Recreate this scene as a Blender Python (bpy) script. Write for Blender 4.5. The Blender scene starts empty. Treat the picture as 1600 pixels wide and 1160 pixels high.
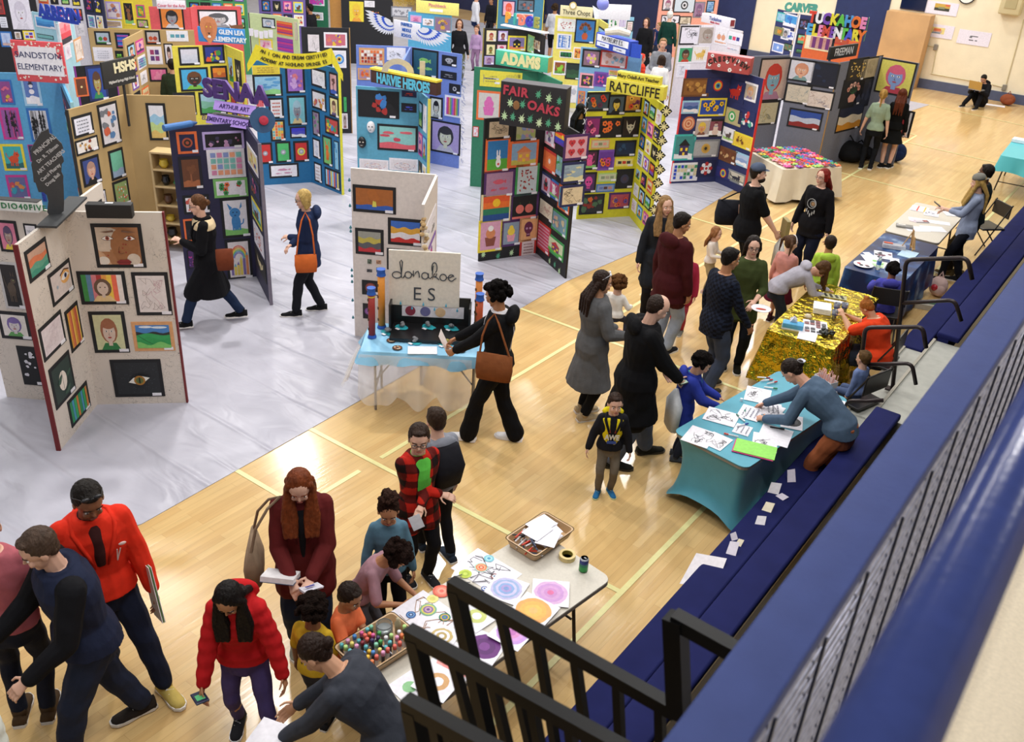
import bpy,bmesh,math,random
from math import sin,cos,pi,radians,sqrt,atan2,hypot
from mathutils import Vector,Matrix
import numpy as np
SC=bpy.context.scene
COL=SC.collection
# ---------------------------------------------------------------- camera
FPX=1452.09
H=5.2
def _rot():
 y,p,o=-0.61245296,0.50125538,0.0654693
 Rz=np.array([[cos(y),-sin(y),0],[sin(y),cos(y),0],[0,0,1]])
 B=np.array([[1,0,0],[0,0,-1],[0,1,0.]])
 Rx=np.array([[1,0,0],[0,cos(p),-sin(p)],[0,sin(p),cos(p)]])
 Ro=np.array([[cos(o),-sin(o),0],[sin(o),cos(o),0],[0,0,1]])
 return Ro@Rx@B@Rz
RM=_rot()
CAM=Vector((0,0,H))
cd=bpy.data.cameras.new('camera')
cd.sensor_width=36;cd.lens=36*FPX/1600;cd.clip_start=0.05;cd.clip_end=200
cd.dof.use_dof=True;cd.dof.focus_distance=9.0;cd.dof.aperture_fstop=5.0
cam=bpy.data.objects.new('camera',cd);COL.objects.link(cam)
_m=Matrix([[RM[0][0],-RM[1][0],-RM[2][0]],[RM[0][1],-RM[1][1],-RM[2][1]],[RM[0][2],-RM[1][2],-RM[2][2]]])
cam.matrix_world=Matrix.Translation(CAM)@_m.to_4x4()
SC.camera=cam
# ---------------------------------------------------------------- light
SC.view_settings.view_transform='Standard';SC.view_settings.look='None'
SC.view_settings.gamma=1.0;SC.view_settings.use_curve_mapping=False
SC.view_settings.exposure=0.17
W=bpy.data.worlds.new('hall_air');SC.world=W;W.use_nodes=True
W.node_tree.nodes['Background'].inputs[0].default_value=(0.97,0.98,1.0,1)
W.node_tree.nodes['Background'].inputs[1].default_value=0.33
def area(x,y,z,sx,sy,power,col=(1,.97,.93)):
 l=bpy.data.lights.new('ceiling_lamp','AREA');l.shape='RECTANGLE';l.size=sx;l.size_y=sy
 l.energy=power;l.color=col
 o=bpy.data.objects.new('ceiling_lamp',l);COL.objects.link(o);o.location=(x,y,z)
 return o
for _x in(-27,-20.5,-14,-7.5,-1.0,3.5):  # last column is added above the balcony so its tiles are lit
 for _y in(1.5,8,14.5,21,27.5):
  area(_x,_y,8.5,.9,.6,95)
for _x,_y in((-8.9,26.7),(-10,22.1),(-9.4,18.4),(-10,7.5),(-15.7,13),(-10,12.3)):area(_x,_y,8.45,.5,.35,250)
area(-2.3,5.5,8.4,.3,10,210)
# ---------------------------------------------------------------- pixel <-> world helpers
def ray(p):
 v=RM.T@np.array([p[0]-800,p[1]-580,FPX]);return Vector(v)
def G(p,z=0.0):
 d=ray(p);return CAM+d*((z-H)/d.z)
def onplane(p,o,n):
 d=ray(p);return CAM+d*((o-CAM).dot(n)/d.dot(n))
def PX(w):
 c=RM@np.array([w[0],w[1],w[2]-H]);return(c[0]/c[2]*FPX+800,c[1]/c[2]*FPX+580)
# ---------------------------------------------------------------- colours and materials
def lin(c):
 if isinstance(c,str):
  c=c.lstrip('#');c=[int(c[i:i+2],16)/255 for i in(0,2,4)]
 return tuple(x/12.92 if x<=.04045 else((x+.055)/1.055)**2.4 for x in c[:3])
def hx(c):return lin(c)+(1.0,)
_M={}
def newmat(name):
 m=bpy.data.materials.new(name);m.use_nodes=True;nt=m.node_tree
 return m,nt,nt.nodes['Principled BSDF']
def mat(name,c='#888888',rough=.55,metal=0.0,noise=0.0,nscale=8.0,bump=0.0,bscale=60.0,alpha=1.0,attr=False,trans=0.0,sheen=0.0,stretch=None,spec=None):
 if name in _M:return _M[name]
 m,nt,b=newmat(name);N=nt.nodes;L=nt.links
 b.inputs['Roughness'].default_value=rough;b.inputs['Metallic'].default_value=metal
 if spec is not None:b.inputs['Specular IOR Level'].default_value=spec
 tc=N.new('ShaderNodeTexCoord')
 src=None
 if attr:
  a=N.new('ShaderNodeVertexColor');a.layer_name='Col';src=a.outputs['Color']
 if noise>0:
  n=N.new('ShaderNodeTexNoise');n.inputs['Scale'].default_value=nscale;n.inputs['Detail'].default_value=5
  L.new(tc.outputs['Object'],n.inputs['Vector'])
  r=N.new('ShaderNodeMapRange');r.inputs[1].default_value=.3;r.inputs[2].default_value=.7
  r.inputs[3].default_value=1-noise;r.inputs[4].default_value=1+noise
  L.new(n.outputs['Fac'],r.inputs[0])
  mx=N.new('ShaderNodeMix');mx.data_type='RGBA';mx.blend_type='MULTIPLY';mx.inputs[0].default_value=1
  if src is not None:L.new(src,mx.inputs[6])
  else:mx.inputs[6].default_value=hx(c)
  L.new(r.outputs[0],mx.inputs[7]);src=mx.outputs[2]
 if src is not None:L.new(src,b.inputs['Base Color'])
 else:b.inputs['Base Color'].default_value=hx(c)
 if bump>0:
  n2=N.new('ShaderNodeTexNoise');n2.inputs['Scale'].default_value=bscale;n2.inputs['Detail'].default_value=4
  if stretch:
   mp=N.new('ShaderNodeMapping');mp.inputs['Scale'].default_value=stretch
   L.new(tc.outputs['Object'],mp.inputs['Vector']);L.new(mp.outputs[0],n2.inputs['Vector'])
  else:L.new(tc.outputs['Object'],n2.inputs['Vector'])
  bp=N.new('ShaderNodeBump');bp.inputs['Strength'].default_value=bump;bp.inputs['Distance'].default_value=.02
  L.new(n2.outputs['Fac'],bp.inputs['Height']);L.new(bp.outputs[0],b.inputs['Normal'])
 if alpha<1:b.inputs['Alpha'].default_value=alpha
 if trans>0:b.inputs['Transmission Weight'].default_value=trans
 if sheen>0:b.inputs['Sheen Weight'].default_value=sheen
 _M[name]=m;return m
ART=mat('paint_on_paper',attr=True,rough=.6,noise=.07,nscale=30)
CLOTH=mat('dyed_cloth',attr=True,rough=.85,noise=.10,nscale=14,bump=.55,bscale=9,spec=.15)
SKIN=mat('skin',attr=True,rough=.5,noise=.04,nscale=12)
HAIR=mat('hair',attr=True,rough=.5,spec=.15,noise=.28,nscale=26,bump=.8,bscale=60,stretch=(1,1,.18))
CURL=mat('curly_hair',attr=True,rough=.8,spec=.08,noise=.35,nscale=45,bump=1.0,bscale=70)
PLAST=mat('coloured_plastic',attr=True,rough=.35,noise=.03)
METAL=mat('painted_steel',attr=True,rough=.38,metal=.3,noise=.08,nscale=20)
# ---------------------------------------------------------------- mesh builder
class MB:
 def __init__(s,col='#888888'):s.v=[];s.f=[];s.c=[];s.col=col
 def add(s,vs,fs,col=None):
  n=len(s.v);s.v+=[tuple(v)for v in vs];c=col or s.col
  for f in fs:s.f.append(tuple(i+n for i in f));s.c.append(c)
  return s
 def box(s,c,d,col=None,rz=0,M=None):
  x,y,z=d[0]/2,d[1]/2,d[2]/2
  vs=[(-x,-y,-z),(x,-y,-z),(x,y,-z),(-x,y,-z),(-x,-y,z),(x,-y,z),(x,y,z),(-x,y,z)]
  R=M if M is not None else Matrix.Rotation(rz,3,'Z')
  vs=[R@Vector(v)+Vector(c)for v in vs]
  return s.add(vs,[(3,2,1,0),(4,5,6,7),(0,1,5,4),(1,2,6,5),(2,3,7,6),(3,0,4,7)],col)
 def bbox(s,c,d,bev,col=None,rz=0,M=None,seg=3):
  x,y,z=[max(k/2-bev,1e-4)for k in d]
  R=M if M is not None else Matrix.Rotation(rz,3,'Z')
  rings=[]
  prof=[(-pi/2+pi/2*i/seg)for i in range(seg+1)]+[(pi/2*i/seg)for i in range(seg+1)]
  vs=[]
  for k,a in enumerate(prof):
   zz=(-z if k<=seg else z)+sin(a)*bev;rr=cos(a)*bev
   for(cx,cy,a0)in((x,y,0),(-x,y,pi/2),(-x,-y,pi),(x,-y,1.5*pi)):
    for i in range(seg+1):
     t=a0+pi/2*i/seg
     vs.append((cx+cos(t)*rr,cy+sin(t)*rr,zz))
  n=4*(seg+1);fs=[]
  for k in range(len(prof)-1):
   for i in range(n):
    j=(i+1)%n;fs.append((k*n+i,k*n+j,(k+1)*n+j,(k+1)*n+i))
  fs.append(tuple(reversed(range(n))));fs.append(tuple((len(prof)-1)*n+i for i in range(n)))
  return s.add([R@Vector(v)+Vector(c)for v in vs],fs,col)
 def quad(s,a,b,c,d,col=None):return s.add([a,b,c,d],[(0,1,2,3)],col)
 def poly(s,pts,col=None):return s.add(pts,[tuple(range(len(pts)))],col)
 def tube(s,pts,r,col=None,n=8,cap=True,rx=None):
  P=[Vector(p)for p in pts];m=len(P);rs=r if isinstance(r,(list,tuple))else[r]*m
  vs=[];up=None
  for i in range(m):
   t=(P[min(i+1,m-1)]-P[max(i-1,0)])
   t=t.normalized()if t.length>1e-9 else Vector((0,0,1))
   if up is None:
    up=Vector((0,0,1))if abs(t.z)<.9 else Vector((1,0,0))
   a=(up-t*up.dot(t));a=a.normalized()if a.length>1e-6 else t.orthogonal().normalized()
   b=t.cross(a);up=a
   for k in range(n):
    th=2*pi*k/n+pi/n;vs.append(P[i]+(a*cos(th)*(rx or 1)+b*sin(th))*rs[i])
  fs=[]
  for i in range(m-1):
   for k in range(n):
    q=(k+1)%n;fs.append((i*n+k,i*n+q,(i+1)*n+q,(i+1)*n+k))
  if cap:fs.append(tuple(reversed(range(n))));fs.append(tuple((m-1)*n+k for k in range(n)))
  return s.add(vs,fs,col)
 def cyl(s,c,r,h,col=None,n=16,r2=None,M=None):
  r2=r if r2 is None else r2;M=M or Matrix.Identity(3)
  vs=[M@Vector((cos(2*pi*k/n)*r,sin(2*pi*k/n)*r,0))+Vector(c)for k in range(n)]
  vs+=[M@Vector((cos(2*pi*k/n)*r2,sin(2*pi*k/n)*r2,h))+Vector(c)for k in range(n)]
  fs=[(k,(k+1)%n,(k+1)%n+n,k+n)for k in range(n)]+[tuple(reversed(range(n))),tuple(range(n,2*n))]
  return s.add(vs,fs,col)
 def lathe(s,c,prof,col=None,n=16,M=None,cols=None):
  M=M or Matrix.Identity(3);base=len(s.v)
  vs=[M@Vector((cos(2*pi*k/n)*r,sin(2*pi*k/n)*r,z))+Vector(c)for(r,z)in prof for k in range(n)]
  s.v+=[tuple(v)for v in vs]
  for i in range(len(prof)-1):
   for k in range(n):
    q=(k+1)%n
    s.f.append((base+i*n+k,base+i*n+q,base+(i+1)*n+q,base+(i+1)*n+k));s.c.append((cols[i]if cols else col)or s.col)
  if prof[0][0]>1e-5:s.f.append(tuple(base+k for k in reversed(range(n))));s.c.append((cols[0]if cols else col)or s.col)
  if prof[-1][0]>1e-5:s.f.append(tuple(base+(len(prof)-1)*n+k for k in range(n)));s.c.append((cols[-1]if cols else col)or s.col)
  return s
 def ball(s,c,r,col=None,M=None,nu=12,nv=8):
  r=r if isinstance(r,(tuple,list))else(r,r,r);M=M or Matrix.Identity(3);vs=[]
  for i in range(nv+1):
   a=-pi/2+pi*i/nv
   for k in range(nu):
    t=2*pi*k/nu;vs.append(M@Vector((cos(a)*cos(t)*r[0],cos(a)*sin(t)*r[1],sin(a)*r[2]))+Vector(c))
  fs=[]
  for i in range(nv):
   for k in range(nu):
    q=(k+1)%nu;fs.append((i*nu+k,i*nu+q,(i+1)*nu+q,(i+1)*nu+k))
  return s.add(vs,fs,col)
 def grid(s,fn,nu,nv,col=None,colfn=None):
  base=len(s.v);s.v+=[tuple(fn(i/nu,j/nv))for j in range(nv+1)for i in range(nu+1)]
  for j in range(nv):
   for i in range(nu):
    a=base+j*(nu+1)+i;s.f.append((a,a+1,a+nu+2,a+nu+1))
    s.c.append(colfn((i+.5)/nu,(j+.5)/nv)if colfn else(col or s.col))
  return s
 def mesh(s,name,m,smooth=False):
  me=bpy.data.meshes.new(name);me.from_pydata(s.v,[],s.f)
  ca=me.color_attributes.new('Col','FLOAT_COLOR','CORNER')
  cache={};buf=[]
  for f,c in zip(s.f,s.c):
   k=c if isinstance(c,str)else tuple(c)
   if k not in cache:cache[k]=hx(k)if isinstance(k,str)else(tuple(k)+(1.,))[:4]
   buf+=list(cache[k])*len(f)
  if len(ca.data)*4==len(buf):ca.data.foreach_set('color',buf)
  me.materials.append(m)
  if smooth:me.polygons.foreach_set('use_smooth',[True]*len(me.polygons))
  me.update();return me
 def build(s,name,m=None,parent=None,smooth=False,loc=None):
  me=s.mesh(name,m or ART,smooth);o=bpy.data.objects.new(name,me);COL.objects.link(o)
  if parent is not None:o.parent=parent
  if loc is not None:o.location=loc
  return o
def smooth_angle(o,deg=40):
 me=o.data
 me.polygons.foreach_set('use_smooth',[True]*len(me.polygons))
 bm=bmesh.new();bm.from_mesh(me)
 for e in bm.edges:
  if len(e.link_faces)==2 and e.calc_face_angle(0)>radians(deg):e.smooth=False
 bm.to_mesh(me);bm.free();return o
def tag(o,label,cat,group=None,kind=None):
 if label:o['label']=label
 if cat:o['category']=cat
 if group:o['group']=group
 if kind:o['kind']=kind
 return o
def thing(name,label,cat,loc=(0,0,0),rz=0,group=None,M=None):
 o=bpy.data.objects.new(name,None);COL.objects.link(o);o.empty_display_size=.1
 if M is not None:o.matrix_world=M
 else:o.location=loc;o.rotation_euler=(0,0,rz)
 return tag(o,label,cat,group)
def struct(o):o['kind']='structure';return o
TXT=[]
def text_mesh(txt,name,m,size,parent=None,depth=.002,M=None,bold=0.0,align='CENTER',shear=0.0,sx=1.0,col=None,spacing=1.0,group=None,label=None):
 cu=bpy.data.curves.new(name,'FONT');cu.body=txt;cu.size=size;cu.extrude=depth;cu.offset=bold
 cu.align_x=align;cu.align_y='CENTER';cu.shear=shear;cu.space_character=spacing;cu.resolution_u=3
 t=bpy.data.objects.new('tmp_text',cu);COL.objects.link(t);o=bpy.data.objects.new(name,bpy.data.meshes.new(name));COL.objects.link(o);TXT.append((t,o,m,col,sx))
 if parent is not None:o.parent=parent
 if M is not None:o.matrix_local=M
 return o
# ================================================================ the hall
def wood_mat():
 m,nt,b=newmat('maple_floor');N=nt.nodes;L=nt.links
 tc=N.new('ShaderNodeTexCoord');mp=N.new('ShaderNodeMapping');mp.inputs['Rotation'].default_value=(0,0,pi/2)
 L.new(tc.outputs['Object'],mp.inputs['Vector'])
 br=N.new('ShaderNodeTexBrick');br.inputs['Scale'].default_value=1;br.offset=.37;br.squash=1
 br.inputs['Brick Width'].default_value=.85;br.inputs['Row Height'].default_value=.075
 br.inputs['Mortar Size'].default_value=.0012;br.inputs['Mortar'].default_value=hx('#a98350')
 br.inputs['Color1'].default_value=hx('#d8b67c');br.inputs['Color2'].default_value=hx('#c8a066')
 L.new(mp.outputs[0],br.inputs['Vector'])
 n=N.new('ShaderNodeTexNoise');n.inputs['Scale'].default_value=.55;n.inputs['Detail'].default_value=3
 L.new(tc.outputs['Object'],n.inputs['Vector'])
 n3=N.new('ShaderNodeTexNoise');n3.inputs['Scale'].default_value=3;n3.inputs['Detail'].default_value=6
 mp3=N.new('ShaderNodeMapping');mp3.inputs['Scale'].default_value=(9,.6,1)
 L.new(tc.outputs['Object'],mp3.inputs[0]);L.new(mp3.outputs[0],n3.inputs['Vector'])
 r=N.new('ShaderNodeMapRange');r.inputs[1].default_value=.3;r.inputs[2].default_value=.7;r.inputs[3].default_value=.88;r.inputs[4].default_value=1.08
 L.new(n3.outputs['Fac'],r.inputs[0])
 mx=N.new('ShaderNodeMix');mx.data_type='RGBA';mx.blend_type='MULTIPLY';mx.inputs[0].default_value=1
 L.new(br.outputs['Color'],mx.inputs[6]);L.new(r.outputs[0],mx.inputs[7])
 mx2=N.new('ShaderNodeMix');mx2.data_type='RGBA';mx2.inputs[7].default_value=hx('#d9b880')
 mx2.inputs[0].default_value=.35
 L.new(mx.outputs[2],mx2.inputs[6]);L.new(mx2.outputs[2],b.inputs['Base Color'])
 rr=N.new('ShaderNodeMapRange');rr.inputs[1].default_value=.3;rr.inputs[2].default_value=.7;rr.inputs[3].default_value=.10;rr.inputs[4].default_value=.24
 L.new(n.outputs['Fac'],rr.inputs[0]);L.new(rr.outputs[0],b.inputs['Roughness'])
 bp=N.new('ShaderNodeBump');bp.inputs['Strength'].default_value=.12;bp.inputs['Distance'].default_value=.01
 L.new(n3.outputs['Fac'],bp.inputs['Height']);L.new(bp.outputs[0],b.inputs['Normal'])
 return m
FLOORM=wood_mat()
f=MB();f.quad((-40,-4,0),(6,-4,0),(6,34,0),(-40,34,0));floor=struct(f.build('floor',FLOORM))
LINE=mat('floor_paint_pale_yellow','#e3dc9c',rough=.3,noise=.04,nscale=20)
def fline(a,b,w=.05,z=None):
 LZ[0]+=.00015;z=LZ[0]
 a=Vector(a);b=Vector(b);t=(b-a).normalized();n=Vector((-t.y,t.x))*w/2
 LN.quad((a.x-n.x,a.y-n.y,z),(b.x-n.x,b.y-n.y,z),(b.x+n.x,b.y+n.y,z),(a.x+n.x,a.y+n.y,z))
LN=MB();LZ=[.003]
XA,XB=-5.34,-2.53
def gy(p):g=G(p);return(g.x,g.y)
fline((XA,G((560,735)).y),(XA,G((440,808)).y));fline((XA,G((595,716)).y),(XA,G((1432,212)).y))
fline((XB,0.3),(XB,23))
for(a,b)in(((340,718),(500,812)),((455,655),(970,926)),((780,470),(1185,620)),((1060,334),(1260,394)),((1270,259),(1500,317)),((1405,220),(1620,269)),((1440,162),(1620,201)),((1413,206),(1432,212))):
 fline(gy(a),gy(b))
ln=LN.build('floor_lines',LINE,floor)
CREAM=mat('cream_painted_block','#efe3c6',rough=.7,noise=.04,nscale=3,bump=.15,bscale=25)
NAVY=mat('navy_paint','#232f5c',rough=.45,noise=.1,nscale=6)
WY=30.1
def wallbox(name,lo,hi,m,**k):
 c=[(lo[i]+hi[i])/2 for i in range(3)];d=[hi[i]-lo[i]for i in range(3)]
 return struct(MB().box(c,d).build(name,m))
wallbox('wall_far',(-40,WY,0),(6.2,WY+.3,9),CREAM)
wallbox('wall_right',(6,-4,0),(6.3,WY,9),CREAM)
wallbox('wall_left',(-40.3,-4,0),(-40,WY,9),CREAM)
wallbox('baseboard_far',(-13.6,WY-.06,0),(5.9,WY,.26),mat('slate_rubber_base','#4b5470',rough=.5,noise=.08))
def onwall(p,off=0.0):return onplane(p,Vector((0,WY-off,0)),Vector((0,1,0)))
def wallrect(p0,p1,th,name,m,off=0.0,z0=None):
 a=onwall(p0);b=onwall(p1);x0,x1=sorted((a.x,b.x));za,zb=sorted((a.z,b.z))
 if z0 is not None:za=z0
 return MB().box(((x0+x1)/2,WY-off-th/2,(za+zb)/2),(x1-x0,th,zb-za)).build(name,m)
d1=struct(wallrect((1322,-60),(1372,88),.06,'door_1',NAVY,z0=0.0))
d2=struct(wallrect((1110,-70),(1174,50),.06,'door_2',NAVY,z0=0.0))
struct(wallrect((640,-140),(1060,60),.10,'trim_1',mat('navy_wall_padding','#1d2750',rough=.6,noise=.12,nscale=4),z0=0.0))
struct(wallrect((1417,-30),(1445,18),.05,'window_1',mat('dark_door_glass','#101c3c',rough=.15)))
cab=wallrect((1396,14),(1446,90),.5,'storage_cabinet',mat('plywood','#c99e6c',rough=.6,noise=.10,nscale=2,bump=.1,bscale=12,stretch=(1,1,8)),off=.10,z0=0.0)
tag(cab,'tall tan plywood cabinet standing against the cream far wall','cabinet')
def poster(p0,p1,art,label,seed):
 a=onwall(p0);b=onwall(p1);w=abs(b.x-a.x);h=abs(a.z-b.z)
 t=thing('wall_poster',label,'poster',((a.x+b.x)/2,WY-.012,(a.z+b.z)/2),0,'white posters taped to the far wall')
 MB('#e9e4f2').box((0,0,0),(w,.006,h)).build('paper',ART,t)
 m=MB();rnd=random.Random(seed)
 for i,(u0,v0,u1,v1,c)in enumerate(art):y=-.005-.001*i;m.quad(((u0-.5)*w,y,(v0-.5)*h),((u1-.5)*w,y,(v0-.5)*h),((u1-.5)*w,y,(v1-.5)*h),((u0-.5)*w,y,(v1-.5)*h),c)
 m.build('printed_picture',ART,t)
poster((1449,0),(1494,26),[(.28,.3,.75,.85,'#c8a44a'),(.28,.3,.75,.52,'#3a3d33'),(.4,.45,.6,.6,'#8a8f6a'),(.6,.7,.74,.82,'#d9604a')],'white poster with a golden landscape photo, highest on the cream far wall',1)
poster((1443,35),(1487,62),[(.28,.3,.72,.78,'#e9d98c'),(.36,.36,.64,.6,'#c6a9a0'),(.38,.5,.6,.7,'#d8774f'),(.34,.32,.6,.4,'#6a8fb0')],'white poster with a small yellow and orange drawing beside the plywood cabinet',2)
poster((1500,45),(1544,74),[(.38,.58,.62,.64,'#55555c'),(.36,.48,.44,.58,'#77777e'),(.36,.3,.5,.36,'#44444a'),(.55,.3,.62,.36,'#55555c')],'white poster with two thin grey sketches, rightmost on the far wall',3)
t=thing('wall_clock','round wall clock cut by the top edge above the posters','clock',onwall((1512,-8),.03))
MB('#2b2b2b').cyl((0,.02,0),.24,.05,M=Matrix.Rotation(pi/2,3,'X'),n=32).build('case',PLAST,t)
MB('#efefe8').cyl((0,-.031,0),.21,.004,M=Matrix.Rotation(pi/2,3,'X'),n=32).build('dial',PLAST,t)
t=thing('wall_speaker','beige boxy speaker mounted high on the cream wall at right','speaker',onwall((1582,4),.15))
MB('#cdbf95').bbox((0,0,0),(.55,.28,.62),.04).build('casing',PLAST,t,True)
MB('#b3a67c').bbox((0,-.145,0),(.3,.02,.3),.01).build('grille',PLAST,t)
cnd=mat('cream_conduit','#cfc39c',rough=.5)
c=MB()
for seg in(((1442,70),(1460,73)),((1463,78),(1456,115)),((1454,115),(1522,127)),((1550,132),(1566,136)),((1600,30),(1572,132))):
 c.tube([onwall(seg[0],.02),onwall(seg[1],.02)],.014,n=6)
tag(c.build('conduit',cnd),'thin cream electrical conduit run along the far wall','pipe')
for i,(p,l)in enumerate((((1462,74),'small metal outlet box on the wall beside the posters'),((1569,137),'small metal outlet box low on the wall beside the seated student'))):
 o=onwall(p,.03);b=MB('#8f8b80').bbox((0,0,0),(.11,.05,.16),.01).build('outlet_box',METAL,None,False,o);tag(b,l,'outlet','outlet boxes on the far wall')
TARP=(lambda:None)
def tarp_mat():
 m,nt,b=newmat('grey_vinyl_tarp');N=nt.nodes;L=nt.links
 tc=N.new('ShaderNodeTexCoord')
 n=N.new('ShaderNodeTexNoise');n.inputs['Scale'].default_value=1.3;n.inputs['Detail'].default_value=6;n.inputs['Distortion'].default_value=1.2
 L.new(tc.outputs['Object'],n.inputs['Vector'])
 cr=N.new('ShaderNodeValToRGB');cr.color_ramp.elements[0].position=.3;cr.color_ramp.elements[0].color=hx('#adacb8');cr.color_ramp.elements[1].position=.7;cr.color_ramp.elements[1].color=hx('#bdbcc8')
 L.new(n.outputs['Fac'],cr.inputs[0]);L.new(cr.outputs[0],b.inputs['Base Color'])
 b.inputs['Roughness'].default_value=.36
 n2=N.new('ShaderNodeTexNoise');n2.inputs['Scale'].default_value=1.3;n2.inputs['Detail'].default_value=2.5;n2.inputs['Distortion'].default_value=.9
 mp=N.new('ShaderNodeMapping');mp.inputs['Scale'].default_value=(1.0,2.2,1);mp.inputs['Rotation'].default_value=(0,0,.5)
 L.new(tc.outputs['Object'],mp.inputs[0]);L.new(mp.outputs[0],n2.inputs['Vector'])
 w=N.new('ShaderNodeTexWave');w.inputs['Scale'].default_value=.42;w.inputs['Distortion'].default_value=.6;w.bands_direction='Y'
 L.new(tc.outputs['Object'],w.inputs['Vector'])
 pw=N.new('ShaderNodeMath');pw.operation='POWER';pw.inputs[1].default_value=60;L.new(w.outputs['Fac'],pw.inputs[0])
 ad=N.new('ShaderNodeMath');ad.operation='MULTIPLY_ADD';ad.inputs[1].default_value=.25;L.new(pw.outputs[0],ad.inputs[0]);L.new(n2.outputs['Fac'],ad.inputs[2])
 bp=N.new('ShaderNodeBump');bp.inputs['Strength'].default_value=.7;bp.inputs['Distance'].default_value=.07
 L.new(ad.outputs[0],bp.inputs['Height']);L.new(bp.outputs[0],b.inputs['Normal'])
 return m
edge=[(-60,905),(0,882),(221,822),(350,747),(488,669),(560,630),(794,494),(886,440),(1035,375),(1065,345),(1150,290),(1200,262),(1330,225),(1404,178),(1452,164),(1400,152)]
edge=[(-60,915),(0,884),(221,820),(350,747),(488,669),(560,628),(794,494),(886,440),(1035,376),(1065,348),(1165,285),(1290,215),(1404,180),(1452,164),(1360,146)]
pts=[G(p)for p in edge]
tp=MB();ring=[(p.x,p.y,.006)for p in pts]+[(-18,28,.006),(-38,28,.006),(-38,-2,.006),(pts[0].x,-2,.006)]
tp.poly(ring);tp.poly([(x,y,.001)for(x,y,z)in reversed(ring)])
for i in range(len(ring)):
 a,b=ring[i],ring[(i+1)%len(ring)];tp.quad((a[0],a[1],.001),(b[0],b[1],.001),b,a)
tag(tp.build('floor_tarp',tarp_mat()),'wrinkled grey vinyl covering laid over the gym floor under the boards','floor covering')
# ================================================================ bleachers
BX=mat('navy_bleacher_vinyl','#1d2150',spec=.08,rough=.75,noise=.10,nscale=5)
DK=mat('dark_void','#17181d',rough=.8,noise=.1)
GS=mat('grey_aisle_step','#a7a79f',rough=.5,noise=.08,nscale=12,bump=.1,bscale=90)
y_a0,y_a1=G((1354,629),.7).y-.0,G((1455,517),.7).y
def bench(name,y0,y1,label):
 t=thing(name,label,'bleachers',(0,0,0),0,'navy folded bleachers beside the tables')
 MB().bbox((-1.875,(y0+y1)/2,.395),(.27,y1-y0,.06),.02).build('front_seat',BX,t,True)
 MB().box((-1.90,(y0+y1)/2,.19),(.16,y1-y0,.36)).build('front_riser',BX,t)
 MB().bbox((-1.515,(y0+y1)/2,.67),(.25,y1-y0,.07),.02).build('rear_seat',BX,t,True)
 MB().box((-1.56,(y0+y1)/2,.51),(.12,y1-y0,.27)).build('rear_riser',BX,t)
 return t
bench('bleacher_bench',-.3,y_a0,'navy folded bleacher bench nearest the camera, strewn with scraps of paper')
bench('bleacher_bench',y_a1,26,'navy folded bleacher bench running away beyond the grey aisle steps')
ym=(y_a0+y_a1)/2;ya=y_a1-y_a0
t=thing('aisle_steps','light grey aisle steps between the two navy bleacher benches','steps',(0,0,0))
MB().box((-1.80,ym,.20),(.30,ya,.40)).build('lower_step',GS,t);MB().box((-1.48,ym,.30),(.34,ya,.60)).build('upper_step',GS,t)
ST=mat('aluminium_nosing','#b9b4a8',rough=.35,metal=.6)
MB().box((-1.945,ym,.405),(.03,ya,.03)).box((-1.645,ym,.605),(.03,ya,.03)).build('nosing',ST,t)
MB_=MB()
for k in range(7):
 z=.92+.28*k;x=-.287*(H-z);MB_.box((x+.35,12.8,z),(.7,26.4,.10)).box((x+.45,12.8,z-.14),(.5,26.4,.2))
MB_.box((-1.04,12.8,.44),(.66,26.4,.3),'#444444')  # added dark box standing in for shade in the gap behind the seats
tag(MB_.build('folded_rows',mat('dark_grey_deck','#32343c',rough=.8,spec=.1)),'dark folded upper bleacher rows stacked beneath the balcony, plus a dark gap filler','bleachers')
# ================================================================ balcony rail
BLUE=mat('blue_gloss_paint','#303b68',rough=.6,spec=.12,noise=.06,nscale=14,bump=.05,bscale=50)
TILE=mat('cream_speckled_tile','#d9cbb2',rough=.5,noise=.07,nscale=70)
ZC=4.1;DZ=H-ZC
struct(MB().box((2.88,13,2.98),(6.22,33,.24)).build('trim_2',TILE))
rail=thing('balcony_railing','blue steel balcony railing with a broad flat cap and close grey rods','railing',(0,0,0))
x0,x1=-.298*DZ,-.206*DZ
MB().bbox(((x0+x1)/2,6,ZC-.02),(x1-x0,17,.04),.006).build('flat_cap',BLUE,rail,True)
RODM=mat('worn_grey_blue_steel','#8b8fa8',rough=.3,metal=.3,noise=.25,nscale=40)
r=MB()
for k in range(23):r.tube([(x1-.012,-2.2,ZC-.07-.040*k),(x1-.012,14,ZC-.07-.040*k)],.010,n=8)
r.build('horizontal_rods',RODM,rail,True)
pm=mat('dark_navy_post','#1a1f38',rough=.4)
y=-1.8
while y<14:
 MB().box((x1-.012+.016,y,(ZC-.04+3.1)/2),(.006,.007,ZC-3.14)).build('post',pm,rail);y+=.222
MB().box((x1-.03,6,3.14),(.05,17,.08)).build('bottom_rail',pm,rail)
hr=thing('handrail','thick glossy blue pipe handrail nearest the camera above the tiled balcony','handrail',(0,0,0))
dzp=.62
MB().tube([(-.0675*dzp,-1.5,H-dzp),(-.0675*dzp,14,H-dzp)],.0675*dzp*.97,n=32).build('pipe',mat('blue_gloss_pipe','#2b3870',rough=.2,noise=.08,nscale=30,bump=.03,bscale=60),hr,True)
for y in(-1.2,6.5,9.5,12.5):MB().tube([(-.0675*dzp,y,H-dzp-.03),(-.0675*dzp,y,3.1)],.018,n=12).build('bracket',BLUE,hr,True)
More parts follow.
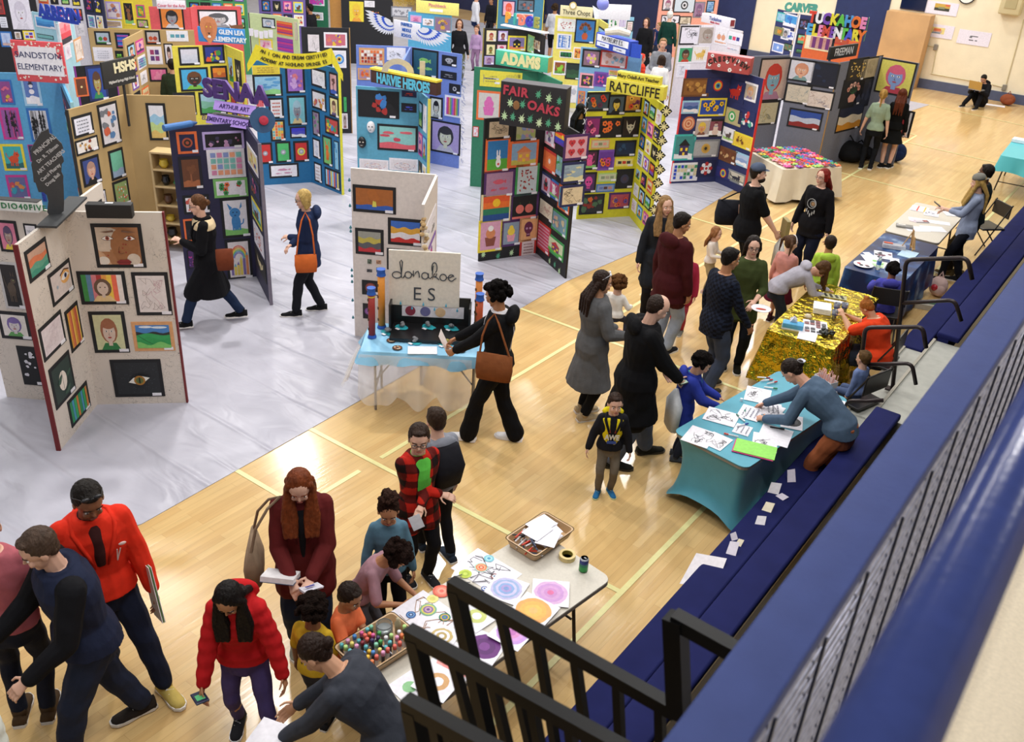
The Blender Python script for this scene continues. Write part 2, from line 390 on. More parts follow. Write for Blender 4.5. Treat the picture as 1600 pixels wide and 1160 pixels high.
# ================================================================ black stair rails near the camera
BLK=mat('black_square_tube','#050506',spec=.2,rough=.4,noise=.15,nscale=10)
def bar(m,a,b,w,d,yv=Vector((0,1,0))):
 a=Vector(a);b=Vector(b);t=(b-a).normalized();n=yv;u=t.cross(n).normalized()
 vs=[]
 for p in(a,b):
  for s1,s2 in((-1,-1),(1,-1),(1,1),(-1,1)):vs.append(p+u*s1*w/2+n*s2*d/2)
 m.add(vs,[(3,2,1,0),(4,5,6,7),(0,1,5,4),(1,2,6,5),(2,3,7,6),(3,0,4,7)])
def stair_rail(dist,corner,end,posts,posts_end,label,tops=None,post2=None):
 d=ray(corner).normalized();Yp=(CAM+d*dist).y;o=Vector((0,Yp,0));n=Vector((0,1,0))
 q=lambda p:onplane(p,o,n)
 t=thing('stair_rail',label,'railing',(0,0,0),0,'black square tube stair rails')
 a,b=q(corner),q(end)
 m=MB();bar(m,a,b,.036,.034);m.build('top_rail',BLK,t)
 for i,(p0,p1)in enumerate(zip(posts,posts_end)):
  m=MB();w=.0365 if i==0 else .022;bar(m,q(p0),q(p1),w,w);m.build('post' if i==0 else 'baluster',BLK,t)
 if post2:
  for(p0,p1,w)in post2:m=MB();bar(m,q(p0),q(p1),w,w);m.build('end_post',BLK,t)
 return t
stair_rail(2.6,(704,912),(1056,1112),[(712,922),(783,966),(840,996),(899,1030),(965,1068),(1031,1104)],[(772,1195),(858,1300),(890,1300),(936,1300),(975,1300),(1035,1300)],'black square tube stair rail farthest from the camera, reaching over the paint table',post2=[((1055,964),(1061,1118),.044),((1052,966),(1150,1020),.036)])
stair_rail(2.4,(638,988),(1100,1244),[(648,998),(709,1036),(770,1068),(832,1104),(890,1130)],[(700,1215),(780,1300),(825,1300),(872,1320),(915,1330)],'black square tube stair rail in the middle of the three')
stair_rail(2.2,(634,1098),(860,1222),[(644,1108),(700,1140)],[(680,1290),(750,1350)],'black square tube stair rail lowest in the picture, cut by the bottom edge')
# ================================================================ aisle hand rails (dark bronze tube)
BR=mat('dark_bronze_tube','#33292a',rough=.35,metal=.3,noise=.12,nscale=20)
def arail(Y,posts,loops,base,label,r=.022):
 o=Vector((0,Y,0));n=Vector((0,1,0));q=lambda p:onplane(p,o,n)
 t=thing('aisle_handrail',label,'handrail',(0,0,0),0,'dark bronze aisle handrails')
 def smoothp(pp):
  P=[q(p)for p in pp];out=[P[0]]
  for i in range(1,len(P)-1):
   a=P[i]+(P[i-1]-P[i]).normalized()*min(.07,(P[i-1]-P[i]).length*.45);b=P[i]+(P[i+1]-P[i]).normalized()*min(.07,(P[i+1]-P[i]).length*.45)
   for k in range(6):
    s=k/5;out.append(a*(1-s)**2+P[i]*2*s*(1-s)+b*s*s)
  return out+[P[-1]]
 MB().tube(smoothp(posts),r,n=12).build('main_tube',BR,t,True)
 for l in loops:MB().tube(smoothp(l),r*.92,n=12).build('lower_tube',BR,t,True)
 if base:bp=q(base);MB().box((bp.x+.06,bp.y,bp.z+.01),(.34,.09,.02)).build('base_plate',BR,t)
 return t
Ym=G((1394,612),.42).y
arail(Ym,[(1394,612),(1416,406),(1512,403),(1519,437)],[[(1408,474),(1492,469),(1502,502)]],(1400,612),'tall dark bronze aisle handrail with two hooked ends on the grey step')
Yn=Ym-.42
arail(Yn,[(1337,640),(1352,512),(1442,511),(1447,544)],[[(1346,570),(1425,568),(1431,601)]],None,'shorter dark bronze aisle handrail in front of the seated toddler')
arail(Yn-.35,[(1313,668),(1322,627),(1380,626)],[],None,'low dark bronze rail end beside the corner of the navy bench')
# ================================================================ children's pictures: flat painted sheets, drawn as layered paper shapes
class Pic:
 def __init__(s,w,h,rnd):s.w=w;s.h=h;s.m=MB();s.k=0;s.r=rnd
 def y(s):s.k+=1;return-.0062-.0005*s.k
 def poly(s,pts,c):
  y=s.y();s.m.poly([((min(max(u,0),1)-.5)*s.w,y,(min(max(v,0),1)-.5)*s.h)for u,v in pts],c)
 def rect(s,u0,v0,u1,v1,c):s.poly([(u0,v0),(u1,v0),(u1,v1),(u0,v1)],c)
 def ell(s,u,v,a,b,c,n=14,jit=0,rot=0):
  pts=[]
  for k in range(n):
   t=2*pi*k/n;q=1+s.r.uniform(-jit,jit);x=cos(t)*a*q;z=sin(t)*b*q
   pts.append((u+x*cos(rot)-z*sin(rot),v+x*sin(rot)+z*cos(rot)))
  s.poly(pts,c)
 def circ(s,u,v,r,c,**k):m=min(s.w,s.h);s.ell(u,v,r*m/s.w,r*m/s.h,c,**k)
 def line(s,pts,t,c):
  y=s.y()
  for(a,b),(p,q)in zip(pts[:-1],pts[1:]):
   dx,dz=(p-a)*s.w,(q-b)*s.h;L=hypot(dx,dz)or 1;nx,nz=-dz/L*t/2,dx/L*t/2
   A=((a-.5)*s.w,(b-.5)*s.h);B=((p-.5)*s.w,(q-.5)*s.h)
   s.m.poly([(A[0]-nx,y,A[1]-nz),(B[0]-nx,y,B[1]-nz),(B[0]+nx,y,B[1]+nz),(A[0]+nx,y,A[1]+nz)],c)
 def band(s,v0,amp,c,n=10,top=None):
  ph=s.r.uniform(0,6);f=s.r.uniform(1,2.2)
  pts=[(i/n,v0+amp*sin(ph+f*2*pi*i/n))for i in range(n+1)]
  s.poly(pts+[(1,0),(0,0)],c)
def star(p,u,v,r,c,n=6,inner=.3,rot=0):
 m=min(p.w,p.h);pts=[]
 for k in range(2*n):
  q=r if k%2==0 else r*inner;t=pi*k/n+rot;pts.append((u+cos(t)*q*m/p.w,v+sin(t)*q*m/p.h))
 y=p.y();
 for k in range(n):pass
 p.m.poly([((a-.5)*p.w,y,(b-.5)*p.h)for a,b in pts],c)
def draw(kind,w,h,c,rnd):
 p=Pic(w,h,rnd);R=rnd.uniform;g=lambda i:c[i%len(c)]
 if kind!='cut':p.rect(0,0,1,1,g(0))
 if kind=='land':
  n=len(c)-1
  for i in range(1,len(c)):p.band(1-i/(n+1)-.05,.05,c[i])
 elif kind=='sunset':
  for i in range(1,len(c)-1):p.rect(0,0,1,1-i/(len(c)-1),c[i])
  p.circ(.5,.72,.17,c[-1])
 elif kind=='face':
  p.ell(.5,.55,.30,.36,g(2));p.poly([(.15,0),(.3,.2),(.7,.2),(.85,0)],g(3));p.rect(.43,.12,.57,.35,g(1));p.ell(.5,.5,.22,.28,g(1))
  p.ell(.5,.74,.25,.14,g(2))
  for e in(.41,.59):p.ell(e,.54,.045,.028,'#f5f2ee',n=8);p.ell(e,.54,.02,.026,'#22252a',n=8)
  p.line([(.5,.5),(.48,.43),(.52,.42)],w*.012,'#5a3a2e');p.ell(.5,.36,.07,.022,'#b04040',n=8)
 elif kind=='flowers':
  m=min(w,h)
  for i in range(7):
   u,v=R(.15,.85),R(.15,.85);cc=rnd.choice(c[1:])
   for k in range(5):t=k*2*pi/5+i;p.circ(u+cos(t)*.10*m/w,v+sin(t)*.10*m/h,.085,cc,n=8)
   p.circ(u,v,.06,'#3a2a22',n=8)
 elif kind=='blobs':
  for i in range(11):p.circ(R(.1,.9),R(.1,.9),R(.07,.2),rnd.choice(c[1:]),n=10,jit=.3)
 elif kind=='petals':
  for i in range(26):p.ell(R(.12,.88),R(.12,.88),.055,.03,rnd.choice(c[1:]),n=7,rot=R(0,3))
 elif kind=='grid':
  a=max(3,int(round(w/min(w,h)*4)));b=max(3,int(round(h/min(w,h)*4)))
  for i in range(a):
   for j in range(b):p.rect((i+.1)/a,(j+.1)/b,(i+.9)/a,(j+.9)/b,rnd.choice(c[1:]))
 elif kind=='rings':
  n=len(c)-1
  for i in range(n):p.circ(.5,.5,.46*(1-i/n),c[1+i],n=22)
 elif kind=='swirl':
  for k in range(26):
   t=k*.5;r0=.06+.40*k/26
   cc=rnd.choice(c[1:]);p.line([(.5+cos(t)*r0,.4+sin(t)*r0),(.5+cos(t+.38)*r0,.4+sin(t+.38)*r0)],min(w,h)*.035,cc)
 elif kind=='scrib':
  for k in range(7):
   u,v=R(.2,.8),R(.2,.8);pts=[(u,v)]
   for i in range(8):u=min(.92,max(.08,u+R(-.2,.2)));v=min(.92,max(.08,v+R(-.2,.2)));pts.append((u,v))
   p.line(pts,min(w,h)*.014,rnd.choice(c[1:]))
 elif kind=='text':
  n=4 if h>.15 else 3
  for i in range(n):
   u=.14;v=.8-.62*i/(n-1)
   while u<.8:q=R(.05,.16);p.rect(u,v-.035,min(u+q,.88),v+.035,g(1));u+=q+.04
 elif kind=='tree':
  p.band(.22,.03,g(3));p.poly([(.44,.15),(.56,.15),(.53,.6),(.47,.6)],g(1))
  for i in range(9):t=R(0,6.28);q=R(0,.24);p.circ(.5+cos(t)*q,.66+sin(t)*q*.8,R(.10,.17),g(2),n=9,jit=.2)
 elif kind=='woods':
  for i in range(9):
   u=R(.04,.96);q=R(.012,.035);p.poly([(u-q,0),(u+q,0),(u+q*.6,1),(u-q*.6,1)],rnd.choice(c[1:]))
   for j in range(4):v=R(.2,.95);p.poly([(u-.09,v-.05),(u+.09,v-.05),(u,v+.08)],g(1))
 elif kind=='sky':
  for i in range(6):p.ell(R(.1,.9),R(.4,.9),R(.10,.2),R(.05,.09),rnd.choice(c[1:]),jit=.2)
  p.band(.25,.05,g(1))
 elif kind=='snowman':
  p.band(.3,.03,'#f3f3f6');
  for(v,r)in((.22,.26),(.52,.20),(.75,.14)):p.circ(.5,v,r,g(1),n=18)
  p.rect(.38,.84,.62,.96,g(2));p.rect(.3,.82,.7,.86,g(2));p.rect(.36,.63,.64,.67,g(3));p.circ(.45,.77,.02,'#222222',n=6);p.circ(.55,.77,.02,'#222222',n=6)
 elif kind=='house':
  p.band(.22,.02,g(3));p.rect(.25,.15,.75,.58,g(1));p.poly([(.18,.58),(.82,.58),(.5,.88)],g(2))
  for(u,v)in((.36,.4),(.64,.4),(.5,.2)):p.rect(u-.06,v-.06,u+.06,v+.08,'#f0cf3c')
 elif kind=='castle':
  for i,cc in enumerate(('#e06a5a','#efa04a','#efd95a','#7cc47a','#6aa7d8','#9a86c8')):
   p.line([(.5+.4*(1-i*.09)*cos(t/8*pi),.55+.34*(1-i*.12)*sin(t/8*pi))for t in range(9)],h*.028,cc)
  for i in range(6):u=.08+.15*i;q=R(.3,.62);p.rect(u,.06,u+.12,q,rnd.choice(c[1:]));p.poly([(u,q),(u+.12,q),(u+.06,q+.1)],rnd.choice(c[1:]))
 elif kind=='animal':
  p.band(.25,.03,g(3));p.ell(.5,.42,.27,.17,g(1));p.circ(.68,.62,.17,g(1),n=12)
  for u in(.32,.42,.58,.68):p.rect(u-.03,.12,u+.03,.35,g(1))
  p.poly([(.60,.72),(.66,.76),(.60,.86)],g(1));p.poly([(.74,.74),(.79,.72),(.80,.86)],g(1));p.circ(.72,.64,.03,g(2),n=7);p.line([(.25,.45),(.14,.6),(.12,.72)],w*.04,g(1))
 elif kind=='cat':
  p.band(.17,.02,'#7fc06a');p.ell(.5,.38,.20,.22,g(1));p.circ(.48,.64,.24,g(1),n=16)
  for(a,b)in(((.26,.72),(.16,.93)),((.68,.74),(.78,.95))):p.poly([a,(a[0]+.12,a[1]+.07),b],g(1))
  for u in(.36,.46,.56,.66):p.rect(u-.035,.14,u+.035,.3,g(1))
  p.line([(.68,.3),(.8,.34),(.84,.46)],w*.05,g(1));p.circ(.40,.66,.03,'#1a2a44',n=8);p.circ(.56,.66,.03,'#1a2a44',n=8);p.ell(.48,.57,.05,.02,'#1f4f86',n=8)
 elif kind=='bunny':
  p.rect(0,0,1,.38,g(2));p.ell(.55,.24,.13,.16,g(1));p.circ(.55,.42,.11,g(1));p.ell(.48,.58,.035,.11,g(1));p.ell(.6,.58,.035,.11,g(1));p.circ(.55,.2,.06,'#e0584a',n=8)
 elif kind=='fish':
  for(u,v,q)in((.45,.6,.2),(.62,.28,.12),(.25,.25,.09)):p.ell(u,v,q,q*.55,g(1),jit=.15);p.poly([(u+q*.8,v),(u+q*1.5,v+q*.5),(u+q*1.5,v-q*.5)],g(1));p.circ(u-q*.5,v+.03,.02,g(2),n=6)
 elif kind=='fruit':
  n=3 if w>h*1.3 else 2
  for i in range(n):p.circ((i+.8)/(n+.6),.42,.2,rnd.choice(c[1:]),n=14);p.rect((i+.8)/(n+.6)-.01,.6,(i+.8)/(n+.6)+.012,.72,'#4a5a2a')
  p.rect(0,0,1,.1,g(1))
 elif kind=='cupcake':
  p.poly([(.3,.12),(.7,.12),(.78,.45),(.22,.45)],g(1));p.circ(.5,.58,.24,g(2),n=14);p.circ(.5,.76,.14,g(3),n=12)
 elif kind=='heart':
  for(u,v)in((.28,.72),(.72,.72),(.28,.28),(.72,.28)):
   p.circ(u-.07,v+.05,.11,g(1),n=12);p.circ(u+.07,v+.05,.11,g(1),n=12);p.poly([(u-.165,v+.02),(u+.165,v+.02),(u,v-.19)],g(1));p.circ(u,v,.05,g(2),n=8)
 elif kind=='vase':
  p.poly([(.38,.1),(.62,.1),(.68,.28),(.58,.42),(.42,.42),(.32,.28)],g(1))
  for i in range(5):t=pi*(.1+.8*i/4);u,v=.5+.27*cos(t),.55+.28*sin(t);p.line([(.5,.42),(u,v)],w*.02,'#2f5a34');p.circ(u,v,.11,rnd.choice(c[2:]),n=9,jit=.2);p.circ(u,v,.04,'#3a2a1c',n=7)
 elif kind=='stripes':
  n=7
  for i in range(n):p.rect(0,i/n,1,(i+.6)/n,c[1+i%(len(c)-1)])
 elif kind=='vstripes':
  n=len(c)*2
  for i in range(n):p.rect(i/n,0,(i+.8)/n,1,c[i%len(c)])
 elif kind=='mandala':
  for k in range(8):t=k*pi/4;p.ell(.5+.24*cos(t),.5+.28*sin(t),.1,.12,c[1+k%(len(c)-1)]);
  p.circ(.5,.5,.17,g(2));p.circ(.5,.5,.09,g(1))
 elif kind=='weave':
  for i in range(9):p.rect(.12,(i+.2)/9,.88,(i+.75)/9,g(1))
  for i in range(3):p.rect(.2+.24*i,.03,.32+.24*i,.97,g(2))
 elif kind=='bigface':
  p.rect(0,0,1,1,'#a8744e');p.ell(.30,.70,.30,.30,'#cfc0b2');p.rect(0,.35,.28,1,'#cdb9a6');p.poly([(0,0),(.28,0),(.12,.3),(0,.4)],'#c89e7c');p.ell(.64,.5,.33,.5,'#a06a42',jit=.03);p.ell(.82,.14,.16,.16,'#d8c8b8');p.ell(.1,.1,.14,.12,'#ded2c6')
  for(u,q)in((.26,1),(.78,-1)):
   p.poly([(u-.15,.70),(u-.05,.77),(u+.06,.775),(u+.15,.70),(u+.04,.655),(u-.07,.655)],'#2a1c18');p.poly([(u-.135,.70),(u-.05,.76),(u+.05,.762),(u+.135,.70),(u+.04,.667),(u-.06,.667)],'#f0e6e0');p.ell(u,.714,.048,.05,'#a8503c');p.ell(u,.714,.02,.022,'#2a1410')
   p.poly([(u-.16,.88),(u+.16*q,.93),(u+.17,.88),(u,.86)],'#7c5a48')
  p.poly([(.40,.08),(.5,.14),(.58,.13),(.68,.15),(.76,.08),(.7,0),(.46,0)],'#8a2a2c');p.line([(.4,.07),(.76,.07)],h*.012,'#5a181c')
  for i in range(6):star(p,R(.1,.9),R(.15,.6),.03,'#9c3a2e',5,.5)
  p.line([(.52,.5),(.48,.34),(.55,.3),(.62,.33)],w*.012,'#6d4028')
 elif kind=='stripegirl':
  cs=['#3f8f4a','#5e86a8','#d9848c','#b23c3c','#e8a04a','#f0c94e','#e96a50','#e9ded8']
  for i,q in enumerate(cs):p.rect(i/8,0,(i+1)/8,1,q)
  p.ell(.5,.52,.22,.34,'#6b5140');p.poly([(.22,0),(.34,.22),(.66,.22),(.8,0)],'#e3c48e');p.ell(.5,.5,.14,.24,'#d9c3b4');p.rect(.46,.15,.54,.3,'#d9c3b4');p.ell(.44,.54,.02,.02,'#3a3030');p.ell(.56,.54,.02,.02,'#3a3030')
 elif kind=='darkeye':
  for i in range(60):p.circ(R(.03,.97),R(.03,.97),.012,'#3f434a',n=5)
  p.poly([(.30,.42),(.42,.56),(.6,.62),(.8,.56),(.64,.40),(.5,.36)],'#e8e6de');p.circ(.56,.48,.15,'#a8722c',n=18);p.circ(.56,.48,.10,'#5f6a34',n=16);p.ell(.56,.48,.018,.11,'#101010')
 elif kind=='hills':
  p.rect(0,0,1,1,'#4a83c4');p.ell(.3,.92,.2,.05,'#e6ecf4');p.ell(.7,.9,.24,.05,'#dfe8f2');p.band(.68,.04,'#2c2f2c');p.band(.60,.05,'#35a05a');p.band(.42,.08,'#2f9a52');p.line([(.05,.55),(.3,.3),(.55,.1)],w*.012,'#1d2a1e');p.band(.2,.08,'#7cc46a')
 elif kind=='eyeball':
  p.ell(.72,.62,.24,.26,'#e3aa62');p.poly([(.5,.6),(.6,.74),(.78,.78),(.93,.62),(.78,.54),(.6,.52)],'#efe7e0');p.circ(.74,.65,.1,'#3a4a78',n=14);p.circ(.74,.65,.05,'#141414');p.line([(.46,.78),(.7,.92),(.95,.8)],w*.035,'#5a3422');p.circ(.25,.45,.07,'#a9bccb')
 elif kind=='mask':
  p.poly([(.2,.9),(.32,.6),(.5,.68),(.68,.6),(.8,.9),(.76,.45),(.5,.08),(.24,.45)],g(1))
  for u in(.38,.62):p.ell(u,.5,.07,.035,g(0),rot=.3 if u>.5 else-.3)
  p.ell(.5,.27,.1,.03,g(0))
 elif kind=='skull':
  p.ell(.5,.58,.32,.3,g(1));p.rect(.36,.15,.64,.4,g(1));
  for u in(.38,.62):p.circ(u,.55,.08,g(2),n=9)
  p.rect(.4,.24,.6,.28,g(2))
 elif kind=='swirlcircle':
  for i in range(7):p.circ(.5+R(-.02,.02),.5+R(-.02,.02),.45-i*.055,c[1+i%(len(c)-1)],n=20,jit=.04)
 elif kind=='cards':
  for i in range(4):p.rect(.1+.44*(i%2),.12+.44*(i//2),.46+.44*(i%2),.46+.44*(i//2),c[1+i%(len(c)-1)])
 elif kind=='triple':
  for i in range(3):p.rect(.12+.27*i,.3,.34+.27*i,.72,c[1+i%(len(c)-1)])
 elif kind=='leafoval':
  p.ell(.5,.48,.22,.28,g(1));p.line([(.5,.22),(.5,.74)],w*.014,'#333333')
  for i in range(5):p.ell(R(.1,.9),R(.1,.9),.14,.05,g(2),rot=R(0,3))
 return p.m
KINDN={'land':'landscape','sunset':'sunset','face':'portrait','flowers':'flower painting','blobs':'abstract painting','petals':'petal print','grid':'patchwork picture','rings':'circle painting','swirl':'swirl drawing','scrib':'line drawing','text':'printed card','tree':'tree picture','woods':'woodland picture','sky':'sky picture','snowman':'snowman','house':'house picture','castle':'castle picture','animal':'animal picture','fish':'fish picture','fruit':'fruit still life','cupcake':'cupcake picture','heart':'hearts picture','vase':'vase of flowers','stripes':'striped picture','vstripes':'striped picture','mandala':'mandala','mask':'mask picture','skull':'skull picture'}
class Wing:
 def __init__(s,a,b,h,name,col,grp):
  s.o=Vector((a[0],a[1],0));d=Vector((b[0]-a[0],b[1]-a[1],0));s.L=d.length;s.u=d.normalized();s.h=h;s.name=name;s.grp=grp;s.col=col
  s.n=Vector((s.u.y,-s.u.x,0))
  if s.n.dot(CAM-s.o)<0:s.n=-s.n
  s.th=.03
 def uv(s,p):
  q=onplane(p,s.o+s.n*s.th/2,s.n);return(q-s.o).dot(s.u),q.z
 def M(s,u,v,off=0.0):
  o=s.o+s.u*u+Vector((0,0,v))+s.n*(s.th/2+off);Y=-s.n;X=s.u;Z=Vector((0,0,1))
  if X.cross(Y).dot(Z)<0:X=-X
  return Matrix(((X.x,Y.x,0,o.x),(X.y,Y.y,0,o.y),(X.z,Y.z,1,o.z),(0,0,0,1)))
NART=[0];USED={}
ORD=['top','second','third','fourth','fifth','sixth','seventh']
def artwork(w,u0,v1,u1,v0,matc,kind,cols,desc,card=True):
 NART[0]+=1;rnd=random.Random(NART[0]*7+3)
 W_,H_=abs(u1-u0),abs(v1-v0)
 if W_<.03 or H_<.03:return
 lab=desc+' on '+w.name
 if lab in USED:USED[lab]+=1
 else:USED[lab]=1
 t=thing('artwork',lab,'artwork',M=w.M((u0+u1)/2,(v0+v1)/2,.001),group=w.grp)
 b=0 if matc is None else min(.035,.13*min(W_,H_))*(1.0 if not isinstance(matc,tuple)else matc[1])
 mc=matc[0]if isinstance(matc,tuple)else matc
 if mc is not None:MB(mc).box((0,-.0028,0),(W_,.0055,H_)).build('mount',ART,t)
 else:MB(cols[0]).box((0,-.0028,0),(W_,.0055,H_)).build('sheet',ART,t)
 draw(kind,W_-2*b,H_-2*b,cols,rnd).build('picture',ART,t)
 if card and W_>.2 and mc is not None and H_>.15:
  MB('#eceaf0').box((W_*.34,-.008,-H_/2+.028),(min(.09,W_*.28),.003,.032)).build('title_card',ART,t)
 return t
FR={'Z1':(0,0,5.273),'Z2':(280,0,5.273),'Z3':(520,0,5.273),'Z4':(780,0,5.273),'Z5':(1040,0,5.273),'Z6':(1300,0,5.273),'Z7':(0,190,5.273),'Z8':(0,380,3.412),'Z9':(260,180,3.314),'Z10':(520,180,4.297),'Z11':(520,380,3.412),'Z12':(780,180,4.46),'Z13':(1020,180,4.46),'Z26':(960,0,7.735),'Z27':(680,0,5.714),'P':(0,0,1),'ZR':(230,0,9.41),'ZC':(380,0,8.89)}
CN={'K':'#16171b','W':'#ece8ef','R':'#c3352f','O':'#e9703a','Y':'#ecd63c','G':'#3f9a55','B':'#2f6fb8','N':'#252b5a','P':'#7b4fae','M':'#c93b8f','T':'#3fb3b0','L':'#b9a6dc','S':'#9cc9e6','D':'#6b4226','C':'#d9a06c','E':'#7d8089','F':'#f2a7b5','H':'#e7d7a8','V':'#4d2a63','A':'#a8cf7a','I':'#e8bfa0','_':None}
def cc(s):return[CN[x]if x in CN else '#'+x for x in s.split(',')]
def hang(wings,spec):
 fr=FR['P'];w=wings[0]
 for ln_ in spec.strip().split('\n'):
  ln_=ln_.strip()
  if not ln_:continue
  if ln_[0]=='@':
   a=ln_[1:].split();fr=FR[a[0]]
   if len(a)>1:w=wings[int(a[1])]
   continue
  left,desc=ln_.split('|');q=left.split();x0,y0,x1,y1=[float(k)for k in q[:4]]
  pa=(x0/fr[2]+fr[0],y0/fr[2]+fr[1]);pb=(x1/fr[2]+fr[0],y1/fr[2]+fr[1])
  (u0,v1),(u1,v0)=w.uv(pa),w.uv(pb)
  artwork(w,u0,v1,u1,v0,cc(q[4])[0],q[5],cc(q[6]),desc.strip())
AUTOP=[('K','face','S,I,D,R'),('K','land','S,G,A'),('W','blobs','H,R,B,Y'),('K','flowers','N,M,O,F'),('Y','animal','S,D,K,G'),('W','scrib','W,K,E'),('M','tree','F,K,P,V'),('K','sunset','O,R,P,Y'),('W','grid','W,B,T,P'),('K','mask','K,H'),('O','fruit','H,R,O'),('B','house','S,R,D,G'),('K','sky','N,Y,L'),('W','petals','W,R,O'),('P','rings','W,P,M,Y'),('K','vase','B,C,O,Y')]
CNAME={'K':'black','W':'white','Y':'yellow','M':'magenta','O':'orange','B':'blue','P':'purple'}
def fill(w,nc,nr,seed,v0=.12,v1=2.0,u0=.05,u1=None,rowmask=None):
 rnd=random.Random(seed);u1=u1 if u1 is not None else w.L-.05;idx=list(range(len(AUTOP)));rnd.shuffle(idx);k=0
 for r in range(nr):
  for c in range(nc):
   mc,kd,cs=AUTOP[idx[k%len(idx)]];k+=1
   cu=u0+(u1-u0)*(c+.5)/nc;cv=v1-(v1-v0)*(r+.5)/nr
   ww=(u1-u0)/nc*rnd.uniform(.72,.9);hh=(v1-v0)/nr*rnd.uniform(.72,.88)
   if cv-hh/2>w.h-.02:continue
   pos='' if nc==1 else(', left side' if c==0 else(', right side' if c==nc-1 else ', middle'))
   artwork(w,cu-ww/2,cv+hh/2,cu+ww/2,cv-hh/2,CN[mc],kd,cc(cs),'%s-mounted %s in the %s row%s'%(CNAME[mc],KINDN[kd],ORD[r]if r<7 else 'lowest',pos),card=False)
def V2(p):
 if p[2]=='b':g=G(p[:2],0)
 else:g=G(p[:2],2.1)
 return(g.x,g.y)
def board(label,short,col,chains,edge=None,group=None,h=2.1,th=.03,m=None,edges=None):
 """chains: list of polylines of vertical edges; returns wings in order"""
 wings=[];c0=V2(chains[0][0]);t=thing('display_board',label,'display board',(0,0,0),0,'folding boards of pupils\' art')
 t.location=(c0[0],c0[1],0);L0=Vector((c0[0],c0[1],0))
 for ch in chains:
  pts=[V2(p)for p in ch]
  for i in range(len(pts)-1):
   w=Wing(pts[i],pts[i+1],h,short,col,'pictures on '+short);w.th=th;wings.append(w)
   mid=w.o+w.u*w.L/2;ang=atan2(w.u.y,w.u.x)
   pm_=MB(col).box((0,0,0),(w.L-.004,th,h));o=pm_.build('panel',m or ART,t);o.location=mid+Vector((0,0,h/2))-L0;o.rotation_euler=(0,0,ang)
   if edge:
    for q in((0,)if i==0 and len(pts)>2 else(0,1))if i<len(pts)-2 or len(pts)==2 else(1,):
     if edges and(len(wings)-1,q)not in edges:continue
     e=w.o+w.u*(w.L*q);MB(edge).box((e.x-L0.x,e.y-L0.y,h/2),(.018,th+.012,h+.004),rz=ang).build('edge_tape',ART,t)
 return wings,t
CARDB=mat('cardboard','#b79a68',rough=.8,noise=.06,nscale=3)
def doodle_mat():
 m,nt,b=newmat('doodled_white_board');N=nt.nodes;L=nt.links
 tc=N.new('ShaderNodeTexCoord');n=N.new('ShaderNodeTexNoise');n.inputs['Scale'].default_value=6;n.inputs['Detail'].default_value=3
 L.new(tc.outputs['Object'],n.inputs['Vector'])
 v=N.new('ShaderNodeTexVoronoi');v.feature='DISTANCE_TO_EDGE';v.inputs['Scale'].default_value=6
 mp=N.new('ShaderNodeVectorMath');mp.operation='ADD';L.new(tc.outputs['Object'],mp.inputs[0]);L.new(n.outputs['Color'],mp.inputs[1]);L.new(mp.outputs[0],v.inputs['Vector'])
 r=N.new('ShaderNodeMapRange');r.inputs[1].default_value=.006;r.inputs[2].default_value=.014;L.new(v.outputs[0],r.inputs[0])
 n2=N.new('ShaderNodeTexNoise');n2.inputs['Scale'].default_value=2.5;L.new(tc.outputs['Object'],n2.inputs['Vector'])
 r2=N.new('ShaderNodeMapRange');r2.inputs[1].default_value=.42;r2.inputs[2].default_value=.6;L.new(n2.outputs['Fac'],r2.inputs[0])
 ma=N.new('ShaderNodeMath');ma.operation='MAXIMUM';L.new(r.outputs[0],ma.inputs[0]);L.new(r2.outputs[0],ma.inputs[1])
 mx=N.new('ShaderNodeMix');mx.data_type='RGBA';mx.inputs[6].default_value=hx('#6d655f');mx.inputs[7].default_value=hx('#d8cdc2');L.new(ma.outputs[0],mx.inputs[0]);L.new(mx.outputs[2],b.inputs['Base Color'])
 b.inputs['Roughness'].default_value=.6;return m
w,t_studio=board('white doodled cross-shaped display board with dark red edges','the doodled white board','#d8cdc2',[[(92,705,'b'),(151,632,'b'),(293,629,'b')],[(12,620,'b'),(151,632,'b'),(157,285,'t')]],edge='#6e1519',m=doodle_mat(),edges=[(0,0),(1,1)])
W_studio=w
hang([w[1],w[0],w[2],w[3]],"""
@Z8 0
480 -105 783 130 K bigface C,D | large painting of a brown face with two eyes
405 150 690 325 K stripegirl W,R | girl with brown bob before rainbow stripes
697 155 922 383 K scrib e4dad8,c9a3ad,a99a96 | pale pencil portraits in a black frame
468 365 695 582 K face cfd0a4,d9c3b4,a0674a,2f7a44 | green-tinted portrait with topknot in a black frame
697 420 937 572 C hills S,G | painting of green hills under a blue sky
583 622 882 815 K darkeye 25282c,Y | black picture of a single amber eye
@Z8 1
125 50 270 125 K land c9a08a,d97a52,5f9f86,3f9078 | flame orange and sea green landscape near the edge
250 175 395 240 K eyeball d9cbc6,Y | drawing of a large eye and yellow skin
200 465 352 520 K scrib e2d5d8,d8c8cc | nearly blank pale pink sheet
340 370 447 520 K vstripes e0a53c,d9774e,c9564e,efc45a | warm striped picture with a dim face
255 680 403 775 K leafoval 2c3d38,e6dccf,3f5a4c | dark green picture with a pale oval
355 850 483 865 K vstripes 2f8f5a,4a93b8,3aa862,c9803f | green picture with a blue river, lowest near the edge
@P 2
-8 343 35 395 K face d97f9c,a99088,5a4a6a,e3c94a | pink and yellow portrait at the far left
36 349 62 378 K scrib W,E | small pale sketch in a black frame
-6 408 42 484 c9c6c6 animal 2a2526,5a4c40,A,1c1a1c | dark animal picture in a pale grey frame
-6 485 52 532 K face e9e2dc,dcd3d6,7c68a8,5fa05a | girl outlined in purple over a yellow strip
25 540 69 603 K blobs K,e4e2ea,d8d6de | white elephant shape on black
""")
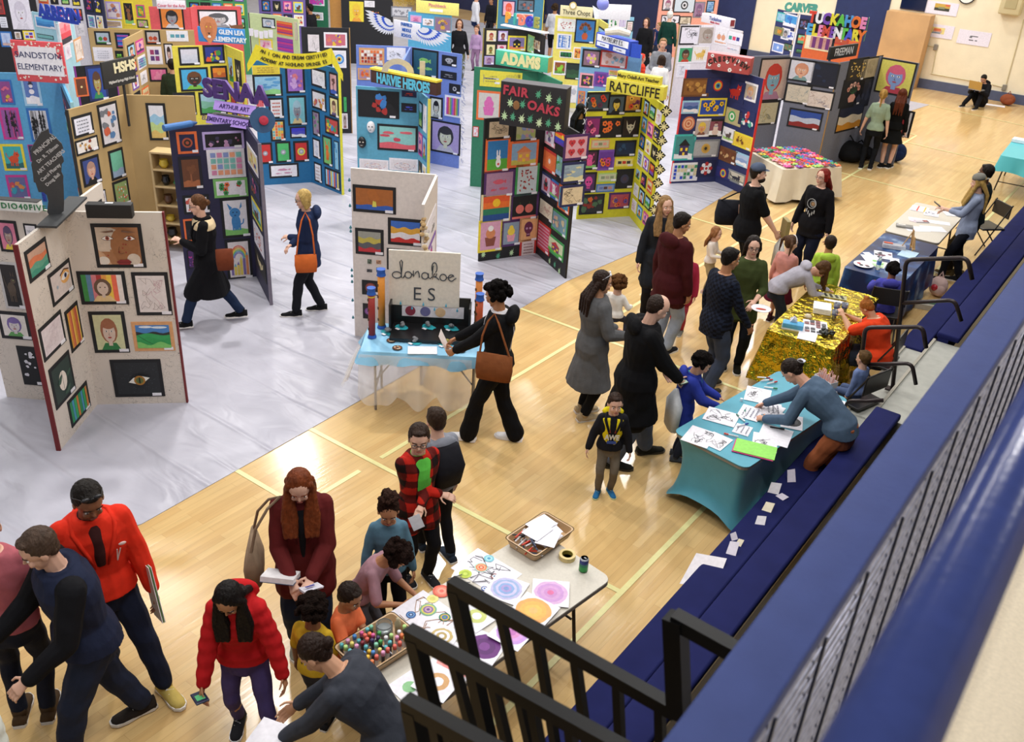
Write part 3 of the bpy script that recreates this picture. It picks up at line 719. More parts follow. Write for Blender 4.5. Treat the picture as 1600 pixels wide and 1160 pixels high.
fill(W_studio[3],2,2,77,v0=1.25,v1=2.0)
w,t_maes=board('dark navy display board with glittery trim and purple lettering on top','the navy board with purple lettering','#262444',[[(292,443,'b'),(402,432,'b'),(424,477,'b')]],edge='#7d7684',edges=[(1,1)])
W_maes=w
hang(w,"""
@Z9 0
48 88 167 196 O rings 1f2347,1f2347,b0533a,33261f,b0533a | pumpkin picture in a bright orange mount
183 88 405 170 L blobs 141417,8c3c5c,3a3350,b88ab0 | dark picture in a lilac mount
58 218 193 380 1c1b26 tree 6a3f28,9a5d3c,7a4a2e,a8643e | brown tree picture
205 180 413 318 W grid e9e6ea,d98ab0,7fc0b8,8a9ad0,e9a07c | white sheet of coloured letter squares
240 332 425 418 7fbf6a flowers W,R,O,G | row of little animals in a green mount
275 432 440 626 K cat e8e4ec,3f86c4 | bright blue cat in a black mount
82 418 228 505 K blobs e8e2e8,c9564e,d97a6a | red faces on white paper behind the walking woman
85 540 172 650 O blobs 141416,2a2630 | black picture in an orange mount
300 648 450 842 K castle e8dfe0,d98a5a,7c6aa8,6ab0c4,e0c85a | rainbow castle picture, lowest on its panel
105 700 152 790 K blobs V,M,P | small violet picture at the bottom left
""")
fill(w[1],1,5,5,v0=.2,v1=1.95)
w,t_brown=board('brown cardboard display board with black frames beside pottery shelves','the brown cardboard board','#b79a68',[[(104,172,'t'),(193,148,'t'),(303,150,'t')]],edge='#2a2620',m=CARDB,edges=[(0,0)])
W_brown=w
hang(w,"""
@Z1 0
583 968 778 1095 K text e8e6f2,E | printed name card in a black frame
793 870 1005 1167 K blobs e9e4ea,5a86b8,d9674a,E | loose blue and orange figure drawing
@Z7 0
612 165 817 228 K blobs e9e2dc,8a3a2a,c99a5a,3a2a26 | small wide red print in a black frame
655 315 842 492 K face 3a4a86,d9a890,b08a78,1a1a1c | portrait of a man in a black shirt
885 248 1040 448 K land 6fb79a,6fb79a,8fa3bd | two-tone picture with red lips
920 505 1078 670 K petals 8fa86a,e0683c,e6e2e6,d9563a | white bird on green and orange
812 575 885 690 K face e2dce2,c9a898,2a2a2c,K | small ink portrait partly hidden by the doodled board
@Z1 1
1197 848 1395 1157 K land e6e6ee,9cc9e6,c0d890,e0c070 | blue and yellow dragonfly picture
""")
w,t_sand=board('sky blue display board with magenta and yellow mounts at the left edge','the sky blue board','#5aa3cf',[[(-70,112,'t'),(92,115,'t'),(112,160,'t')]],edge='#9fd0dc',edges=[(1,1)])
W_sand=w
hang(w,"""
@Z1 0
-30 655 130 860 B blobs 8c4a8c,e59a4c,d96a8a,c9b04a | pink and orange painting in a blue mount
165 640 358 875 S snowman 5f7fc0,f0f0f6,3a3a4a,3f5ab0 | tall white snowman
-20 885 200 1150 M woods 9a5aa0,1a1a1c,c9508c | black trees on violet in a magenta mount
212 890 443 1170 B woods d8d8de,1a1a1c,2a2a2e | black and white trees in a blue mount
@Z7 0
-5 185 228 405 Y animal 3fb0b0,d9502c,1a1a1c,2a6a6a | red beetle on turquoise in a yellow mount
42 440 258 640 M blobs 6a6a9a,c94a5a,3a9ab0,d98a4a | swirling face picture in a magenta mount
225 190 300 330 M blobs 3a3a5a,2a2a3a | dark picture in a magenta mount behind the bust
335 560 390 660 B blobs 3a4ab0,2a3a80 | small blue sheet low beside the bust
""")
fill(w[1],1,5,9,v0=.1,v1=2.0)
w,t_glen=board('yellow-framed display board with black mounts below the lion sign','the lion-sign board','#e3d24a',[[(268,72,'t'),(352,70,'t'),(379,81,'t')]])
hang(w,"""
@Z2 0
-12 390 175 535 K land d6d3de,cfd0dc,c4c8d6 | pale misty pond picture
190 372 380 520 K blobs 2c3a8c,e0552c,d9c23a,4a9a4a,1a1a1a | apple and honeycomb picture on deep blue
-5 560 252 745 K face 4aa8d6,3a2c26,D,7fc04a | three children playing under a blue sky
255 545 408 725 K sunset e88a2c,c9642c,3a3f50,2a2a38,e8a040 | orange and slate sunset
-55 765 148 945 K land 3a3a48,4a9a6a,S | dark landscape at the lower left
155 762 400 938 K land a0c4d4,7fb8a0,4fa05a | green island landscape
""")
fill(w[1],2,3,15,v0=.3,v1=2.0)
w,t_roar=board('blue display board with a yellow edge below the yellow banner','the blue board with the yellow banner','#1c6a9c',[[(408,290,'b'),(488,285,'b'),(536,305,'b')]],edge='#e6dc3c',edges=[(1,1)])
W_roar=w
hang(w,"""
@Z2 0
600 540 830 610 Y text e0c84a,8a6a2a | yellow note at the top left
600 615 855 790 K sky 8fbfe0,8fce8a,5a9ad0 | blue and green sea painting
870 540 1040 765 K blobs 9a6ac4,7a4ab0,d97a8a,c9a0dc | purple dancer painting
622 808 710 888 W grid c9404a,a83040,e0707a | tiny red square picture
732 808 865 975 K text eceaf0,c9543a | white sheet with scattered coloured letters
885 790 1055 1030 K face 7fc4d0,8a8f9c,9fc0d0,e0c890 | pale blue figure in a yellow border
745 990 878 1160 K grid e8d8a8,e0683c,6ab0b8,e0b83c | orange and cream lettered sheet
910 1045 1050 1135 K land 3a3ac0,4a4ab8,d6d6e0 | white mountains on royal blue
@Z9 0
470 145 553 250 K rings c9302f,c9302f,c9302f,9a9aa8,c9c9d0 | grey globe on red, left of three
562 138 647 243 K rings 4fb86a,4fb86a,4fb86a,9a9aa8,c9c9d0 | grey globe on green
655 135 740 240 K rings c9302f,c9302f,e0d84a,9a9aa8,c9c9d0 | grey globe on red, right of three
530 255 687 318 K fish eae6ee,c98aa8,b06a90 | wide white sheet with pink animals
@Z2 1
1085 550 1215 740 K scrib eceaf2,c0c0cc | faint white drawing at the top
1235 590 1310 800 K tree d9a8a8,5a3a34,6a443c,3a5ab0 | dark tree on pink
1090 730 1215 925 K blobs ece8ec,e0a04a,d06a6a | splatter picture on white
1235 785 1320 980 K face e8dc9c,d9b08a,6a4a3a,5a4a7a | long-haired lady on cream
1095 905 1165 1130 K blobs 9a8a9c,5a9a6a,8a5a8a | grey speckled picture
1200 950 1320 1135 K blobs c94a44,3a8ac0,e0c43c,4a9a5a | bold shapes on red
@Z9 1
757 115 800 230 K scrib eae8ee,6a8ac0 | small white figure drawing
808 100 862 270 K cat 6fb87a,e8742c | orange cat on green
868 130 897 290 K blobs 8ac4e0,3a8ac0 | narrow icy blue picture
765 240 808 355 K text eceaf0,c0a8a0 | small white page near the bottom
820 265 903 395 K vstripes 9ad0e6,e0583c,3a4ab0,e8c83c | colourful city picture at the bottom right
""")
w,t_harv=board('teal display board with a yellow edge under the slanted hero sign','the teal board','#5ba3c0',[[(556,134,'t'),(655,141,'t'),(671,155,'t')]],edge='#e6dc5c',edges=[(1,1)])
W_harv=w
hang(w,"""
@Z3 0
205 735 548 982 K blobs 17181c,3a7ac0,a8302c,17181c,17181c | black picture of blue and red light bulbs
568 745 690 805 N fish 1a1f40,d9402c,Y | red fish on dark blue
565 848 690 930 K fish 14152a,4a5ae0,S | glowing blue fish on black
@Z10 0
298 55 570 250 K sky 8cc8c4,d9606c,c94a5c,a8d0c0 | red coral in a wide black mount
178 290 375 372 W swirl e2dce0,c04a4a,4a4a8a,d9a03a | dashed colour swirl, left of the pair
378 285 572 380 W swirl e2dce0,b83a4a,3a4a8a,c98a3a | dashed colour swirl, right of the pair
""")
fill(w[1],2,4,25,v0=.2,v1=2.0)
w,t_ff=board('periwinkle display board with silver fringe under the paper wings','the periwinkle board','#6f86cc',[[(556,70,'t'),(641,73,'t'),(722,85,'t')],[(627,100,'t'),(641,74,'t')]])
W_ff=w
hang(w,"""
@Z3 0
215 392 425 540 C grid e0c8b8,c94a2c,e8783c,8a2a20,f0e4dc | red and white mosaic
445 390 600 500 W scrib eceaf2,1c1c22,2a2a30 | black brush lettering on white
205 560 310 660 C blobs b08aa0,e8883c,e05a2c | glowing orange leaf
@Z3 1
655 390 868 650 K fish 2c5f74,8ac86a,1a3a30 | bright green fish on dark teal
900 450 1020 555 K skull 17181c,a8a8b0,17181c | grey skull on black
890 580 1020 665 K fish 17181c,8a8a94,W | grey fish on black
960 685 1050 780 K rings 1c1c20,1c1c20,b8b8c0,1c1c20 | white wreath on black
925 780 1055 975 W vstripes c95ac0,c9404a,e0a03c,5ab04a,3a7ac0 | rainbow picture with dark hair and praying hands
800 790 905 990 K face d8dcd0,c8ccc0,1a1a1c,9aa0a0 | pale woman with long black hair
@Z10 1
660 25 855 275 K face a99acb,c9ccb4,2f2f33,b8b8c8 | grey portrait of a dark haired woman on lavender
""")
w,t_adams=board('dark green display board with yellow name panel under the mint sign','the dark green board','#2f7a5c',[[(741,104,'t'),(842,112,'t'),(878,128,'t')]])
hang(w,"""
@Z3 0
1215 575 1555 735 _ cards e6d84a,e6d84a | yellow panel holding two name labels
1232 598 1378 700 2f7a5c text e8e8f2,55555f | tilted printed name label in a green border
1410 600 1550 650 2f7a5c text e8e8f2,55555f | second printed name label in a green border
1190 742 1380 1000 O cupcake cfc8c4,d96ab0,d96ab0,d96ab0 | pink pumpkin in an orange mount
1155 1040 1200 1130 R blobs W,F | sliver of a red-mounted picture
""")
w,t_fo=board('black display board with paper oak leaves under the black box sign','the black board with paper leaves','#1b1a1d',[[(747,409,'b'),(839,396,'b'),(884,436,'b')]])
W_fo=w
hang(w,"""
@Z10 0
1037 30 1190 157 K scrib cdb89a,3a3028 | ink dome drawing on tan paper
1027 160 1180 375 O bunny 2f7ab8,f0eef4,5aa83a | white rabbit on grass in an orange mount
1018 380 1215 540 V fish a8809c,c9566a,8a5a7a | pink fish on mauve
997 537 1192 708 H sunset e0582c,e8702c,2a7a5a,1f4a8c,f0c02c | orange sunset over a blue sea
980 710 1132 905 Y cupcake d9a0b8,8a4a3a,d98a5a,f0ece8 | ice cream sundae in a yellow mount
1135 712 1255 870 V cupcake 8a9aac,e8a0b0,f0d04a,f0d04a | yellow-topped cupcake on grey
@Z12 0
108 30 262 178 K blobs b8b88a,8a9ac0,c99aa0,a8b86a | soft pastel abstract
75 185 265 350 O house 8ab0d0,e0a06a,e08a5a,c9c05a | smiling houses under a blue sky
118 348 267 550 G petals c4d4d6,a82a24,c03a2c,8a201c | dark red leaves on pale grey
82 555 265 720 V fruit 17181c,e0766c,e0766c | three coral pumpkins on black
145 715 258 872 C skull e8b07a,6a2a4c,c9a0c0 | plum skull on peach
145 870 250 980 R text e0d0d0,8a5a5a | printed card in a dark red mount
@Z12 1
322 60 388 235 F vase d8d0dc,6a5a8a,8a5a7a,M | lilac bottle drawing
392 80 500 270 K sunset e8402c,f0a02c,3a4ac0,5a3ab0,f8e84a | glowing red and violet sunset
310 215 398 430 R rings e0703c,e0703c,e8804c,f0d8d0 | pale moon on orange
402 255 440 450 K sky 8ac0a8,S,G | narrow green picture
300 385 358 580 N cupcake c0a8c0,b03040,2a2a30,c04050 | dark strawberry picture
355 430 415 610 B cat c04a7a,efe8ec | white cat on pink
285 555 375 765 K scrib d8cfb8,b06a6a | pale doodle on cream
420 475 485 700 O animal 5ab8d8,e8c04a,K,3a9ac0 | light blue animal picture
375 640 470 870 G blobs 7aa0b0,d8c8a0,4a7a9a,e0b0a0 | white moon over a teal scene
275 725 347 985 R stripes d8a8b8,d04a6a,c93a5a | pink stacked figures
345 815 445 1030 G house d0d8b0,7a3a6a,c03a3c,5ab84a | red and purple house on green
""")
rp=G((884,436));wfree=Wing((rp.x,rp.y),(rp.x+w[0].u.x*.35,rp.y+w[0].u.y*.35),2.1,'the black board with paper leaves','#1b1a1d','loose sheets hung out from the black board');wfree.th=.0
hang([wfree],"""
@Z12
455 140 615 305 V heart e0a8b4,c93a44,8a2a3a | sheet of four red hearts sticking out
440 335 592 465 N sky 9ab0c0,e0d8a8,8a9ab0 | sheet with bees and clouds sticking out
430 495 585 625 N scrib e0cfae,5a4a3a | cream ink drawing sticking out
""")
w,t_rat=board('bright yellow display board with a chain of black diamonds','the bright yellow board','#d3cc2c',[[(900,343,'b'),(984,338,'b'),(1013,373,'b')]])
W_rat=w
hang(w,"""
@Z4 0
725 760 905 915 K flowers 3a4a54,d9402c,e8822c,5a2a4a | orange pumpkins on slate
900 780 1030 945 K face 4a5a6a,e8c84a,1a1a1c,1a1a1c | yellow bearded face
1035 770 1165 925 K flowers c98a3c,e0442c,7a2a5a,e8b04a | red and yellow fruit picture
@Z12 0
600 10 703 155 V flowers 8a2a6a,e0508a,f0709a,5a1f4a | pink flowers on plum
703 22 855 155 K flowers 17181c,e8702c,e85a2c | orange flowers on black
858 10 968 152 K mask 2a1c18,d8d0b8 | white horned mask
643 172 765 230 C triple c8c0a0,e09a8a,8a8a6a | narrow olive card strip
810 178 945 285 K blobs 1c2c48,2a4a6a,1c2c48 | dark blue night picture
575 245 683 380 K cat 4a1f3a,e85a9a | hot pink cat
690 243 795 382 P flowers 6a3a9a,e0442c,e8822c,c94a8c | orange flowers on violet
808 300 930 358 Y triple e8dc8a,3a3a3a,c93a2c,3a3a3a | yellow strip with a red heart
575 400 668 540 K skull 4a2a5a,d94a9a,3a1f4a | magenta skull
690 405 815 462 A triple c8cca8,8a9a7a,b0a890 | pale strip of grey shapes
820 378 925 508 K rings 1a1a22,1a1a22,3a3a54,4a3a4a | dark blue face ball
678 482 800 532 B triple 8a9ac0,6a7ab0,5a3a3a,c08a7a | three small blocks in a row
565 555 722 685 K blobs 2a2a2c,c9642c,8a2a20,4a6a4a | smoky orange castle
768 542 905 648 V flowers b04a5a,e0503c,e0884c,6a4a9a | red and violet flower field
""")
fill(w[1],3,7,33,v0=.12,v1=2.02)
w,t_cre=board('navy display board with red edges under the dark pink sign','the navy board with red edges','#232a5c',[[(1047,287,'b'),(1117,284,'b'),(1162,304,'b')]],edge='#cf2f2c',edges=[(0,0),(1,1)])
hang(w,"""
@Z5 0
148 645 350 795 D blobs 8a5a2c,a8743c,c09048,6a4020 | brown textured hive picture
345 645 515 765 _ rings 232a5c,232a5c,d93a2c,e8c83c,4a9ac0,232a5c | rainbow cut-out with clouds
140 830 270 935 S land 6a7ab8,3a5a9a,eceaf2 | green trees in snow
285 810 485 955 Y flowers 2a4aa8,f0c42c,f0b02c,f0c42c | yellow sunflowers on blue
130 955 243 1080 _ rings 232a5c,c9704c,e0b090,c9704c,e0b090,b05a3c | round terracotta plate
243 980 353 1125 W face b8a8a8,d99a6a,e0c04a,7a4a3a | portrait with a yellow hat
358 985 462 1125 K snowman 8a4a5a,e0c8c0,6a2a3a,B | pale snowman on dark red
@Z13 0
155 135 278 312 T house 3f8a8a,3a2a5c,14161c,e8e8ec | purple house with yellow windows
283 172 450 290 E rings a8a8ac,a8a8ac,c9a04c,b08a3c,2a2a22 | owl with huge round eyes
140 335 305 455 W grid e6e4e0,3a8a5a,2a4ac0,d8c8a0,eceaf0 | collage of little town squares
315 315 425 425 _ mandala 1a2048,b02a2a,e6e2e6 | red and white star
@Z5 1
515 640 640 860 _ animal 232a5c,c92f24,W,232a5c | red cardinal cut-out
660 668 740 850 W face b8a898,c0a090,d09a6a,8a7a9a | beige winter portrait
485 870 615 1050 _ rings b8ac80,b8ac80,3fa05a,e8e8d8,3fa05a | tan sheet with green eyes
618 890 720 1065 _ blobs 232a5c,eceaf0,c93a3a,3a9a8a,e8e2e6 | cluster of white and coloured beads
@Z13 1
495 75 560 200 W animal e8e6ee,5a4a4a,K,A | brown sloth on white
568 108 683 255 Y flowers e8c43c,5a3a1c,f0d04a,8a5a20 | field of brown-centred sunflowers
462 205 578 355 D blobs 6a3a22,7a4628,c9a070 | brown picture with white dots
582 250 658 375 S land b0c0e0,8aa0d0,eef0f6 | pale snow scene
447 350 537 460 _ rings 2a2a6a,c93a3a,e8c43c,4a9a5a,6a4ab0,2a2a6a | small rainbow with lilac clouds
530 370 635 500 E animal c8c0b0,2a2c3a,R,8a8a80 | two dark chickens
""")
GM=mat('grey_fabric_panel','#6f7280',rough=.85,noise=.06,nscale=30)
w,t_grey=board('tall grey fabric display panels in a zigzag before the far wall','the grey fabric panels','#6f7280',[[(1176,88,'t'),(1234,86,'t')],[(1238,88,'t'),(1311,98,'t'),(1373,88,'t'),(1437,99,'t')]],edge='#a9824c',edges=[(2,0)],m=GM)
W_grey=w
hang(w,"""
@Z5 0
790 480 975 825 K face c9b0a0,7fa8bc,c23a2c,a87a94 | blue-faced figure with red hair
765 838 905 1022 K scrib c0b898,8a8a78,b0a060 | beige map-like drawing
@Z5 1
1030 475 1212 690 K face d0d0d8,d9a88a,c98a6a,7a9a98 | figure with raised hands
1210 500 1400 740 K blobs 141a2c,1c2a44,141a2c | dark blue ghostly picture
1000 675 1180 870 K scrib cfc4b0,8a9a9c,a8a89c | beige picture of tiny marks, left of two
1175 728 1368 915 K scrib d6c8bc,9a7a6a,8a8a9c | beige picture of tiny marks, right of two
1025 885 1270 1085 K land 2a4a9a,b8c0d0,8a2420 | red and blue boat picture
@Z6 2
148 490 265 655 K petals 2a2620,d8b04c,e0c880 | honeycomb collage
258 480 380 635 K blobs b8a888,a89878 | sandy textured sheet
100 660 235 855 K vase 17181c,d99c8c,e0b0a0,c98a7a | pink vessel on black
215 655 335 860 K blobs 1c2030,2a3044 | midnight blue picture
65 890 225 1050 K land 1c2238,d8cab0,c98a2c | white shape over an ochre ground
@Z6 3
410 470 635 810 K face d0c860,7f98c8,c95a78,b03a4c | blue face with pink hair on yellow
480 880 632 1140 K vstripes 17181c,c9404a,17181c,e8e4e8 | black picture with red and white streaks
""")
w,t_tm=board('white display boards with light drawings behind the dark pink sign','the white boards behind the dark pink sign','#ddd6dc',[[(1062,39,'t'),(1116,39,'t'),(1161,49,'t')]],edge='#a98c5c',edges=[(0,0)])
hang(w,"""
@Z26 0
805 310 1015 540 K scrib e8e4f0,1c1c22,2a2a30 | tangled black ink drawing
1025 312 1220 540 W face b8aca4,a89c92,9a8c80,b0a498 | beige pug drawing
780 562 935 765 W face 3f9a6a,8a5a3a,3a2a22,c0402c | woman in red on leafy green
940 548 1130 755 W animal e8e2dc,e0b85a,K,e8e2dc | golden dachshund
760 775 895 930 W scrib e2e0ea,9a9aa8 | faint pencil sketch at the lower left
@Z26 1
1232 312 1358 560 W fruit e8e4ea,e0a88a,d99a7a | orange heart drawing
1365 372 1535 560 W triple e8e4ee,3f9a8a,d9406a,3a3a8a | teal, pink and navy trio
1350 565 1500 620 W triple e0dee8,c9506a,5a7ab0,8a8aa0 | small row of coloured prints
""")
w,_b=board('salmon display board with black-framed drawings at the very back','the salmon board','#e8a08c',[[(1033,-22,'t'),(1126,-20,'t')]])
hang(w,"""
@Z26
590 -30 705 130 K face e0d6dc,c0b8b8,9a5a7a,8a8a94 | pale portrait with a violet edge
730 -30 960 155 K rings c8d4e0,c8d4e0,2a2c30,dcdce4,1c1c20 | black and white panda face
970 20 1075 215 E face 9a7a9a,8a6a8a,7a5a80,6a4a6a | dusky mauve portrait
1120 5 1195 155 K sky 8ab0d8,5a8ac0,B | tall blue picture
570 180 780 282 K blobs e0dce6,3a3a40 | wide framed ink drawing behind the white haired man
790 195 920 300 K blobs d0c4b0,a89c88 | beige framed picture
""")
w,_b=board('navy display board under the teal letter sign by the far wall','the navy board under the teal letters','#2c3566',[[(1216,14,'t'),(1246,21,'t')],[(1248,22,'t'),(1278,26,'t')]])
MB_y=CN['Y']
hang(w,"""
@Z5 0
925 95 988 190 T blobs a8d0e0,8ac0dc | pale blue square
985 105 1078 235 W tree 4a9ad8,2a5ab0,3a7ac8,eef0f6 | icy blue mountain
905 215 965 300 _ flowers 8a8a5a,e0583c,e8a03c | orange beetle cut-out
965 225 1012 335 W face c0c0c8,b0a098,5a5a60,7a8a9a | grey portrait
1012 250 1055 335 W blobs e0e4f0,2a4ac0 | small white and blue picture
888 340 965 445 W rings 7a9ad8,7a9ad8,a0b8e8,e8f0f8 | pale blue dreamy circle
982 350 1040 430 K blobs 5a7a5a,8a6a4a | mossy green picture
@Z5 1
1110 155 1168 245 K blobs 3a2a3a,8a5a7a,5a6a9a | dark violet picture
1090 275 1160 375 K sunset 8ac89a,e0884c,5aa87a,e0583c | green and orange landscape
1078 400 1150 448 K land 4a8a5a,3a5a4a | dark green strip
""")
w,t_te=board('orange-edged display board below the rainbow letters','the board under the rainbow letters','#d8632c',[[(1259,50,'t'),(1302,57,'t'),(1345,66,'t')]])
hang(w,"""
@Z5 0
1165 275 1395 440 H weave e8dcc0,a8304a,6a2a6a | red and purple woven panel
@Z5 1
1398 300 1500 380 R rings b04a2c,b04a2c,b04a2c,e0b090 | terracotta picture with a pale balloon
""")
w,t_3c=board('pale yellow display board with white mounts below the hand-lettered sign','the pale yellow board','#e3d668',[[(868,24,'t'),(936,29,'t'),(950,38,'t')]])
hang(w,"""
@Z4 0
485 150 628 265 W petals e8ecec,b02a20,c03a2c | red leaf print on white
632 152 783 362 K vase 3a78c0,c0562c,8a4a2c,6a6a4a | flowers in an orange vase on blue
480 275 590 410 W woods 4a80d0,e8ecf4,dfe6f0 | white birches on blue
500 420 600 480 W woods 1f4a34,2f8a4a,0f2a22 | green night forest
615 388 672 490 W blobs e8a04a,c0402c,8a6a2a | small autumn tree
450 498 548 622 W animal 8a4a2c,8ac83a,K,5a8a3a | green parrot on brown
550 515 662 660 K land 1c2c28,2a4a34,2f5a3a | dark green moonlit field
455 690 640 850 W blobs eceaf2,c0c0d0 | white page behind the black box sign
""")
fill(w[1],1,3,41,v0=1.0,v1=2.0)
w,t_mb=board('light blue display board under the royal blue sign','the light blue board','#7aaad0',[[(908,73,'t'),(985,80,'t'),(1003,86,'t')]])
hang(w,"""
@Z4 0
690 400 828 562 K mandala 8a6a7a,d9d05a,e0a0c0,9a6ab0 | pink and yellow mandala
838 410 1050 568 R blobs d8b8b8,8ab0c8,c98a7a,E | pastel birds in a red mount
668 598 778 730 F mandala 3a3a30,3a2a6a,e0a85a,d94a9a | hourglass figure in a pink mount
785 588 890 720 P mandala 6a3a8a,2a3a8a,d94a8a | hourglass figure on purple
655 748 700 860 O blobs c08a5a,5a4a9a,E | sliver of an orange-mounted picture
905 575 975 625 F blobs d9a04a,F,A | pink corner picture
""")
w,_b=board('pale blue display board behind the royal blue sign','the pale blue board behind the royal blue sign','#86bcd8',[[(951,26,'t'),(991,27,'t')]])
hang(w,"""
@Z26
-60 215 40 335 W blobs e8e8ee,2f8a4a,2a7a3a | green egg on white
45 222 140 340 W vstripes e6e4f0,9a7ac8,e6e4f0,b09ad8 | lilac lined page
150 250 220 380 K text e8e0e0,b03a3a | red lettered strip
""")
w,t_rid=board('black display board under a shelf of colourful letters','the black board under the letter shelf','#1d1b1c',[[(756,44,'t'),(826,46,'t'),(852,56,'t')]],edge='#8a7a2c',edges=[(0,0)])
hang(w,"""
@Z27 0
460 272 542 370 H face e8e0c8,c98a5a,a83a3a,c0604a | little face in a yellow mount
565 275 645 368 L face e8e4ee,a86a5a,7a2a2a,8a4a6a | little face in a lilac mount
652 318 805 455 Y house 8a7ab0,14141c,14141c,e0805a | black castle at sunset in a yellow mount
460 398 530 490 H face e8e0a8,8a6a2a,5a6a2a,7a8a3a | little green-haired face
555 400 632 452 F face e8d8dc,c93a6a,d94a7a,8a3a5a | little face in a pink mount
440 500 522 578 L face b89ab0,a07a9a,8a5a8a,7a4a7a | mauve face at the lower left
@Z27 1
832 305 880 480 A blobs 8ac89a,7ab88a,c8d0a0 | tall green sheet
880 335 940 470 K blobs b8a88c,8a5a3a,6a6a6a | curled brown picture
""")
w,_b=board('yellow-edged blue display board behind the colourful letters','the yellow-edged board at the back','#3f7f9c',[[(779,-18,'t'),(851,-14,'t')]],edge='#e0cf3a')
hang(w,"""
@Z27
600 0 712 150 N face e0a8b8,e8684a,e0583c,e8784c | orange-haired portrait on pink
735 -10 882 108 K blobs 5a6a7a,a85a4a,3a4a5a | grey and rust abstract
722 118 872 175 W land e07a5a,c95a4a,d8d8d8 | coral picture in a white frame
""")
w,_b=board('light blue display board with a yellow cone banner at the back','the board under the yellow cone banner','#4f9fc8',[[(638,18,'t'),(706,24,'t')]])
hang(w,"""
@Z3
638 122 732 188 L face e09ac0,c96aa0,d98ab8,a85a8a | pink and lilac portrait
742 150 830 215 W blobs e0d8dc,9a7a6a,5a6a5a | white-mounted sketch
838 135 975 272 E vase 8a6a8a,c9a03c,c98a3c,e0b84a | golden vase on mauve
""")
w,_b=board('black display board with a yellow paper face at the back','the black board with the yellow face','#17171c',[[(532,-28,'t'),(614,-24,'t')]])
hang(w,"""
@Z3
135 10 255 180 _ face e8d43c,e8b43c,e8c43c,e8a03c | yellow sheet with an angry face
260 5 345 60 W scrib e8e6ec,8a8a94 | small white card with a sketch
285 75 400 155 K blobs 1a1a1c,d9402c,e8903c,5a5a5a | red and orange feather picture
480 50 655 145 E blobs c8c8d0,8a8a94 | grey picture behind the gold tinsel
""")
w,_b=board('black display board with a wooden edge and a blue eye picture','the black board with the wooden edge','#1c1c21',[[(470,42,'t'),(546,44,'t')]],edge='#a9824c',edges=[(0,1)])
hang(w,"""
@Z2
1042 268 1172 440 K scrib e0d8dc,3a3a40,c8c0c4 | pale sheet with black twigs
1190 265 1385 395 W blobs c96a7a,6a4a9a,e8c03c,8a9ac0,d97a6a | wide multicoloured abstract
1258 415 1378 560 W rings dcdce4,2f7ac8,8ac0e8,e8b83c,14141c | large blue eye
1350 795 1385 925 K blobs 3fa85a,2f8a4a | green strip beside the wooden edge
1340 935 1390 1060 W face c8b8b8,a89890,6a5a5a,8a5a5a | small portrait beside the wooden edge
""")
w,_b=board('dark green display board between two walkways at the back','the dark green board at the back','#1f6a4a',[[(484,-30,'t'),(511,-28,'t')]])
hang(w,"""
@ZC
910 -30 1130 85 W blobs c93aa8,4ab8a0,8a4ac0 | magenta and teal picture
955 165 1115 285 W house c8ccd4,8a6a4a,6a4a34,7a8a6a | tan bridge in a pale frame
""")
w,_b=board('pistachio display board with checked border and pennants','the pistachio board','#c3d2a0',[[(389,20,'t'),(431,24,'t'),(466,30,'t')]],edge='#26242a',edges=[(0,0)])
hang(w,"""
@ZC 0
255 240 450 400 K face c0c8d8,d0c8d0,8a9ab0,9ab0d8 | baby portrait on grey
215 530 415 700 Y flowers e8c8d0,e87ab0,f09ac0 | pink flower in a yellow mount
@ZC 1
465 285 690 510 _ stripes d9563c,e8883c,8a3a8a,d93a5a | orange striped sheet with a pink letter
472 512 700 740 _ stripes b03a9c,8a3aa8,c93a8a,6a3ab0 | violet sheet with a dark letter
702 300 760 560 _ vstripes e8d0c0,f0e07a,a0d8a0,c8a0e0 | long rainbow strip
""")
w,_b=board('purple display board covered in a paper collage at the back','the collage board','#6a5a9c',[[(402,-26,'t'),(476,-22,'t')]])
fill(w[0],4,3,51,v0=1.1,v1=2.05)
w,_b=board('coral red display board with a large black and white head','the coral red board','#d4555a',[[(232,10,'t'),(296,12,'t'),(306,9,'t'),(376,10,'t')]])
hang(w,"""
@ZR 0
165 90 560 440 K face e8883c,9a9aa4,2a2a2c,c8c8d0 | black and white head on orange
@ZR 2
735 140 1340 430 K face e6e4ec,b8b4b8,5a5a60,8a8a94 | large white portrait in a black frame
""")
w,_b=board('brown cardboard display board further back with fruit pictures','the rear cardboard board','#b79a68',[[(137,44,'t'),(222,46,'t'),(303,47,'t')],[(192,62,'t'),(222,47,'t')]],m=CARDB)
hang(w,"""
@Z1 0
773 255 920 370 K fruit a8b8c8,3f8a3a,b03a2c | green and red apples
942 268 1085 400 K stripes 3a6ad0,c93a8a,4a8ae0,2a4ab0 | blue and pink stripes
762 388 940 505 W text e8e6f0,b8b8c4 | white printed page
945 418 1020 480 K fruit K,8ad84a | green shape on black
@Z1 1
1190 250 1328 368 K fruit b8b4b8,c0562c,a8402c | orange-brown apple
1368 252 1555 342 W triple e8e8f0,5aa0b0,5a9ab8,4a90a8 | white sheet with three blue domes
1205 382 1345 530 W cards e6e4ee,5a3a7a,8a3a7a,9a3a6a | four plum squares on white
1345 358 1440 530 K face e0dce4,c8a8a0,3a2a2a,5a4a4a | framed portrait beside the yellow board
1222 558 1390 672 K blobs e070a0,e890b0 | pink picture behind the olive jacket
""")
fill(w[2],2,4,55,v0=.9,v1=2.0)
w,_b=board('black display board with purple edges left of the HSHS sign','the purple-edged black board','#131217',[[(116,104,'t'),(178,99,'t')]],edge='#8c2f8f')
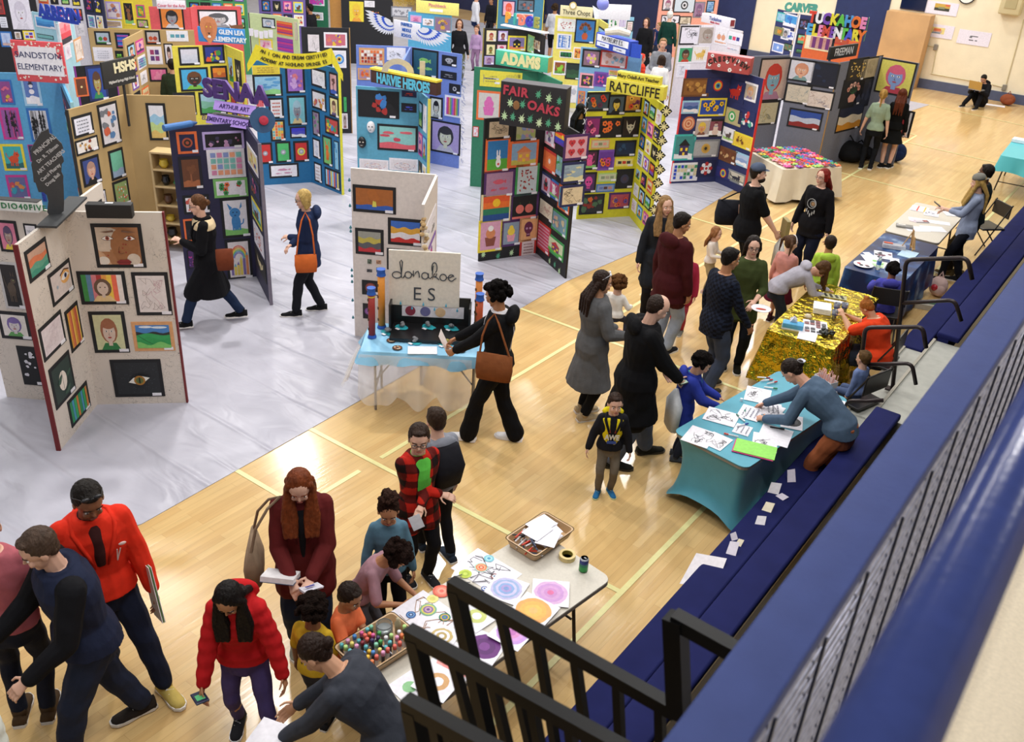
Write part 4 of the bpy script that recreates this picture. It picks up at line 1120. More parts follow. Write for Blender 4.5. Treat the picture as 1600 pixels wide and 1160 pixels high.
hang(w,"""
@Z1
605 640 735 790 O rings 6a3a22,6a3a22,6a3a22,6a3a22,e8d090 | brown picture in an orange mount
697 550 900 820 N face 2a4a9a,b09a5a,5a3a2a,2f8a5a | long-necked lady on deep blue
""")
w,_b=board('black display board with a huge pencil portrait at the top left','the black board at the top left','#1a191c',[[(-75,-24,'t'),(52,-20,'t')]])
hang(w,"""
@Z1
62 -20 280 245 _ face e6e2ee,e2deea,cfc9d8,d6d2de | huge faint pencil portrait
-40 -10 45 118 R blobs 8a3a3a,b0604a,5a2a2a | dark red picture
-20 128 80 238 K text e2e4ee,9aa0a8 | printed page in a grey frame
-10 258 115 388 B tree b8c8e8,8a9ac8,a8b8e0,c8a8a0 | pale castle in a blue mount
118 262 178 320 W face c8b8a8,b0a090,8a7a6a,9a8a7a | tiny tan portrait
185 252 295 330 Y cards e0dce8,4a3ab0,c93a3a,e8c43c | primary coloured blocks in a yellow mount
""")
w,_b=board('aqua display board with beach pictures behind the SANDSTON sign','the aqua board','#a3cfdc',[[(50,18,'t'),(90,24,'t')],[(88,37,'t'),(112,26,'t')]],edge='#d8e4ec')
hang(w,"""
@Z1 0
283 122 465 245 W land 5ab0e8,4a98d8,3a80c0 | bright blue beach with palm trees
305 275 445 330 K blobs 7ab8b8,8ac8c4 | teal picture in a black frame
@Z1 1
475 180 600 345 W sunset f0a0a8,f0808c,e0505c,3a3a44,e86070 | coral gradient picture with a dark shore
525 380 590 470 W scrib e4e2ee,c98aa8 | little white drawing low on the wing
600 330 690 480 C scrib e8dcd0,b09a8a | beige figure drawing
""")
w,_b=board('white display board with coloured frames behind the coral board','the white back board','#d8d4de',[[(52,-24,'t'),(128,-20,'t')]])
fill(w[0],4,3,61,v0=1.0,v1=2.0)
w,_b=board('navy and cardboard display board with paper masks','the mask board','#2a2c4c',[[(128,-14,'t'),(160,-10,'t')]])
fill(w[0],2,4,63,v0=.6,v1=2.0)
w,_b=board('yellow back display board with a bear picture','the yellow back board','#ddc93c',[[(161,-14,'t'),(236,-10,'t')]])
hang(w,"""
@Z1
865 10 1008 160 L blobs dcd4dc,9a7a9a,c98a6a,6a6a9a | ringed pastel drawing
1000 10 1120 210 Y cat 17171a,8a5a34 | brown bear in a yellow mount
1118 38 1200 145 M flowers 4a9a4a,f0d03c,e8883c | yellow flowers on green
865 165 1008 232 W stripes e8e2c8,7a4a9a,e0c03c | purple and yellow striped strip
1125 158 1225 232 K flowers a8b86a,e0a0b8 | pink blossom on green
""")
w,_b=board('green display board crowded with small pictures at the top edge','the green top-edge board','#3f8a5a',[[(288,-24,'t'),(384,-20,'t')]])
fill(w[0],5,3,67,v0=1.1,v1=2.05)
w,_b=board('black display board right of the pistachio board','the narrow dark board','#201e26',[[(462,-28,'t'),(482,-27,'t')]])
w,_b=board('orange and tan display board under the gold tinsel','the tan board by the gold tinsel','#c98f4a',[[(514,-30,'t'),(532,-29,'t')]])
# ================================================================ lettered signs standing on the boards
RX90=Matrix.Rotation(pi/2,4,'X')
def facing(pl,pr,z):
 a=G(pl,z);b=G(pr,z);a.z=b.z=0;u=(b-a).normalized();n=Vector((u.y,-u.x,0))
 if n.dot(CAM-a)<0:n=-n;
 return a,b,u,n
def frame(o,u,n):
 Y=-n;return Matrix(((u.x,Y.x,0,o.x),(u.y,Y.y,0,o.y),(0,0,1,o.z),(0,0,0,1)))
class Sign:
 """box whose front top edge runs through two picture points at height z; local x right, z up, -y to the viewer; origin = front face centre"""
 def __init__(s,pl,pr,z,h,d,label,col='#ffffff',cat='sign',name='school_sign',body=True,edge=None,bev=.006):
  a,b,u,n=facing(pl,pr,z);s.w=(b-a).length;s.h=h;o=(a+b)/2;o.z=z-h/2
  s.t=thing(name,label,cat,M=frame(o,u,n),group='signs on top of the display boards')
  if body:MB(col).bbox((0,d/2,0),(s.w,d,h),bev).build('sign_box' if d>.03 else 'sign_board',ART,s.t,True)and None
  if edge:MB(edge).box((0,d/2,h/2+.002),(s.w,d,.006)).build('top_face',ART,s.t)
 def text(s,txt,x,z,size,col,bold=.0,sx=1.0,rot=0,depth=.003,name='lettering',align='CENTER',sp=1.0,y=-.004):
  return text_mesh(txt,name,ART,size,s.t,depth,Matrix.Translation((x,y,z))@Matrix.Rotation(-rot,4,'Y')@RX90,bold,align,0,sx,col,sp)
def oak(m,x,z,r,col,y=-.004,rot=0):
 pts=[]
 for k in range(16):
  q=r*(1.0 if k%2==0 else .45);t=2*pi*k/16+rot;pts.append((x+cos(t)*q*.8,y,z+sin(t)*q))
 m.poly(pts,col);m.poly([(x-.008,y-.0005,z),(x+.008,y-.0005,z),(x+.02+cos(rot)*r*.3,y-.0005,z+r*1.4)],col)
s=Sign((15,62),(96,67),2.66,.55,.03,'coral and white dotted SANDSTON ELEMENTARY sign on the sky blue board','#e2555c')
m=MB();rnd=random.Random(4)
for i in range(90):
 x,z=rnd.uniform(-.5,.5)*s.w,rnd.uniform(-.5,.5)*s.h;m.cyl((x*.97,-.003,z*.96),.009+rnd.random()*.008,.0012,'#f6e8dc',8,M=Matrix.Rotation(pi/2,3,'X'))
m.build('dots',ART,s.t);m=MB('#f3eff4');m.box((0,-.003,.06),(s.w*.74,.004,s.h*.52)).box((0,-.0031,-.06),(s.w*.92,.004,s.h*.44));m.build('white_label',ART,s.t)
s.text('SANDSTON',.0,.085,.115,'#3c4168',.0,1.05,depth=.002,y=-.0065);s.text('ELEMENTARY',0,-.075,.115,'#3c4168',.0,.90,depth=.002,y=-.0065)
s=Sign((158,98),(209,87),2.64,.34,.03,'black HSHS high school sign on a post above the brown cardboard board','#2b2927')
s.text('HSHS',.1,.06,.17,'#e5d9b0',.008,1.0);s.text('Highland Springs High School',.02,-.10,.045,'#c9c4bc',.001,.9)
MB('#1c1a1a').box((.06,.02,-.42),(.03,.02,.6)).build('post',ART,s.t)
s=Sign((-14,312),(58,317),2.205,.10,.09,'white strip sign with green STUDIO40FIVE lettering','#e9e8e6',edge='#2c2b2c')
s.text('STUDIO40FIVE',0,0,.075,'#2f7a4c',.001,1.0,sp=1.25)
s=Sign((132,320),(204,321),2.24,.13,.10,'plain black box sign on top of the doodled white board','#191716');MB('#e6e4e6').box((0,.05,.068),(.07,.03,.004)).build('title_card',ART,s.t)
a,b,u,n=facing((60,350),(118,322),2.12);o=(a+b)/2
t=thing('head_silhouette','dark grey head silhouette cut-out with chalky writing beside STUDIO40FIVE','sculpture',M=Matrix.Translation(Vector((o.x,o.y,2.12))))
fo=Vector((o.x,o.y,0));cn=Vector((CAM.x-o.x,CAM.y-o.y,0)).normalized()
Z8s=[(245,75),(255,125),(300,150),(350,200),(385,235),(402,285),(378,310),(372,345),(400,380),(408,420),(385,450),(380,530),(402,580),(400,640),(405,700),(410,860),(405,950),(330,1010),(262,1015),(230,960),(242,850),(225,780),(190,750),(138,748),(118,690),(105,650),(86,640),(78,560),(60,460),(72,420),(55,300),(80,250),(110,200),(165,110)]
P3=[onplane((x/6.822+40,y/6.822+190),fo,cn)-Vector((o.x,o.y,2.12))for x,y in Z8s]
m=MB('#3a3b3e');k=len(P3);m.add([p+cn*.015 for p in P3]+[p-cn*.015 for p in P3],[tuple(range(k)),tuple(reversed(range(k,2*k)))]+[(i,(i+1)%k,(i+1)%k+k,i+k)for i in range(k)])
m.build('silhouette',ART,t)
ru=Vector((-cn.y,cn.x,0))
for(x,y,tx,sz)in((205,250,'PRINCIPAL',.05),(235,340,'Dr. R. Tillman',.042),(270,430,'ART TEACHERS',.045),(265,545,'Carol Pharey',.042),(290,620,'Doug Ball',.04)):
 q=onplane((x/6.822+40,y/6.822+190),fo+cn*.018,cn)-Vector((o.x,o.y,2.12))
 text_mesh(tx,'chalk_writing',ART,sz,t,.001,frame(q,ru,cn)@Matrix.Rotation(radians(-38),4,'Y')@RX90,.001,'CENTER',0,1,'#b9b9bb')
p0,p1=G((78,352),2.11),G((118,314),2.11);ang=atan2(p1.y-p0.y,p1.x-p0.x);L=(p1-p0).length+.15
MB('#37383a').box(((p0.x+p1.x)/2-o.x,(p0.y+p1.y)/2-o.y,.0),(L,.17,.02),rz=ang).build('foam_base',ART,t)
s=Sign((335,158),(401,168),2.33,.12,.06,'purple block letters over two lilac name plates on the navy board','#26242c','sign')
s.text('SENAA',.0,.20,.31,'#54347e',.014,.98,depth=.02,y=.02)
for(dx,dz,tx)in((.0,.02,'ARTHUR ART'),(-.09,-.15,'ELEMENTARY SCHOOL')):
 MB('#a98ad8').box((dx,-.03-(-dz*.3),dz),(s.w*.98,.006,.12),M=Matrix.Rotation(radians(-28),3,'X')).build('name_plate',ART,s.t)
 text_mesh(tx,'lettering',ART,.075,s.t,.002,Matrix.Translation((dx,-.037-(-dz*.3),dz))@Matrix.Rotation(radians(-28),4,'X')@RX90,.001,'CENTER',0,.95,'#3a2466')
MB('#232126').box((-.05,.03,-.15),(s.w*1.02,.1,.10)).build('sign_box',ART,s.t)
pl=G((410,188),2.3);t=thing('paint_palette','round dark blue palette with a red centre at the end of the purple sign','decoration',pl)
Rv=Matrix.Rotation(radians(70),3,'Y')@Matrix.Rotation(.5,3,'X');MB('#234a72').cyl((0,0,0),.15,.02,n=24,M=Rv).build('disc',ART,t);MB('#b0203c').lathe((.02,0,0),[(.03,-.01),(.055,.0),(.055,.03),(.03,.035)],n=14,M=Rv).build('red_well',ART,t)
a,b,u,n=facing((258,200),(300,193),2.16);t=thing('paper_crayon','giant blue paper crayon lying on top of the navy board','decoration',M=frame(Vector(((a.x+b.x)/2,(a.y+b.y)/2,2.16)),u,n))
MB('#3c6fae').tube([(-.2,0,0),(.17,0,0)],.04,n=12).build('barrel',ART,t);MB('#2c5590').lathe((.17,0,0),[(.035,0),(.01,.08),(0,.085)],M=Matrix.Rotation(pi/2,3,'Y')).build('tip',ART,t)
s=Sign((308,41),(382,46),2.40,.25,.02,'blue GLEN LEA ELEMENTARY sign with a paper lion head','#3f8fd8')
s.text('GLEN LEA',s.w*.21,.055,.105,'#eef2fa',.004,.92);s.text('ELEMENTARY',s.w*.17,-.065,.105,'#eef2fa',.004,.92)
m=MB();m.poly([(-s.w*.25+x*.16,-.02,.07+z*.22)for x,z in((0,-1.05),(.35,-.7),(.6,-.55),(.85,-.1),(.95,.4),(.75,.85),(.4,1.0),(0,1.08),(-.4,1.0),(-.75,.85),(-.95,.4),(-.85,-.1),(-.6,-.55),(-.35,-.7))],'#d98a5c')
m.poly([(-s.w*.25+x*.16,-.022,.07+z*.22)for x,z in((0,-.6),(.3,-.4),(.45,.3),(.2,.6),(-.2,.6),(-.45,.3),(-.3,-.4))],'#c97a4c')
for q in(-.22,.22):m.ball((-s.w*.25+q*.16,-.024,.13),(.012,.004,.012),'#e0c83c')
m.poly([(-s.w*.25+x*.16,-.025,.07+z*.22)for x,z in((-.16,-.15),(.16,-.15),(0,-.3))],'#3a2420');m.ball((-s.w*.25,-.024,-.03),(.03,.005,.022),'#eeeae6')
m.build('lion_head',ART,s.t)
m=MB('#8a5a38');m.poly([(s.w*x,-.004+.03,.125+z)for x,z in((.16,.07),(.22,.045),(.30,.06),(.36,.06),(.47,.08),(.46,0),(.2,0))]);m.build('paper_hand',ART,s.t)
a,b,u,n=facing((400,74),(518,80),2.38);Lb=(b-a).length;o=(a+b)/2;o.z=2.25
t=thing('paper_banner','wavy yellow paper banner lettered for HIGHLAND SPRINGS ES','banner',M=frame(o,u,n))
bz=lambda s_:.12*(2*s_-1)**2-.06
m=MB('#ecd932');m.grid(lambda i,j:((i-.5)*Lb,-.03*sin(i*9),bz(i)+(j-.5)*.24),24,2)
m.grid(lambda i,j:((-.5-i*.14)*Lb,.03*i,.06-.26*i+(j-.5)*(.24-.12*i)),4,1);m.grid(lambda i,j:((.5+i*.14)*Lb,.03*i,.06-.34*i+(j-.5)*(.24-.12*i)),4,1)
m.build('paper_ribbon',ART,t)
def curved(txt,z0,size,col,W_):
 n_=len(txt)
 for i,ch in enumerate(txt):
  if ch==' ':continue
  q=.06+.88*(i+.5)/n_;dz=(bz(q+.01)-bz(q-.01))/(.02*W_)
  text_mesh(ch,'lettering',ART,size,t,.002,Matrix.Translation(((q-.5)*W_,-.03*sin(q*9)-.012,bz(q)+z0))@Matrix.Rotation(-atan2(dz,1),4,'Y')@RX90,.002,'CENTER',0,.9,col)
curved('AN I CAN AND DREAM CERTIFIED',.055,.075,'#3f3a1c',Lb);curved('ACADEMY AT HIGHLAND SPRINGS ES',-.055,.075,'#3f3a1c',Lb)
s=Sign((579,108),(682,129),2.36,.19,.12,'dark sign with teal HARVIE HEROES letters and a yellow top','#4a2c24',edge='#e8cf3c')
MB('#e8cf3c').box((0,.06,.105),(s.w*1.01,.14,.03)).build('yellow_top',ART,s.t)
s.text('HARVIE HEROES',0,-.015,.20,'#5fc0dc',.008,.70,sp=.98)
t=thing('paper_arch','beige paper arch hands propped behind the HARVIE HEROES sign','decoration',M=frame(Vector((s.t.matrix_world.translation.x,s.t.matrix_world.translation.y,2.36))-n*.0,u,n))
m=MB('#c9bfa8')
for k in range(8):a0,a1=pi*k/8,pi*(k+1)/8;m.add([(-.08+cos(q)*r_*1.2,.10,.02+sin(q)*r_)for q,r_ in((a0,.12),(a1,.12),(a1,.20),(a0,.20))],[(0,1,2,3)])
m.box((.28,.1,.1),(.08,.01,.2));m.build('cut_paper',ART,t)
s=Sign((615,30),(656,38),2.52,.30,.02,'white winged FAIRFIELD MIDDLE SCHOOL sign with blue feathers','#eceaf4')
for z,tx in((.095,'FAIRFIELD'),(0,'MIDDLE'),(-.095,'SCHOOL')):s.text(tx,0,z,.075,'#3a6ab8',.003,.85)
for sg,nm in((-1,'left_wing'),(1,'right_wing')):
 m=MB();W0=s.w/2;rt=Vector((sg*(W0+.03),0,.10))
 for row,(R0,R1,cnt,c1)in enumerate(((.40,.74,15,'#e9eaf4'),(.27,.52,14,'#2f5ad0'),(.24,.44,13,'#e9eaf4'),(.12,.30,11,'#2f5ad0'),(.08,.22,9,'#e9eaf4'))):
  for k in range(cnt):
   q=k/(cnt-1);an=radians(-95+112*q)-(.42 if sg>0 else .05);ln_=(R1*(.45+.55*q));r0=R0*(.4+.6*q)*.5;d=Vector((cos(an)*sg,0,sin(an)*.62));n_=Vector((-d.z,0,d.x)).normalized()*(.017+.012*q);y=-.004-row*.0016-k*.00008
   A=rt+d*r0;B=rt+d*(ln_*.82);C_=rt+d*ln_;m.poly([(p_.x,y,p_.z)for p_ in(A-n_*.6,B-n_,C_,B+n_,A+n_*.6)],c1)
 m.build(nm,ART,s.t)
s=Sign((775,78),(857,91),2.38,.24,.16,'mint green box sign with cream ADAMS letters','#4dbd96',edge='#6fcfae')
s.text('ADAMS',-.01,0,.235,'#eee3a4',.018,.86,sp=1.12);MB('#b8a04a').box((s.w/2+.004,.08,0),(.008,.16,.24)).build('gold_end',ART,s.t)
s=Sign((783,127),(886,140),2.68,.56,.24,'large black box sign lettered FAIR OAKS in red with paper leaves','#1f1d20',edge='#4c4b50')
s.text('FAIR',-s.w*.27,.17,.16,'#b8394c',.006,1.0,sp=1.1,rot=-.03);s.text('OAKS',s.w*.17,.0,.16,'#b8394c',.006,1.0,sp=1.1,rot=-.12)
m=MB()
for(x,z,c,r_)in((.08,.17,'#4fa07c',.07),(.24,.14,'#b9d8a8',.075),(.40,.12,'#4fa07c',.065),(-.34,.02,'#b9d8a8',.075),(-.15,.02,'#4fa07c',.07),(-.42,-.16,'#b9d8a8',.075),(-.29,-.16,'#4fa07c',.07),(-.15,-.17,'#c9dcb0',.075),(-.02,-.16,'#4fa07c',.07),(.12,-.19,'#c9dcb0',.075),(.26,-.18,'#4fa07c',.07),(.41,-.21,'#b9d8a8',.075)):
 oak(m,x*s.w,z,r_*.85,c,rot=x*7)
m.ball((-.245*s.w,-.006,.0),(.045,.006,.06),'#8a6038');m.build('paper_leaves',ART,s.t)
for wi,(pp)in enumerate((((755,398),(778,400),(799,395)),((859,408),(867,414),(874,424)))):
 for j,p in enumerate(pp):
  w=W_fo[wi];u_,v_=w.uv(p);o=MB();oak(o,0,0,.055,'#b9d8a8' if j!=1 else '#4fa07c',0);ob=o.build('paper_leaf',ART);ob.matrix_world=w.M(u_,v_,.004)
  tag(ob,'small %s green paper leaf, %s of three on the %s wing\'s foot'%('dark' if j==1 else 'pale',('leftmost','middle','rightmost')[j],('left','right')[wi]),'decoration','paper oak leaves on the black board')
s=Sign((948,122),(1038,137),2.36,.20,.16,'yellow RATCLIFFE box sign with a narrower lettered box on top','#e6d84c',edge='#efe36a')
s.text('RATCLIFFE',.0,-.01,.21,'#2a2416',.002,.82,sp=1.02)
MB('#e6d84c').bbox((.03,.09,.165),(s.w*.74,.12,.12),.005).build('upper_box',ART,s.t,True);s.text('Mary Odell-Art Teacher',.03,.165,.075,'#4c4420',.001,.92,y=.026)
s=Sign((1106,82),(1174,92),2.40,.28,.20,'dark pink CRESTVIEW box sign with white daisies','#b04a4a',edge='#e0848a')
for i,ch in enumerate('CRESTVIEW'):
 q=(i-4)/4.3;s.text(ch,q*s.w*.44,.075-.10*q*q,.115,'#2a1816',.006,.9,rot=-q*.5,name='letter')
m=MB()
for(x,z,r_)in((-.38,.10,.03),(-.42,-.06,.03),(-.2,-.05,.028),(-.02,.03,.03),(.06,-.10,.035),(.22,.07,.03),(.3,-.07,.018),(-.28,.0,.014),(.40,.06,.02),(.16,.0,.016)):
 for k in range(6):m.cyl((x*s.w+cos(k*1.047)*r_*.7,-.004,z+sin(k*1.047)*r_*.7),r_*.42,.001,'#efe6e6',8,M=Matrix.Rotation(pi/2,3,'X'))
 m.cyl((x*s.w,-.006,z),r_*.3,.001,'#5a4040',8,M=Matrix.Rotation(pi/2,3,'X'))
m.build('paper_daisies',ART,s.t)
s=Sign((1097,20),(1141,30),2.30,.20,.18,'white box sign with blue and red cursive Tuckahoe lettering','#e9e5ee')
s.text('Tuckahoe',0,.025,.115,'#4a5a9c',.002,.9);s.text('Middle School',0,-.055,.06,'#c0485c',.001,.9);MB('#8a3038').box((s.w/2+.004,.09,.01),(.006,.12,.13)).build('red_panel',ART,s.t)
s=Sign((932,50),(985,65),2.40,.27,.20,'royal blue MAYBEURY E.S. box sign with white labels','#2546b4')
MB('#eceaf2').box((-.0,-.003,.055),(s.w*.92,.004,.12),M=Matrix.Rotation(-.0,3,'Y')).build('white_strip',ART,s.t);s.text('MAYBEURY E.S.',0,.055,.115,'#25252c',.0,.86,y=-.007)
for x,z in((-.27,-.06),(.22,-.07)):MB('#e6e8f4').box((x*s.w,-.003,z),(s.w*.36,.004,.075)).build('name_label',ART,s.t);s.text('Art Teacher',x*s.w,z,.035,'#6a6a84',0,.9,y=-.006,name='small_text')
MB('#2a4cc0').box((s.w/2+.10,.08,-.02),(.2,.01,.24),M=Matrix.Rotation(.5,3,'Z')).build('side_flap',ART,s.t)
pp=G((966,52),2.5);t=thing('paper_roll','crumpled off-white paper roll on top of the MAYBEURY sign','decoration',pp);MB('#d8d0c4').tube([(-.22,-.12,0),(0,.02,.04),(.2,.1,.0)],[.06,.075,.055],n=9).build('crumpled_paper',ART,t)
s=Sign((876,8),(927,12),2.36,.24,.02,'cream hand-lettered Three Chopt sign with a round badge','#e8dcae')
s.text('Three Chopt',0,-.02,.15,'#2f2c24',.0,.80);MB('#c9b060').cyl((-.09,-.012,.13),.085,.01,n=20,M=Matrix.Rotation(pi/2,3,'X')).build('badge',ART,s.t);MB('#efe9dc').cyl((-.09,-.024,.13),.062,.003,n=20,M=Matrix.Rotation(pi/2,3,'X')).build('badge_face',ART,s.t)
s=Sign((937,6),(987,8),2.55,.32,.02,'blank white rectangular sign rising behind the MAYBEURY sign','#f0eef2');MB('#f0eef2').box((0,.03,-1.2),(.05,.02,2.3)).build('stand',ART,s.t);MB('#eef2f6').poly([(-.45,.01,-.16),(-.2,.01,-.16),(-.3,.01,.0),(-.52,.01,.12)]).build('torn_corner',ART,s.t)
pc=G((942,6),2.7);b_=MB('#8a90e0').ball((0,0,0),.13,nu=16,nv=10).build('balloon',PLAST,None,True,pc);tag(b_,'lavender balloon behind the blank white sign','balloon')
s=Sign((1225,3),(1282,7),2.42,.24,.02,'teal CARVER letters standing above the navy board',body=False);s.text('CARVER',0,0,.27,'#4c9a8c',.02,.85,depth=.012)
MB('#e6e6ea').box((0,.015,-.13),(s.w*.9,.03,.02)).box((0,.03,-1.21),(.04,.02,2.16)).build('stand',ART,s.t)
LC=['#d9402c','#f0eef2','#7a4ab0','#e8d83c','#5fc04a','#4a9ad8','#e8742c','#e88ab8']
s=Sign((1265,17),(1358,27),2.80,.50,.18,'rainbow block letters reading TUCKAHOE ELEMENTARY',body=False)
for j,(tx,z)in enumerate((('TUCKAHOE',.13),('ELEMENTARY',-.12))):
 for i,ch in enumerate(tx):
  q=(i+.5)/len(tx)-.5;s.text(ch,q*s.w*.98,z-.02*i/8,.29,(LC if j==0 else['#4aa0d8','#e8d83c','#e88ab8','#d9503c','#7a4ab0','#f0eef2','#5fc04a','#4a5ad0','#e8d83c','#e8742c'])[i],.016,.80,depth=.02,name='letter')
MB('#2a2830').box((0,.1,-.0),(s.w*.9,.04,.42)).box((0,.1,-1.3),(.05,.03,2.5)).build('backing',ART,s.t);MB('#4a8a5a').box((s.w/2,.1,-.0),(.01,.18,.46)).build('green_end',ART,s.t)
s=Sign((1299,74),(1342,68),2.38,.24,.05,'black spiky FREEMAN letters on the grey fabric panels','#1a1a1c');s.text('FREEMAN',0,0,.21,'#e4e4e8',.0,.78)
s=Sign((782,38),(852,51),2.16,.03,.14,'white shelf carrying bright RIDGE letters','#efedf2')
for i,(ch,c_)in enumerate((('P','#e8a03c'),('I','#3fa8a0'),('D','#e8806a'),('G','#3a3ab0'),('E','#9a9a4a'))):s.text(ch,(-.36+.16*i)*s.w,.16,.26,c_,.02,.85,depth=.02,name='letter',y=.03)
s=Sign((650,0),(717,6),2.36,.26,.02,'pale yellow paper banner with pastel lettering at the back','#ece27c');s.text('Pinchbeck',0,.05,.10,'#d98a8a',.002,1.0);MB('#f2f0ec').box((-.02,-.003,-.05),(.3,.003,.06)).build('white_label',ART,s.t)
s=Sign((62,4),(119,13),2.46,.28,.02,'dark blue cut-out letters above the aqua board',body=False);s.text('ARREVIN',0,0,.30,'#2342b0',.014,.85,depth=.01);MB('#2342b0').box((0,0,-.11),(s.w,.02,.06)).build('letter_base',ART,s.t)
s=Sign((244,0),(289,1),2.28,.17,.02,'white card with pink cursive above the coral red board','#eae6ee');s.text('Cover for the Arts',0,-.02,.085,'#d0607c',.001,.82)
a,b,u,n=facing((391,22),(430,25),2.1);t=thing('paper_pennants','white paper pennants hung across the pistachio board','decoration',M=frame(a.lerp(b,.4)+n*.025+Vector((0,0,1.78)),u,n));m=MB('#e6e2ee')
for i in range(5):x=(i-2)*.105;z=.02*abs(i-2);m.poly([(x-.05,-.002,z),(x+.05,-.002,z),(x+.04,-.002,z-.15),(x-.04,-.002,z-.15)])
m.build('pennants',ART,t)
def tinsel(p0,p1,z0,z1,label,col,n_,spread=.05):
 a=G(p0,z0);b=G(p1,z1)if z1!=z0 else G(p1,z1)
 m=MB(col);rnd=random.Random(len(label))
 for i in range(n_):
  q=a.lerp(b,i/n_)+Vector((rnd.uniform(-1,1),rnd.uniform(-1,1),rnd.uniform(-1,1)))*spread*.4;d=Vector((rnd.uniform(-1,1),rnd.uniform(-1,1),rnd.uniform(-1,.6)))*spread
  m.poly([q,q+d,q+d*.8+Vector((.012,.0,.012))])
 o=m.build('tinsel_garland',METAL);return tag(o,label,'garland',None,'stuff')
g0=G((724,190),.9);tinsel((723,88),(719,250),2.05,.1,'silver white fringe garland down the edge of the periwinkle board','#d5d6e4',320,.08)
tinsel((618,2),(652,1),2.2,2.2,'gold tinsel garland along the top edge','#c9a83c',220,.12)
for k,(x,y)in enumerate(((1041,174),(1037,198),(1034,220),(1031,243),(1031,265),(1028,286),(1026,308),(1022,328))):
 w=W_rat[1];q=G((x,y),0);o=onplane((x,y),w.o+w.u*(w.L+.02),Vector((CAM.x-w.o.x,CAM.y-w.o.y,0)).normalized());cn=Vector((CAM.x-o.x,CAM.y-o.y,0)).normalized();ru=Vector((-cn.y,cn.x,0))
 t=thing('paper_diamond','black paper diamond with a cream star, %s in its chain'%('highest','second from the top','third from the top','fourth from the top','fourth from the bottom','third from the bottom','second from the bottom','lowest')[k],'decoration',M=frame(o,ru,cn),group='black diamond chain')
 MB('#15151a').box((0,0,0),(.13,.006,.13),M=Matrix.Rotation(pi/4+.1*(k%3-1),3,'Y')).build('diamond',ART,t);m=MB('#e6dca0')
 for i in range(4):m.box((0,-.005-i*.0004,0),(.13,.003,.016),M=Matrix.Rotation(pi/4*i,3,'Y'))
 m.build('star',ART,t)
w=W_rat[0]
m=MB('#eeeef4')
for k in range(11):
 o=w.o+Vector((0,0,1.98-k*.17))+w.n*.03-w.u*.02
 for i in range(3):
  a_=k+i*pi/3;m.add([o+w.u*cos(a_)*.05+Vector((0,0,sin(a_)*.05))+w.u*sin(a_)*.012,o+w.u*cos(a_)*.05+Vector((0,0,sin(a_)*.05))-w.u*sin(a_)*.012,o-w.u*cos(a_)*.05-Vector((0,0,sin(a_)*.05)),o-w.u*cos(a_)*.05-Vector((0,0,sin(a_)*.06))],[(0,1,2,3)])
tag(m.build('snowflake_chain',ART),'string of white paper snowflakes down the left edge of the yellow board','garland')
for(x,y,c1,c2,lab)in((580,198,'#e9e7ea','#2a2a2c','plain white mask on the teal board'),(566,222,'#1d1c20','#dfd6c8','black and cream mask lower on the teal board')):
 w=W_harv[0];u_,v_=w.uv((x,y));t=thing('face_mask',lab,'mask',M=w.M(u_,v_,.0),group='masks on the teal board')
 MB(c1).ball((0,-.02,0),(.065,.045,.09),nu=16,nv=12).build('shell',PLAST,t,True)
 m=MB(c2)
 for q in(-.024,.024):m.ball((q,-.06,.012),(.014,.006,.009))
 m.box((0,-.066,-.035),(.03,.004,.006));m.build('features',PLAST,t)
# ================================================================ tables and what lies on them
LAM=mat('speckled_grey_laminate','#cfc8bb',rough=.42,noise=.05,nscale=60)
EDG=mat('table_edge_grey','#8e8578',rough=.5)
LEG=mat('table_leg_steel','#8e8c90',rough=.35,metal=.7)
DLEG=mat('table_leg_dark','#2a2220',rough=.4,metal=.3)
TZ=.74
class Table:
 def __init__(s,c4,label,L=1.83,Wd=.76,z=TZ,name='folding_table',group=None,rot=None):
  P=[G(p,z)for p in c4];c=sum(P,Vector())/len(P);s.c=Vector((c.x,c.y,0));a=((P[2]+P[3])-(P[0]+P[1]))
  s.ang=atan2(a.y,a.x)if rot is None else rot;s.L=L;s.W=Wd;s.z=z
  s.t=thing(name,label,'table',s.c,s.ang,group)
def rring(L,W,r,n=5):
 out=[]
 for(cx,cy,a0)in((L/2-r,W/2-r,0),(-L/2+r,W/2-r,pi/2),(-L/2+r,-W/2+r,pi),(L/2-r,-W/2+r,1.5*pi)):
  for i in range(n):t=a0+pi/2*i/(n-1);out.append((cx+cos(t)*r,cy+sin(t)*r))
 return out
def slab(m,L,W,r,z0,z1,col=None):
 R=rring(L,W,r);n=len(R)
 m.add([(x,y,z0)for x,y in R]+[(x,y,z1)for x,y in R],[tuple(reversed(range(n))),tuple(range(n,2*n))]+[(i,(i+1)%n,(i+1)%n+n,i+n)for i in range(n)],col);return m
def plain_table(T,lm=DLEG):
 slab(MB(),T.L,T.W,.07,T.z-.035,T.z).build('tabletop',LAM,T.t);slab(MB(),T.L+.006,T.W+.006,.073,T.z-.037,T.z-.006).build('edge_band',EDG,T.t)
 for sx in(-1,1):
  x=sx*(T.L/2-.28)
  for sy in(-1,1):MB().tube([(x,sy*.26,T.z-.04),(x+sx*.03,sy*.33,.0)],.014,n=8).build('leg',lm,T.t)
  MB().tube([(x+sx*.02,-.31,.18),(x+sx*.02,.31,.18)],.010,n=6).tube([(x,0,.45),(x-sx*.3,0,T.z-.05)],.009,n=6).tube([(x,-.27,.45),(x,.27,.45)],.010,n=6).build('leg_brace',lm,T.t)
def W2(p,z=TZ):return G(p,z)
SHEETS=[0]
